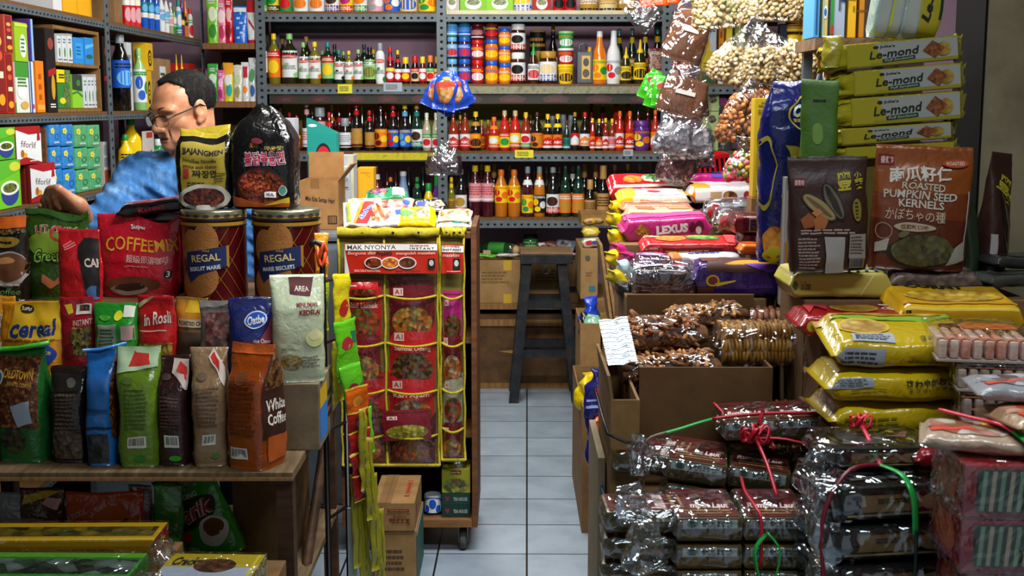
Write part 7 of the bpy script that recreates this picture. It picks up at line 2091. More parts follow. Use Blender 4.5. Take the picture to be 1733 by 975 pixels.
bk=tag(empty('plastic_basket',((a.x+b.x)/2,4.12,a.z-.0),(0,rad(-7),0)),'bright red slotted plastic basket at the back of the biscuit stall','basket')
REDP=ink('c8101c',.3)
hb=.085
MB().box(-w_/2,w_/2,.003,.2,0,.004,ink('1a0606',.6)).box(-w_/2,w_/2,.012,.016,.004,hb-.004,ink('140405',.6)).build('liner',bk)
mb=MB()
mb.box(-w_/2,w_/2,-.003,.004,hb-.012,hb,REDP).box(-w_/2,w_/2,-.003,.004,0,.008,REDP)
for i in range(13):
 x=-w_/2+w_*i/12
 mb.box(x-.0035,x+.0035,-.002,.003,.008,hb-.012,REDP)
mb.box(-w_/2,-w_/2+.004,.004,.2,0,hb,REDP).box(w_/2-.004,w_/2,.004,.2,0,hb,REDP).box(-w_/2,w_/2,.196,.2,0,hb,REDP)
mb.build('basket_wall',bk)
#  seed pouches, yellow packs and the tied seaweed bundles
gs='packs under the seed pouches'
bpack(1335,1507,500,44,.16,2.71,'b8ac50',[('r',.5,.5,.96,.9,paper('c0b868')),('e',.3,.6,.3,.4,speck(['c8a01c','a8641c','d8c860'],60)),*[('e',.06+.09*i,.08,.04,.08,paper('3a5a7a'))for i in range(11)],('r',.5,.16,.96,.03,paper('3a5a7a'))],[('r',.5,.5,.98,.9,paper('b0a04a')),('e',.05,.5,.06,.4,paper('4a5a30')),('t','Le Cream',.16,.5,.1,.36,paper('3a4a28')),('p',[(.7,.1),(.82,.9),(.84,.9),(.72,.1)],paper('c8bc80'))],'cream and olive biscuit pack with a dotted border under the brown seed pouch',0,.03,7,z=1.081,h=.06,group=gs)
bpack(1504,1662,500,44,.11,2.725,'1a2f7a',[('r',.5,.5,.98,.9,speck(['6a5448','8a7464','4a3c38'],60)),('r',.96,.5,.06,.9,paper('8a9aa8'))],[('r',.5,.72,1,.5,speck(['6a5448','8a7464','4a3c38'],60)),('r',.5,.2,1,.4,paper('1a2f7a')),('e',.85,.3,.14,.3,paper('3a5ab0'))],'blue and tan cookie packet lying beneath the orange pumpkin seed pouch',0,.04,4,z=1.0815,h=.058,group=None,name='cookie_packet')
bpack(1524,1735,536,44,.17,2.55,'c8960c',[('t','CORNT',.42,.84,.5,.2,paper('1a1a14'),0,.05),('e',.5,.4,.8,.5,speck(['d8b030','b8841c','e0c050'],50)),('r',.5,.1,.9,.06,paper('a8780c'))],[('r',.5,.5,.98,.8,paper('c0900c')),('t','NB',.07,.6,.08,.5,paper('1a1a14'),0,.05),('r',.5,.9,.9,.1,paper('d8b840'))],'large mustard yellow corn snack pack beside the seed pouches',-3,.03,6,z=1.04,rx=7,h=.066,group=gs)
block(P(1524,536,2.5).x+.03,1.12,2.50,2.69,.873,1.028,'brown carton under the mustard yellow corn pack')
block(.63,P(1524,536,2.5).x+.02,2.555,2.69,.873,1.024,'small brown carton behind the pile of yellow packs')
SEED=lambda:speck(['4a4a28','6a6a3a','2a2a18','5a5a30'],75)
CH='豐'
DBR='2c1710'
def seedpouch(px0,px1,top,bot,Y,col,art,label,rz=0,ry=0,z=1.146,d=.06,m=None,bands=None,seed=2):
 a,b=P(px0,bot,Y),P(px1,top,Y)
 prof=lambda w,d:[(0,w*.485,d*.4),(.1,w*.5,d*.5),(.4,w*.5,d*.5),(.75,w*.5,d*.3),(.9,w*.5,d*.08),(.93,w*.5,.0025),(1,w*.5,.002)]
 return soft_pack((px0+px1)/2,bot,b.x-a.x,b.z-z,d,Y,col,art,'seed_pouch',label,'pouch','roasted seed pouches',z,rad(rz),0,prof,3,seed,.004,m,(),(),bands,0,0,rad(ry))
BRW=ink('321b12',.45,.4,0,.3,40)
GOLDK=paper('a89a24')
seedpouch(1330,1470,265,460,2.70,DBR,[('r',.12,.79,.15,.07,paper('5a1418')),('t','盛香珍',.12,.79,.13,.045,paper('c8a89a')),('t','豐',.70,.79,.19,.16,GOLDK,0,.03),('t','葵',.9,.76,.13,.1,GOLDK,8),('t','小',.88,.84,.1,.05,GOLDK,4),('e',.53,.62,.2,.38,paper('1a1410'),24),('e',.53,.62,.16,.34,paper('5a5040'),24),('e',.53,.62,.08,.32,paper('231a14'),24),('e',.35,.57,.2,.36,paper('2a2014'),50),('e',.35,.57,.17,.33,paper('8a744a'),50),('e',.35,.57,.06,.28,paper('5a4828'),50),('p',[(.1,.47),(.2,.52),(.28,.48),(.26,.4),(.14,.38)],paper('8a4a24')),('p',[(.26,.46),(.36,.5),(.46,.45),(.42,.38),(.28,.37)],paper('9a5a30')),('p',[(.24,.52),(.34,.56),(.4,.52),(.3,.48)],paper('a86a3a')),('e',.83,.53,.12,.18,paper('7a6a24')),('l',.83,.53,.05,.14,paper('2a1a10'),5),('l',.5,.355,.8,.05,paper('a08a80'),2),('l',.22,.17,.3,.28,paper('8a746a'),10),('r',.54,.15,.25,.32,paper('8f8d88')),('r',.84,.22,.22,.22,paper('858078')),('l',.84,.23,.19,.17,paper('4a3a34'),6),('r',.84,.07,.2,.09,paper('6a6460')),('b',.84,.07,.16,.07,K_,12)],'dark brown sunflower seed pouch with yellow characters, facing away at the stall corner',2,-2,z=1.146,m=BRW)
seedpouch(1462,1634,247,452,2.75,'8a4414',[('r',.09,.885,.17,.085,paper('6a1418')),('t','盛香珍',.10,.885,.14,.055,paper('d0b0a0')),('t','南瓜籽仁',.46,.775,.66,.125,paper('c8c0b4'),2,.03),('t','ROASTED',.5,.675,.46,.06,paper('b8b0a0'),-2,.02),('t','PUMPKIN SEED',.47,.605,.78,.068,paper('b8b0a0'),-2,.02),('t','KERNELS',.48,.535,.48,.06,paper('b8b0a0'),-2,.02),('t','かぼちゃの種',.42,.45,.64,.085,paper('b8a890'),-3,.0),('e',.42,.355,.44,.075,paper('a89a80'),-3),('t','低鹽新口味',.42,.355,.3,.04,paper('5a3a28'),-3),('o',.1,.32,.18,.14,paper('9a7a60'),.1),('e',.5,.15,.72,.26,paper('20180e')),('e',.52,.165,.68,.26,SEED()),('e',.3,.3,.12,.05,paper('5a5a34'),20),('p',[(.78,.05),(.98,.1),(.98,.26),(.86,.2)],paper('8a8a80')),('p',[(.02,.14),(.14,.16),(.16,.26),(.02,.22)],paper('9a9488')),('e',.82,.87,.28,.07,paper('b03a28')),('e',.82,.87,.25,.055,paper('9a4418')),('t','ROASTED',.82,.87,.2,.03,paper('d8b8a0')),('r',.97,.4,.012,.5,paper('a8a098'))],'orange brown pumpkin seed pouch with white characters and English lettering',-2,2,z=1.142,m=ink('85420f',.32,.6,.15,.5,30),bands=[(0,.42,ink('54200c',.35,.6,.1,.5,30)),(.42,.62,ink('6e2f0e',.35,.6,.1,.5,30))],seed=5)
seedpouch(1640,1702,258,455,2.86,DBR,[('t','豐',.5,.76,.6,.13,GOLDK,-30,.03),('t','葵',.7,.66,.4,.08,GOLDK,-30),('e',.6,.45,.3,.5,paper('5a4a38'),14),('e',.5,.5,.2,.4,paper('1a120c'),14),('p',[(.3,.12),(.7,.2),(.9,.1),(.5,.03)],paper('7a4a34')),('r',.12,.25,.2,.25,paper('9a9490')),('r',.14,.1,.2,.1,paper('6a7a88'))],'dark brown sunflower seed pouch turned sideways against the wall',30,6,z=1.10,m=BRW,seed=9)
seedpouch(1618,1650,340,450,2.84,'1c2a14',[],'dark green pouch edge behind the pumpkin seed pouch',20,0,z=1.10,m=ink('1c2c16',.5))
for i,(px,py,c)in enumerate([(1705,480,'3a3a34'),(1715,462,'2c2c2c')]):
 p_=P(px,py,2.78+.05*i)
 tag(pillow(.16,.1,.03,film(c),[('e',.5,.5,.6,.6,speck(['5a5a50','2a2a28','6a6a60'],40))],(),.06,3,.005,70+i).build('snack_packet',None,(p_.x,p_.y,1.102+.034*i),(0,0,rad(14))),['flat grey packet by the wall beside the corn pack, lower','flat dark packet by the wall beside the corn pack, upper'][i],'packet')
gy='yellow and red cracker packs in the pile'
bpack(1350,1578,556,40,.15,2.545,'a3101c',[('e',.48,.5,.34,.6,speck(['c8942a','b87a1c','d8ac4a'],40)),('o',.48,.5,.36,.64,paper('b8842a'),.1),('t','Cheese',.78,.42,.2,.2,paper('d0b8b0'),-30,.03),('r',.76,.78,.12,.2,paper('b8a8a0')),('p',[(.1,.1),(.2,.6),(.26,.3),(.3,.7),(.22,.9),(.12,.7)],paper('c02838'))],[('e',.12,.5,.08,.5,paper('c8a020')),('p',[(.2,.1),(.3,.9),(.34,.8),(.26,.1)],paper('d8b8b0')),('l',.6,.5,.5,.2,paper('6a0c14'),1)],'red cheese cracker pack lying above the yellow packs',-2,.05,5,z=1.0255,h=.05,group=gy,m=film('9c0f1a'))
YT_=[('r',.5,.9,1,.2,speck(['c8a02a','a8801c','d8b84a'],40)),('p',[(.0,.75),(.2,.72),(.8,.74),(1,.9),(1,.8),(.7,.62),(.2,.62)],paper('6a9a1c')),('e',.26,.42,.34,.42,paper('c8a01c')),('e',.26,.42,.3,.34,speck(['d0a84a','b8842a','e0c070'],50)),('e',.84,.4,.16,.3,speck(['5a1a18','2a1a14','8a3a30'],80)),('r',.28,.12,.26,.18,paper('9aa0a8')),('l',.28,.12,.22,.14,K_,4),('t','さわやかお日さ',.76,.1,.36,.12,paper('2a2a14'))]
YF_=[('r',.16,.68,.28,.34,paper('8f96a0')),('l',.16,.68,.24,.28,paper('3a3a34'),5),('t','さわやかお日さ',.68,.74,.36,.24,paper('2a2810'),0,.03),('t','そうざいクラッカー',.7,.5,.38,.12,paper('3a3814')),('e',.86,.9,.16,.3,speck(['5a1a18','2a1a14','8a3a30'],80)),('l',.32,.45,.3,.08,paper('6a6010'),1)]
for i,(a,b,bt,z,Y_)in enumerate([(1400,1676,712,.874,2.345),(1396,1672,680,.937,2.34),(1408,1668,640,1.0,2.35)]):
 bpack(a,b,bt,30,.19,Y_,'bca010',YT_ if i==2 else[('r',.5,.5,.9,.8,paper('b89c10'))],YF_ if i==1 else([('l',.3,.5,.4,.3,paper('7a7010'),2)]if i==0 else[('r',.2,.4,.3,.7,paper('8f96a0')),('l',.2,.4,.26,.5,paper('3a3a34'),3),('l',.7,.3,.4,.2,paper('7a7010'),1)]),['bottom yellow cracker pack of the pile of three','middle yellow cracker pack of the pile, its side lettering showing','topmost yellow cracker pack with a biscuit picture and green band'][i],[1,-1,-2][i],.055,4,z=z+(.014 if i==2 else 0),rx=9 if i==2 else 0,h=.0605,group=gy,m=film('b89c0c'),wr=.005)
ox=P(1672,560,2.36).x
g5='clear packs near the return wall'
block(P(1682,600,2.32).x,1.12,2.12,2.32,.001,.93,'brown carton under the orange wafer stick pack')
def stickpack(px0,px1,bot,Y,z,label,cols,seed):
 a,b=P(px0,bot,Y),P(px1,bot,Y)
 w,d,h=b.x-a.x,.20,.045
 mb=MB().box(-w/2,w/2,-d/2,d/2,0,.004,paper('c0b0a0'))
 n=8
 for i in range(n):
  x=-w/2+w*(i+.5)/n
  mb.box(x-w/n*.4,x+w/n*.4,-d/2+.005,d/2-.005,.0045,h-.006,mottled(cols[i%len(cols)],cols[(i+1)%len(cols)],40,.4),None,.008)
 mb.art([('r',.7,.8,.6,.3,paper('c85a1c')),('t','手指餅',.75,.5,.3,.2,paper('4a1a0c')),('r',.5,.1,1,.06,paper('b8641c'))],lambda u,v,q=0:(-w/2+u*w,-d/2+v*d,h-.0055+q),w/d)
 o=mb.build('wafer_stick_pack',None,((a.x+b.x)/2,Y+d/2,z),(0,0,rad(-10)))
 tag(o,label,'packet',g5)
 wrapped(o,w,d,h)
 return o
stickpack(1606,1760,604,2.26,1.034,'pack of pale orange wafer sticks in clear film, upper',['e0a890','d8c8b8','d07a5a'],1)
stickpack(1640,1790,650,2.24,.983,'pack of pale wafer sticks in clear film, second from top',['a8907a','b8a898','8a6a54'],2)
stickpack(1650,1800,690,2.22,.932,'pack of dull wafer sticks in clear film, lowest',['9a8a7c','a89a90','7a5a48'],3)
def nori_pack(w=.121,d=.18,h=.045):
 REDB=ink('5a1c1c',.3,.5,0,.3,40)
 OLVB=ink('4a3f20',.3,.5,0,.3,40)
 mb=MB()
 mb.box(-w/2,w/2,-d/2,d/2,0,h,OLVB,None,.008)
 S1=lambda u,v,q=0:(-w/2+.006+u*(w-.012),-d/2+.006+v*(d-.012),h+q)
 S2=lambda u,v,q=0:(-w/2+.006+u*(w-.012),-d/2-q,.006+v*(h-.012))
 mb.art([('r',.5,.5,1,1,REDB),('t','Rumput Laut',.5,.36,.86,.24,paper('d8c4bc'),0,.03,.3),('r',.5,.2,.8,.05,paper('8a6a3a')),('r',.5,.1,.8,.03,paper('8a6a3a')),('e',.6,.72,.6,.3,speck(['6a2a2a','4a1414','8a4a40','3a1010'],70))],S1,w/d)
 mb.art([('r',.5,.25,1,.5,paper('3d3416')),('r',.5,.82,.92,.5,paper('9ba6a6')),('e',.2,.82,.18,.38,paper('1c4a40')),('t','Berat Bersih',.62,.92,.5,.16,K_),('t','9 x (4.5 g)',.62,.72,.5,.18,K_)],S2,w/h)
 o=mb.build('seaweed_pack')
 wr_=MB()
 bg=Bag(w*1.22,[(0,d*.40,h*.12),(.04,d*.46,h*.3),(.09,d*.52,h*.54),(.5,d*.52,h*.56),(.91,d*.52,h*.54),(.96,d*.46,h*.3),(1,d*.40,h*.12)],5,.005,40,3)
 bg.M=Matrix.Translation((-w*.61,0,h/2))@ALONGX
 bg.mesh(wr_,clear('e4eef4',.16,.06,1,20),30,18)
 wr_.build('wrapper',o)
 o['label']=''
 return o
proto=nori_pack()
gn_='tied packs of dried seaweed'
used=[False]
def nori(x,y,z,rz,label,rx=0,ry=0,s=1.0):
 o=proto if not used[0]else copy_tree(proto)
 used[0]=True
 o.location=(x,y,z)
 o.rotation_euler=(rad(rx),rad(ry),rad(rz))
 o.scale=(s,s,s)
 return tag(o,label,'packet',gn_)
NX=[P(1203,890,2.22).x,P(1322,890,2.22).x]
NB=.605
block(P(1063,900,2.2).x,.50,2.1,2.52,.001,.6,'wide brown carton at the front of the stall under the seaweed bundles',('8a6c42','705530'))
for k in range(3):
 for i in(0,1):
  nori(NX[i],2.32+.004*k,NB+.0+.052*k-(.004 if k else 0)+.0,[1,-1][i],f"seaweed pack in the front bundle, {['bottom', 'middle', 'top'][k]} layer, {['nearer the aisle', 'nearer the ribbon'][i]}")
for k in range(3):
 nori(P(1102,900,2.25).x,2.33,NB+.052*k,84+4*k,f"end-on seaweed pack with crumpled silvery wrap, {['bottom', 'middle', 'top'][k]} of three at the aisle edge",0,0,.92)
block(.262,.60,2.525,2.69,.001,.69,'brown carton under the rear seaweed bundles',BRC)
for k in range(2):
 for i in range(2):
  nori([P(1180,800,2.5).x,P(1285,820,2.5).x][i],2.53,.70+.052*k-.016*i,-9,f"seaweed pack in the second bundle under the red bow, {['lower', 'upper'][k]} layer, {['aisle end', 'inner end'][i]}",0,6)
nori(P(1118,760,2.5).x,2.54,.76,70,'end-on seaweed pack with silver wrap beside the second bundle',0,-6,.9)
for i in range(2):
 nori([P(1262,740,2.6).x,P(1350,735,2.6).x][i],2.585,.825+.004*i,-4,f"seaweed pack of the rear bundle tied with thin red cord, {['aisle end', 'inner end'][i]}",0,-4,.9)
BX=.655
block(.535,.775,2.06,2.32,.001,.60,'brown carton under the big black seaweed bundle',('8a6c42','705530'))
def big_nori(y,z,rz,label,first):
 w,d,h=.24,.20,.058
 mb=MB()
 mb.box(-w/2,w/2,-d/2,d/2,0,h,ink('121412',.25,.5,0,.3,40),None,.01)
 S1=lambda u,v,q=0:(-w/2+.01+u*(w-.02),-d/2+.01+v*(d-.02),h+q)
 S2=lambda u,v,q=0:(-w/2+.01+u*(w-.02),-d/2-q,.008+v*(h-.016))
 mb.art([('e',.35,.5,.5,.6,speck(['16181a','3a3f44','202426','5a6066'],22)),('e',.72,.72,.06,.12,paper('b8a020'),30),('e',.82,.34,.06,.12,paper('b8a020'),30),('p',[(.6,.5),(.8,.44),(.9,.7),(.85,.72),(.75,.55)],paper('7a3a40')),('r',.3,.2,.4,.1,paper('4a4440'))],S1,w/d)
 mb.art([('r',.34,.5,.44,.7,paper('7a6238')),('p',[(.1,.15),(.56,.15),(.7,.5),(.56,.85),(.2,.85)],paper('7a6238')),('e',.72,.5,.24,.7,paper('8a7450')),('l',.4,.6,.3,.24,K_,2),('e',.74,.5,.08,.3,paper('3a3020')),('r',.5,.04,1,.08,paper('8a7a50'))],S2,w/h)
 o=mb.build('seaweed_bundle_pack',None,(BX,y,z),(0,0,rad(rz)))
 wr_=MB()
 bg=Bag(w*1.2,[(0,d*.3,h*.2),(.05,d*.42,h*.34),(.1,d*.53,h*.53),(.5,d*.53,h*.55),(.9,d*.53,h*.53),(.95,d*.42,h*.34),(1,d*.3,h*.2)],5,.007,24,5+int(z*100))
 bg.M=Matrix.Translation((-w*.6,0,h/2))@ALONGX
 bg.mesh(wr_,clear('e4eef4',.16,.06,1,16),36,24)
 wr_.build('wrapper',o)
 return tag(o,label,'packet','large black seaweed packs')
for k in range(4):
 big_nori(2.15+.010*k,.602+.0665*k,[7,9,8,10][k],f"large black seaweed pack with tan oval label, {['lowest', 'second', 'third', 'top'][k]} of the tied stack",k==0)
o=big_nori(2.235,.602+.0665*4+.001,4,'large black seaweed pack lying crosswise at the back of the tied stack',False)
o.scale=(.82,.8,.6)
soft_pack(1415,835,.085,.20,.08,2.10,'',[],'cellophane_wrap','crumpled cellophane ends of the big seaweed bundle','wrapper',None,.67,rad(20),.05,lambda w,d:[(0,w*.5,d*.4),(.3,w*.4,d*.5),(.6,w*.5,d*.35),(1,w*.35,.004)],2.2,5,.022,clear('e8f0f4',.3,.05,1,16))
soft_pack(1398,745,.07,.13,.06,2.2,'',[],'cellophane_wrap','crumpled cellophane behind the big seaweed bundle','wrapper',None,.76,rad(-20),.05,lambda w,d:[(0,w*.5,d*.4),(.4,w*.5,d*.5),(1,w*.4,.004)],2.2,6,.02,clear('e8f0f4',.3,.05,1,16))
RX=.802
block(.70,1.13,1.86,2.03,.001,.698,'brown carton under the red cracker boxes')
for k in range(3):
 w,d,h=.22,.17,.085
 z=.70+.0865*k
 STR=[('r',.5,.52,.84,.78,paper('2a3a28'))]+[('r',.1+.8*(i+.5)/13,.52,.03,.74,paper(['7a9a7a','a8a080'][i%2]),-4)for i in range(13)]
 o=tag(carton(w,d,h,film('8a0f18'),STR,[('e',.5,.5,.8,.6,speck(['a86a3a','c89060','7a3a20'],30)),('r',.2,.5,.3,.2,paper('c8501c'))],[('e',.5,.5,.6,.7,paper('b04a1c'))],(),.004).build('cracker_box',None,(RX+.012*(k==0),1.945,z),(0,0,rad(-3))),['red cracker box with green striped picture, lowest by the photo edge','red cracker box with green striped picture, middle by the photo edge','red cracker box under the tied wrapped packs by the photo edge'][k],'box','red cracker boxes')
 wrapped(o,w,d,h)
for i,(px,py,c,cc)in enumerate([(1640,765,'a89078',['c8b8a0','8a6a4a','b04a2a','d8d0c8']),(1700,780,'9a7a5a',['b88a5a','c8501c','d8c8b0']),(1720,735,'8a8a8c',['b8c0c8','6a4a40','d0d4d8'])]):
 p_=P(px,py,2.05+.03*(i==2))
 o=tag(pillow(.17,.13,.03,film(c),[('e',.5,.5,.9,.8,speck(cc,40)),('r',.3,.3,.4,.1,paper('c83a1c'),20),('r',.7,.7,.3,.1,paper('c8b030'),20)],(),.06,3,.006,80+i).build('snack_packet',None,([.735,.84,.83][i],1.96+.06*(i==2),.962+.033*i),(0,0,rad([-18,10,-8][i]))),['wrapped snack pack with an orange stripe on the red cracker boxes','brown wrapped snack pack tied with the green ribbon by the photo edge','grey wrapped snack pack on top of the red cracker boxes'][i],'packet')
bpack(1560,1700,705,30,.12,2.13,'7a0f18',[('e',.5,.5,.5,.5,speck(['2a5a3a','8a1a20','c8a0a0'],40)),('r',.8,.5,.2,.6,paper('1c4a2a'))],[('l',.5,.5,.6,.5,paper('4a0a10'),2)],'dark red and green snack pack between the yellow pile and the red boxes',-6,.05,3.4,z=.8685,h=.035,group=None)
REDC=ink('b01226',.35)
GRN=ink('159a3c',.3,.6)
def tie(pts,r,m,label,name='string_tie',cat='string',flat=1.0,grp=None,seg=6):
 n=[]
 P_=[Vector(p)for p in pts]
 for i in range(len(P_)-1):
  a,b,c,d=P_[max(0,i-1)],P_[i],P_[i+1],P_[min(len(P_)-1,i+2)]
  for t in(0,.25,.5,.75):
   n.append(.5*((2*b)+(c-a)*t+(2*a-5*b+4*c-d)*t*t+(3*b-a-3*c+d)*t**3))
 n.append(P_[-1])
 return tag(MB().tube(n,r,m,seg,None,flat).build(name),label,cat,grp)
def bow(c,label,s=1.0,m=REDC):
 mb=MB()
 c=Vector(c)
 mb.blob(c,(.009*s,.009*s,.007*s),m)
 for a in(20,75,140,200,250,320):
  d=Vector((math.cos(rad(a)),math.sin(rad(a))*.6,.35))
  pts=[c+d*.028*s*math.sin(t)*(1)+Vector((0,0,.014*s*math.sin(2*t)))+Vector((-d.y,d.x,0))*.012*s*math.sin(2*t)for t in np.linspace(0,PI,9)]
  mb.tube(pts,.0042*s,m,6,None,.35)
 return tag(mb.build('red_bow'),label,'bow')
zt_=NB+.156
nx=(NX[0]+NX[1])/2
tie([(nx+.03,2.44,zt_+.004),(nx+.02,2.34,zt_+.006),(nx+.022,2.24,zt_+.006),(nx+.026,2.212,zt_-.01),(nx+.026,2.205,NB+.06)],.0035,REDC,'red cord running down the front seaweed bundle')
tie([(nx+.034,2.205,zt_-.03),(nx+.012,2.195,zt_-.06),(nx+.024,2.19,zt_-.12),(nx+.034,2.19,NB+.03),(nx+.046,2.19,zt_-.12),(nx+.058,2.195,zt_-.06),(nx+.036,2.205,zt_-.028)],.0058,GRN,'green ribbon loop hanging down the front seaweed bundle','ribbon','ribbon',.35)
bc=Vector((P(1278,815,2.46).x,2.47,.838))
bow(bc,'red bow on the second seaweed bundle',1.15)
tie([bc,bc+Vector((.06,-.01,.0)),bc+Vector((.14,-.02,-.02))],.0045,REDC,'red cord trailing from the bow on the second bundle',flat=.5)
tie([bc,bc+Vector((-.03,.07,.01)),bc+Vector((-.06,.15,.035))],.0035,REDC,'red cord running back from the bow on the second bundle')
tie([bc,bc+Vector((.008,-.08,-.03)),bc+Vector((.012,-.16,-.07))],.004,REDC,'red cord running forward from the bow on the second bundle')
a_,b_=P(1105,735,2.52),P(1218,708,2.55)
tie([P(1090,830,2.45),P(1088,780,2.46),P(1095,745,2.48),P(1128,733,2.5)],.003,ink('6a4a40',.5),'dull string rising from the end-on seaweed packs','string_tie')
tie([P(1110,737,2.5),P(1150,726,2.52),P(1185,715,2.54),P(1215,707,2.56)],.0055,GRN,'green ribbon stretched towards the rear seaweed bundle','ribbon','ribbon',.5)
tie([P(1205,709,2.52),P(1260,702,2.52),P(1320,699,2.52),P(1390,700,2.52)],.0035,REDC,'red cord along the top of the rear seaweed bundle')
tie([P(1292,695,2.5),P(1286,715,2.49),P(1300,735,2.48),P(1310,760,2.46)],.0045,REDC,'red cord knotted down the rear seaweed bundle',flat=.6)
zt2=.602+.0665*4
b2c=Vector((P(1475,728,2.2).x,2.27,zt2+.05))
bow(b2c,'bright red bow at the back of the big black seaweed bundle',.8,ink('d8203a',.35))
k2=Vector((.64,2.14,zt2+.010))
tie([b2c,(b2c+k2)/2+Vector((0,0,.004)),k2],.0045,ink('d8304a',.35),'red ribbon between the two knots on the big seaweed bundle','ribbon','ribbon',.6)
tie([k2,k2+Vector((-.06,-.03,.0)),k2+Vector((-.105,-.06,-.05)),k2+Vector((-.115,-.07,-.12)),k2+Vector((-.10,-.08,-.26))],.004,ink('6a0c1c',.35),'dark red cord looping down the aisle side of the big seaweed bundle')
tie([k2,k2+Vector((.02,-.06,.0)),k2+Vector((.03,-.095,-.03)),k2+Vector((.034,-.10,-.09))],.0065,GRN,'green ribbon over the front of the big seaweed bundle','ribbon','ribbon',.35)
tie([k2+Vector((.035,-.102,-.085)),k2+Vector((.036,-.1,-.16)),k2+Vector((.036,-.1,-.25))],.003,ink('10201a',.4),'dark cord below the green ribbon on the big seaweed bundle')
tie([(.70,2.03,1.004),(.73,1.98,1.004),(.76,1.93,1.005),(.772,1.90,1.0)],.0045,ink('d8304a',.35),'red ribbon across the snack packs by the photo edge','ribbon','ribbon',.6)
tie([(.772,1.90,1.0),(.785,1.865,.985),(.79,1.852,.95),(.794,1.846,.90)],.006,GRN,'green ribbon over the red cracker boxes by the photo edge','ribbon','ribbon',.4)
for i,(px,py,Y_,ww,hh_,lb)in enumerate([(1082,780,2.44,.07,.07,'crumpled silvery film ends of the upper aisle-side seaweed pack'),(1066,858,2.27,.06,.07,'crumpled silvery film ends of the middle aisle-side seaweed packs'),(1088,940,2.2,.075,.08,'crumpled silvery film ends at the foot of the front seaweed bundle'),(1395,900,2.14,.06,.16,'crumpled silvery film between the two seaweed bundles')]):
 p_=P(px,py,Y_)
 soft_pack(px,py,ww,hh_,.05,Y_,'',[],'cellophane_wrap',lb,'wrapper',None,p_.z-hh_*.4,rad(20*i),0,lambda w,d:[(0,w*.3,d*.3),(.3,w*.5,d*.5),(.7,w*.42,d*.4),(1,w*.2,.004)],2.2,91+i,.026,clear('e8f0f4',.34,.05,.3,30))
#  tall biscuit stack, upright packages, hanging bags, rear corner
LY=2.93
block(P(1432,300,LY).x,P(1622,300,LY).x,LY+.03,LY+.16,1.082,P(1520,268,LY).z,'plain carton hidden behind the seed pouches, under the tall biscuit stack',('6d6024','5a4f1c'))
LMF=[('r',.62,.5,.76,.98,paper('9a9c94')),('p',[(.0,.02),(.34,.02),(.24,.98),(.0,.98)],paper('a0941c')),('r',.6,.06,.8,.14,paper('8f861c')),('t','Julie\'s',.36,.82,.14,.13,K_,0,.03),('e',.255,.82,.05,.14,paper('2a2014')),('t','Le-mond',.42,.52,.46,.36,paper('14201a'),3,.02,.2),('r',.46,.22,.3,.16,paper('1c3a2a'),3),('t','Puff Sandwich',.46,.22,.26,.09,paper('c0c8b0'),3,0,.2),('e',.865,.5,.14,.62,speck(['b8942a','d0b04a','a8801c'],60)),('p',[(.68,.5),(.77,.92),(.88,.56),(.79,.12)],speck(['8a4a1c','a8622a','70380f'],120))]
LMT=[('r',.6,.5,.8,.9,paper('a8aaa0'))]
YF=film('a3971c')
tops=[268,240,207,155,108,62]
xs_=[(1432,1622),(1425,1616),(1444,1630),(1446,1628),(1428,1622)]
gl_='lemon biscuit packs in the tall stack'
zprev=P(1520,268,LY).z+.001
for i in range(5):
 zt_=P(1520,tops[i+1]+2,LY).z
 a,b=P(xs_[i][0]-34,200,LY),P(xs_[i][1]+14,200,LY)
 L_=b.x-a.x
 hh=zt_-zprev-.005
 FR_=[(it[0],*it[1:])for it in LMF]
 mb=MB()
 fx=.135
 w=.10
 x0,x1=-L_/2+L_*.15,L_/2-L_*.06
 mb.box(x0,x1,-w/2,w/2,0,hh,YF,None,.006)
 S2=lambda u,v,q=0:(x0+.003+u*(x1-x0-.006),-w/2-q,.003+v*(hh-.006))
 mb.art(LMF if i else[('r',.5,.5,1,1,paper('a0961c'))],S2,(x1-x0)/hh)
 for sg,xe,Lt in((-1,x0,L_*.15),(1,x1,L_*.06)):
  def tail(u,v,sg=sg,xe=xe,Lt=Lt):
   an=2*PI*u
   c,s_=math.cos(an),math.sin(an)
   cr_=math.sin(u*50+i*2)*.006*min(1,v*2)+math.sin(u*23+v*8+i)*.005*v
   yy=math.copysign(abs(c)**.4,c)*(w/2)*(.99-.62*v**.8)
   zz=hh/2+math.copysign(abs(s_)**.4,s_)*(hh/2)*(.99-.22*v)+cr_
   return(xe+sg*Lt*v+cr_*.8,yy+cr_,zz)
  mb.grid(tail,32,6,YF,True)
 o=mb.build('biscuit_pack',None,((a.x+b.x)/2,LY+.06,zprev),(0,rad([-3.2,-4,-4.2,-4.6,-5.2][i]),rad([2,1,-1,0,2][i])))
 tag(o,['lowest yellow biscuit pack of the tall stack, half hidden by seed pouches','yellow and white lemon biscuit pack, second from the bottom of the tall stack','yellow and white lemon biscuit pack in the middle of the tall stack','yellow and white lemon biscuit pack, second from the top of the tall stack','yellow and white lemon biscuit pack, top of the lying ones in the tall stack'][i],'packet',gl_)
 zprev=zt_
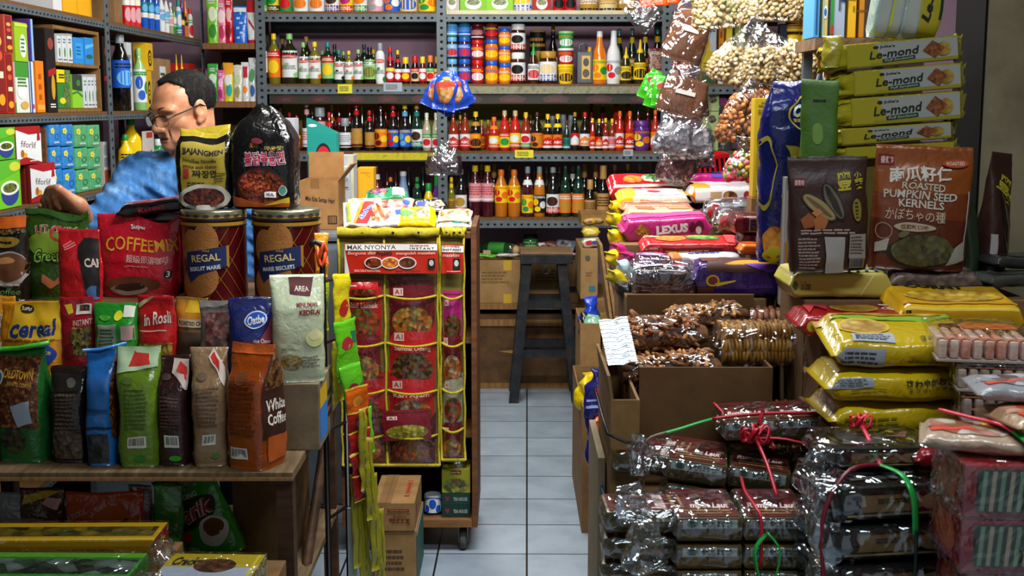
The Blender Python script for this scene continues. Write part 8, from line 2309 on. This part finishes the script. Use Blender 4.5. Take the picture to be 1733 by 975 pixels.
for i,(pa,pb,c,lab)in enumerate([(1466,1496,'9ab0a8','silvery biscuit pack standing on the tall stack, farthest from the wall'),(1490,1516,'b8b83a','yellow and silver biscuit pack standing in the middle of the tall stack'),(1510,1545,'9aa8a0','silver white biscuit pack standing beside the lettered one'),(1535,1580,'a3971c','yellow biscuit pack standing on end with sideways lettering')]):
 a,b=P(pa,60,LY),P(pb,60,LY)
 w=b.x-a.x
 art=[('r',.62,.5,.7,.96,paper('a8aca0')if i<3 else paper('a09420'))]if i<3 else[('t','Le-mond',.52,.5,.34,.7,paper('14201a'),84,.02,.2),('r',.92,.5,.14,.6,paper('1c3a2a')),('e',.2,.5,.16,.12,K_)]
 if i==3:
  art=[('r',.5,.5,.9,.96,paper('a3971c')),('t','Le-mond',.5,.5,2.6,.09,paper('14201a'),82,.05,.2),('t','Julie\'s',.16,.5,.9,.04,K_,82),('r',.86,.5,.12,.6,paper('1c3a2a'))]
 soft_pack((pa+pb)/2,62,w,.22,.07,LY+.05,c,art,'biscuit_pack',lab,'packet',gl_,zprev+.0015,0,0,lambda w,d:[(0,w*.5,d*.1),(.06,w*.48,d*.4),(.12,w*.5,d*.5),(.9,w*.5,d*.5),(1,w*.5,d*.1)],5,20+i,.004,film(c),ry=rad(9))
for i,(px,py,c)in enumerate([(1408,88,'a89a2a'),(1404,105,'c8742a'),(1418,130,'b0a42c'),(1412,150,'a8681c'),(1405,122,'b8c0b8')]):
 p_=P(px,py,LY)
 soft_pack(px,py,.05,.07,.03,LY+.02+.04*i,c,[],'wrapper_end',['olive folded wrapper end beside the top lying pack','orange folded wrapper end beside the tall stack','yellow crumpled wrapper end beside the tall stack','brown folded wrapper end low beside the tall stack','pale crumpled wrapper end behind the orange one'][i],'wrapper',None,p_.z-.035,rad(20*i),0,lambda w,d:[(0,w*.3,d*.3),(.4,w*.5,d*.5),(1,w*.4,.003)],2.4,40+i,.012,film(c))
PYK=P(1410,200,3.02)
tag(MB().box(-.03,.03,0,.2,0,1.28-1.021,kraft('4a4018','3a3214')).build('carton',None,(P(1405,240,3.0).x,3.0,1.021)),'narrow olive carton standing beside the tall biscuit stack','box')
UZ=1.021
def up(px0,px1,top,bot,Y,col,art,label,d=.05,name='snack_carton',right=(),rz=0,z=UZ):
 a,b=P(px0,bot,Y),P(px1,top,Y)
 zz=a.z if z is None else z
 return tag(carton(b.x-a.x,d,b.z-zz,paper(col),art,(),(),right).build(name,None,((a.x+b.x)/2,Y+d/2,zz),(0,0,rad(rz))),label,'box')
up(1271,1304,335,365,3.345,'7a5a34',[('r',.7,.5,.5,.9,paper('9a7a50'))],'small kraft box under the tall yellow carton',.07,z=UZ)
yz=P(1290,335,3.345).z
up(1273,1328,166,335,3.35,'b89a14',[('t','Great',.42,.95,.4,.02,K_),('t','VALUE PACK',.42,.92,.6,.025,K_,0,.03),('l',.42,.86,.6,.05,K_,3),('e',.62,.70,.24,.07,paper('1c2a5a')),('e',.5,.62,.24,.07,paper('2a6aa0')),('e',.62,.54,.24,.07,paper('2a7a34')),('l',.4,.38,.6,.22,paper('8a7414'),8),('o',.4,.2,.22,.06,paper('3a4a20'),.3),('e',.8,.28,.4,.16,speck(['d8902a','e0b030','c8c030'],60)),('t','Munchos',.46,.07,.7,.035,K_,0,.03,.2),('t','NET WEIGHT 165G',.45,.025,.7,.015,K_)],'tall yellow snack carton with round coloured marks beside the blue cheese bag',.05,z=yz+.001)
up(1300,1322,345,455,3.19,'2a8a1c',[('t','STIX',.5,.55,.18,.6,W_,90,.05),('e',.5,.85,.5,.1,paper('d89a2a')),('e',.5,.3,.5,.1,paper('d8c82a')),('l',.5,.12,.6,.06,W_,1)],'narrow bright green carton standing under the yellow carton',.06,z=1.021)
up(1325,1337,300,450,2.98,'9a9a96',[('r',.7,.3,.6,.5,paper('c8821c')),('r',.4,.7,.5,.4,paper('b8b4b0'))],'narrow white and orange pack beside the brown seed pouch',.05,'snack_pack')
bb=soft_pack(1338,335,.16,.43,.09,3.06,'0c1450',[('o',.66,.82,.6,.2,paper('b8a82a'),.10,12),('p',[(.3,.66),(.5,.5),(.62,.48),(.8,.62)],paper('b0a030')),('t','Cheez',.68,.85,.5,.08,paper('d0d8d0'),10,.04,.2),('l',.66,.79,.4,.04,paper('b8a83a'),1,10),('e',.4,.3,.16,.07,paper('9a8f2a')),('e',.6,.38,.06,.03,paper('9a8f2a')),('e',.3,.36,.06,.03,paper('9a8f2a')),('e',.72,.3,.1,.05,paper('9a8f2a')),('r',.8,.22,.3,.14,paper('8a7e1c')),('l',.8,.22,.24,.1,K_,4),('e',.16,.12,.3,.2,speck(['d8801c','e0a030','b85a14'],50)),('e',.16,.05,.3,.1,paper('b8a81c')),('o',.04,.5,.24,.4,paper('a09030'),.14)],'snack_bag','shiny dark blue cheese snack bag with yellow curves','bag',None,UZ+.10,rad(6),.0,lambda w,d:[(0,w*.46,d*.3),(.05,w*.5,d*.45),(.7,w*.5,d*.5),(.88,w*.44,d*.3),(.96,w*.34,d*.08),(1,w*.3,.003)],2.6,6,.01,film('0e1656'))
block(P(1300,330,3.02).x+.04,P(1376,330,3.02).x,3.03,3.16,UZ,UZ+.099,'low carton under the dark blue snack bag')
soft_pack(1384,270,.082,.30,.055,2.885,'4a6a1c',[('l',.5,.85,.4,.03,K_,1),('e',.45,.6,.3,.16,paper('6a8a3a')),('r',.5,.32,.7,.12,paper('3a5a1c')),('l',.5,.2,.8,.08,paper('2f4a14'),4),('e',.4,.33,.2,.06,paper('5a7a3a'))],'snack_pouch','matt green pouch standing between the blue bag and the biscuit stack','pouch',None,1.252,rad(-14),0,pouch_prof,3,7,.004,ink('3f6416',.5,.4,0,.3,40))
tag(carton(.07,.05,.172,kraft(*BRC)).build('cardboard_box',None,(P(1384,270,2.885).x,2.885,1.0795)),'small carton under the matt green pouch, behind the brown seed pouch','box')
PY_=3.75
pole=tag(empty('hanging_pole',(.66,PY_,2.12)),'horizontal metal pole near the ceiling from which bags of nuts hang','pole')
MB().tube([(-.36,0,0),(.60,0,0)],.012,STEEL,10).build('bar',pole)
for x in(-.3,.52):
 MB().tube([(x,0,.012),(x,0,.828)],.003,STEEL,6).build('hanger_wire',pole)
HB=lambda w,d,nk=.16:[(0,w*.40,d*.30),(.05,w*.5,d*.46),(.3,w*.49,d*.5),(.52,w*.38,d*.42),(.72,w*.2,d*.25),(.9,w*nk*.5,d*.12),(1,w*nk*.55,d*.08)]
PIS=['c0ac82','ccba92','b2986a','a48856']
ALM=['8a5228','a0632f','74431f','b07438']
CB=clear('eef2f6',.15,.05,1,26)
def hangbag(px,bot,top,wpx,Y,ry,fillv,r,cols,label,d=.07,part='nuts',asp=1.35,seed=1,core='9a8258',grp='bags of nuts hanging from the pole',nk=.16,step=1.22,name='nut_bag'):
 a,b=P(px,bot,Y),P(px,top,Y)
 h=b.z-a.z
 w=wpx*MP(Y)
 bg=Bag(h,HB(w,d,nk),2.6,.006,15,seed)
 mb=MB()
 bg.mesh(mb,CB,30,22)
 o=tag(mb.build(name,None,(a.x,Y,a.z),(0,rad(ry),0)),label,'bag',grp)
 f=MB()
 nuts(f,bg,fillv,r,cols,part,asp,core,step=step)
 c=f.build(part,o)
 c['kind']='stuff'
 return o
hangbag(1222,48,-150,100,3.72,-4,.5,.0088,PIS+['8a8450'],'bag of pistachios cut by the top of the photo, aisle side',seed=2)
hangbag(1310,34,-150,92,3.70,4,.5,.0088,PIS,'bag of pistachios cut by the top of the photo, wall side',seed=3)
hangbag(1232,142,20,86,3.62,20,.5,.0082,PIS,'bag of pistachios fanning out towards the aisle in the middle cluster',seed=4)
hangbag(1284,140,22,62,3.60,0,.5,.0082,PIS,'bag of pistachios in the centre of the middle cluster',seed=5)
hangbag(1350,138,26,94,3.64,-34,.58,.0084,PIS,'bag of pistachios fanning out towards the wall in the middle cluster',seed=6)
hangbag(1250,242,120,84,3.55,10,.66,.0098,ALM,'bag of almonds hanging below the pistachios',asp=1.5,seed=7,core='4a2812')
hangbag(1290,215,122,64,3.60,-8,.75,.0098,ALM,'bag of almonds partly behind the yellow carton',asp=1.5,seed=8,core='4a2812')
SW=['c8303a','e08a90','d8b030','5a9a3a','e0d0c8','c85a5a']
hangbag(1258,306,232,72,3.50,4,.6,.011,SW,'bag of multicoloured sugar sweets hanging under the almonds',part='sweets',asp=1.1,seed=9,core='a86a5a',nk=.5,name='sweet_bag')
PWD=mottled('4f2f1c','6b432a',40,.8,.4)
def powder(px,bot,top,wpx,Y,ry,label,seed,fill=.7,mat=None,grp='clear bags hanging at the stall end',nk=.7,part='powder',name='powder_bag',d=.045):
 a,b=P(px,bot,Y),P(px,top,Y)
 h,w=b.z-a.z,wpx*MP(Y)
 prof=[(0,w*.46,d*.2),(.05,w*.5,d*.42),(.35,w*.5,d*.5),(.65,w*.45,d*.35),(.9,w*nk*.5,d*.1),(1,w*nk*.5,.003)]
 bg=Bag(h,prof,2.6,.006,15,seed)
 mb=MB()
 bg.mesh(mb,CB,28,20)
 o=tag(mb.build(name,None,(a.x,Y,a.z),(0,rad(ry),0)),label,'bag',grp)
 f=MB()
 ib=Bag(h*fill,[(v,max(.003,lerp_prof(prof,v*fill)[0]-.003),max(.002,lerp_prof(prof,v*fill)[1]-.002))for v in(0,.1,.3,.5,.7,.9,1)],2.6,.003,30,seed)
 ib.mesh(f,mat or PWD,24,14)
 c=f.build(part,o)
 c['kind']='stuff'
 if 'powder' in name:
  MB().box(-w*.2,w*.2,-.0005,.0005,0,h*.08,paper('b0a8a0')).build('sticker',o,(0,-d*.52,h*.42))
 return o
powder(1150,104,-20,72,4.0,17,'bag of brown powder with a white sticker, cut by the top of the photo',11,.72)
powder(1148,196,108,84,3.9,14,'bag of brown powder with white sticker, lower of the two',12,.74)
powder(1178,200,120,50,3.98,-8,'narrower bag of brown powder behind the lower one',13,.8)
GRYF=speck(['5a5a62','8a8a94','3a3a42','a8a8b0'],70,.4,.8)
PRUN=speck(['5a2430','8a4a54','3a141c','a07078'],80,.35,.8)
powder(1135,262,195,66,3.86,8,'bag of greyish sugared dried fruit, nearer the back shelving',14,.8,GRYF,part='dried_fruit',name='dried_fruit_bag')
powder(1172,270,192,76,3.92,-4,'bag of greyish sugared dried fruit under the brown powder',15,.65,GRYF,part='dried_fruit',name='dried_fruit_bag')
powder(1140,312,250,70,3.95,14,'bag of dark red dried fruit, lowest near the basket',16,.8,PRUN,part='dried_fruit',name='dried_fruit_bag')
powder(1180,285,245,60,3.99,-4,'bag of dark red dried fruit behind the grey ones',17,.8,PRUN,part='dried_fruit',name='dried_fruit_bag')
for i,(px,bt,tp,ry)in enumerate([(1092,168,116,22),(1103,182,124,16),(1117,180,128,8)]):
 a,b=P(px,bt,5.0),P(px,tp,5.0)
 soft_pack(px,bt,.075,b.z-a.z,.02,5.0-.03*i,'3aa81c',[('r',.5,.7,.7,.14,paper('a02a2a'),30),('r',.5,.3,.6,.12,paper('c0d8b0')),('l',.5,.5,.6,.1,paper('1c6a14'),2)],'hanging_packet',['bright green packet at the back of the hanging trio','bright green packet in the middle of the hanging trio','bright green packet nearest the brown powder'][i],'packet','green packets hanging by the back shelving',a.z,0,0,lambda w,d:[(0,w*.5,.001),(.1,w*.5,.001),(.3,w*.48,d*.5),(.7,w*.46,d*.5),(.92,w*.3,.002),(1,w*.25,.001)],2.4,22+i,.006,film('36a41a'),ry=rad(ry))
gb2='blue wafer packets in the hanging bunch'
for i,(px,bt,tp,ry,dy)in enumerate([(728,182,126,24,.0),(750,187,122,8,-.06),(775,186,122,-12,-.05),(790,180,128,-30,.0),(745,190,130,30,.04),(770,192,132,-20,.05),(760,190,128,0,.07)]):
 Y_=5.6+dy
 a,b=P(px,bt,Y_),P(px,tp,Y_)
 soft_pack(px,bt,.10,b.z-a.z,.03,Y_,'1a3fa0',[('e',.5,.5,.76,.6,speck(['c8742a','d89a4a','9a4a14','e0c080'],50)),('r',.5,.66,.8,.14,paper('a8321c'),8),('e',.5,.82,.4,.08,paper('c8b82a'))],'wafer_packet',['blue wafer packet at the shelf-post side of the bunch','blue wafer packet second from the shelf-post side of the bunch','blue wafer packet in the middle front of the bunch','blue wafer packet at the wall side of the bunch','blue wafer packet behind, tilted towards the post','blue wafer packet behind, tilted away from the post','blue wafer packet at the very back of the bunch'][i],'packet',gb2,a.z,rad([10,-8,8,-14,20,-20,0][i]),0,lambda w,d:[(0,w*.5,.001),(.1,w*.5,.0015),(.25,w*.48,d*.5),(.7,w*.46,d*.5),(.9,w*.3,.004),(1,w*.22,.001)],2.4,50+i,.010,film('1c44b0'),ry=rad(ry))
tag(MB().tube([tuple(P(760,124,5.6)),tuple(P(760,-60,5.6))],.0007,ink('3c3c38',.6),5).build('hanging_string',None),'thin string holding the bunch of blue wafer packets','string')
powder(752,296,238,62,5.45,0,'clear bag of dark purple beans hanging below the blue bunch',18,.55,speck(['2a1420','4a2a3a','1a0c14'],60,.4,.6),'clear bags hanging at the stall end',.3,'beans','bean_bag',.07)
tag(MB().tube([tuple(P(752,238,5.45)),tuple(P(752,-60,5.45))],.0006,ink('3c3c38',.6),5).build('hanging_string',None),'thin string holding the clear bag of purple beans','string')
def rear(px0,px1,top,bot,Y,col,art,label,d=.06,name='snack_carton',z=None,rz=0):
 a,b=P(px0,bot,Y),P(px1,top,Y)
 zz=a.z if z is None else z
 return tag(carton(b.x-a.x,d,b.z-zz,paper(col),art).build(name,None,((a.x+b.x)/2,Y+d/2,zz),(0,0,rad(rz))),label,'box')
Z1=BZ[1]+.0015
R0=BY+.06
rear(1187,1213,35,128,R0,'b8a41c',[('r',.5,.76,1,.48,paper('a8b4bc')),('t','2MCC',.5,.86,.8,.1,K_,8,.03),('r',.5,.1,1,.2,paper('1c4a2a')),('e',.4,.6,.4,.2,paper('c8a01c')),('l',.5,.3,.8,.1,paper('7a6a10'),2)],'white and yellow pack with dark lettering on the back shelf behind the hanging nuts',z=Z1,name='snack_pack')
rear(1215,1226,38,128,R0+.02,'c8780f',[('r',.5,.2,1,.4,paper('c0c4c8')),('l',.5,.7,.6,.4,paper('8a4a08'),2)],'narrow orange and white carton beside the lettered pack',z=Z1)
rear(1228,1240,30,128,R0,'d0b81c',[('r',.5,.1,1,.16,paper('b8a010'))],'narrow plain yellow carton next to the orange and white one',z=Z1)
rear(1242,1262,36,128,R0+.03,'8a9a3a',[('e',.5,.6,.7,.3,paper('c8c8b0'))],'olive green carton behind the middle pistachio bag',z=Z1)
rear(1318,1338,40,128,R0+.03,'1c2a3a',[('e',.5,.6,.6,.3,paper('6a7a8a')),('l',.5,.2,.6,.2,W_,2)],'dark blue carton behind the fanned pistachio bag',z=Z1)
for i,(px,t,c)in enumerate([(1345,8,'ye'),(1369,6,'ye')]):
 vessel(P(px,100,R0).x,.085,P(px,60,R0+.1).z-Z1,R0+.05,Z1,'jar','br',c,'go','br','ye','dots','snack_jar',['brown snack jar with yellow lid behind the pistachios, aisle side','brown snack jar with yellow lid behind the pistachios, wall side'][i],'jar',None)
 vessel(P(px,100,R0).x,.085,P(px,16,R0+.1).z-P(px,60,R0+.1).z-.004,R0+.05,P(px,60,R0+.1).z+.002,'jar','br',c,'go','k','ye','x','snack_jar',['yellow-lidded snack jar stacked on the aisle-side brown jar','yellow-lidded snack jar stacked on the wall-side brown jar'][i],'jar',None)
Z2=BZ[2]+.0015
for i in range(3):
 zz=Z2+.103*i
 tag(carton(.085,.06,.1,paper('9aae72'),[('e',.6,.6,.5,.4,speck(['4a5a3a','8a9a6a','6a3a5a','2a2a2a'],90)),('r',.1,.5,.06,.9,paper('b89a78'))]).build('snack_pack',None,(P(1202,230,R0).x,R0+.03,zz)),['pale green pack on the third board behind the dried fruit, lowest','pale green pack on the third board behind the dried fruit, middle','pale green pack on the third board behind the dried fruit, top'][i],'packet','pale green packs in the rear corner')
soft_pack(1222,262,.11,.3,.05,BY+.1,'2a2a2c',[('e',.5,.3,.8,.4,speck(['4a6a3a','a05a8a','c8c8d0','2a2a2a'],50)),('e',.5,.85,.4,.16,paper('8a2a6a'))],'snack_bag','clear bag with green and pink pieces behind the almonds','bag',None,Z2,0,0,pouch_prof,2.4,5,.008,film('3a3a40'))
SYR=3.28
bz_=P(1430,64,SYR).z
sh=tag(empty('wall_shelf',(P(1378,70,SYR).x,SYR,bz_)),'short rough wooden shelf above the tall biscuit stack with medicine cartons','shelf')
L_=P(1545,70,SYR).x-P(1378,70,SYR).x
MB().box(0,L_,-.01,.22,-.03,-.0005,mottled('5a4430','80654a',14,.8,.4)).build('board',sh)
for x in(.03,L_-.03):
 MB().box(x-.012,x+.012,.19,.215,-.4,-.0305,STEEL).tube([(x,.19,-.22),(x,.0,-.035)],.006,STEEL,6).build('bracket',sh)
cart_=[(1376,1390,'4a90c8',[('r',.5,.5,.3,.9,paper('1c4a7a'))],'narrow blue carton at the end of the short wooden shelf'),(1391,1404,'c8b86a',[('e',.5,.38,.8,.2,W_),('e',.5,.38,.5,.12,paper('2a6aa8')),('e',.5,.8,.8,.2,W_),('r',.1,.5,.2,1,paper('7ab0d8'))],'cream carton with a round blue picture on the short shelf'),(1405,1433,'9aa8c0',[('r',.1,.5,.24,1,paper('2a8a3a')),('b',.62,.5,.2,.2,K_,9),('t','MORINA',.88,.6,.6,.12,paper('1c2a5a'),90,.04),('r',.1,.12,.2,.14,paper('b02a2a'))],'pale blue carton with a green edge and a barcode on the short shelf'),(1434,1452,'d8a81c',[('t','MORINAE',.3,.6,.6,.16,paper('1c2a4a'),90,.04),('l',.7,.6,.3,.5,paper('8a6a10'),3)],'yellow carton with sideways lettering on the short shelf'),(1453,1466,'b87a1c',[('t','1500',.5,.4,.5,.2,paper('6a3a10'),90)],'dull orange carton beside the standing biscuit packs')]
for i,(a,b,c,art,lab)in enumerate(cart_):
 rear(a,b,-50,63,SYR+.01+.003*i,c,art,lab,.12,'medicine_carton',bz_+.001)
for i,px in enumerate((1098,1118,1136)):
 a=P(px,12-3*i,5.6)
 soft_pack(px,12,.085,.16,.03,5.6,'d8520c',[('l',.5,.4,.6,.2,paper('f0a050'),2)],'hanging_packet',['bright orange packet hung at the top of the photo, nearest the post','bright orange packet hung at the top of the photo, middle','bright orange packet hung at the top of the photo, nearest the powder bag'][i],'packet','orange packets at the top',a.z,0,0,pouch_prof,2.4,30+i,.006,film('d8520c'))
powder(1108,40,-30,50,5.3,-50,'clear bag of grey dried pieces slanting beside the orange packets',19,.3,speck(['4a4a48','6a6a68','2a2a28'],60,.4,.5),'clear bags hanging at the stall end',.5,'dried_pieces','dried_food_bag')
for i,(px,py,Y_,lb)in enumerate([(1284,24,3.66,'thin cord holding the middle cluster of pistachio bags'),(1252,122,3.66,'thin cord holding the almond bags'),(1150,-18,4.0,'thin cord holding the bags of brown powder')]):
 a=P(px,py,Y_)
 tag(MB().tube([tuple(a),(a.x,PY_ if i<2 else Y_,2.10 if i<2 else 2.949)],.0009,ink('3a3a36',.6),5).build('hanging_string'),lb,'string')
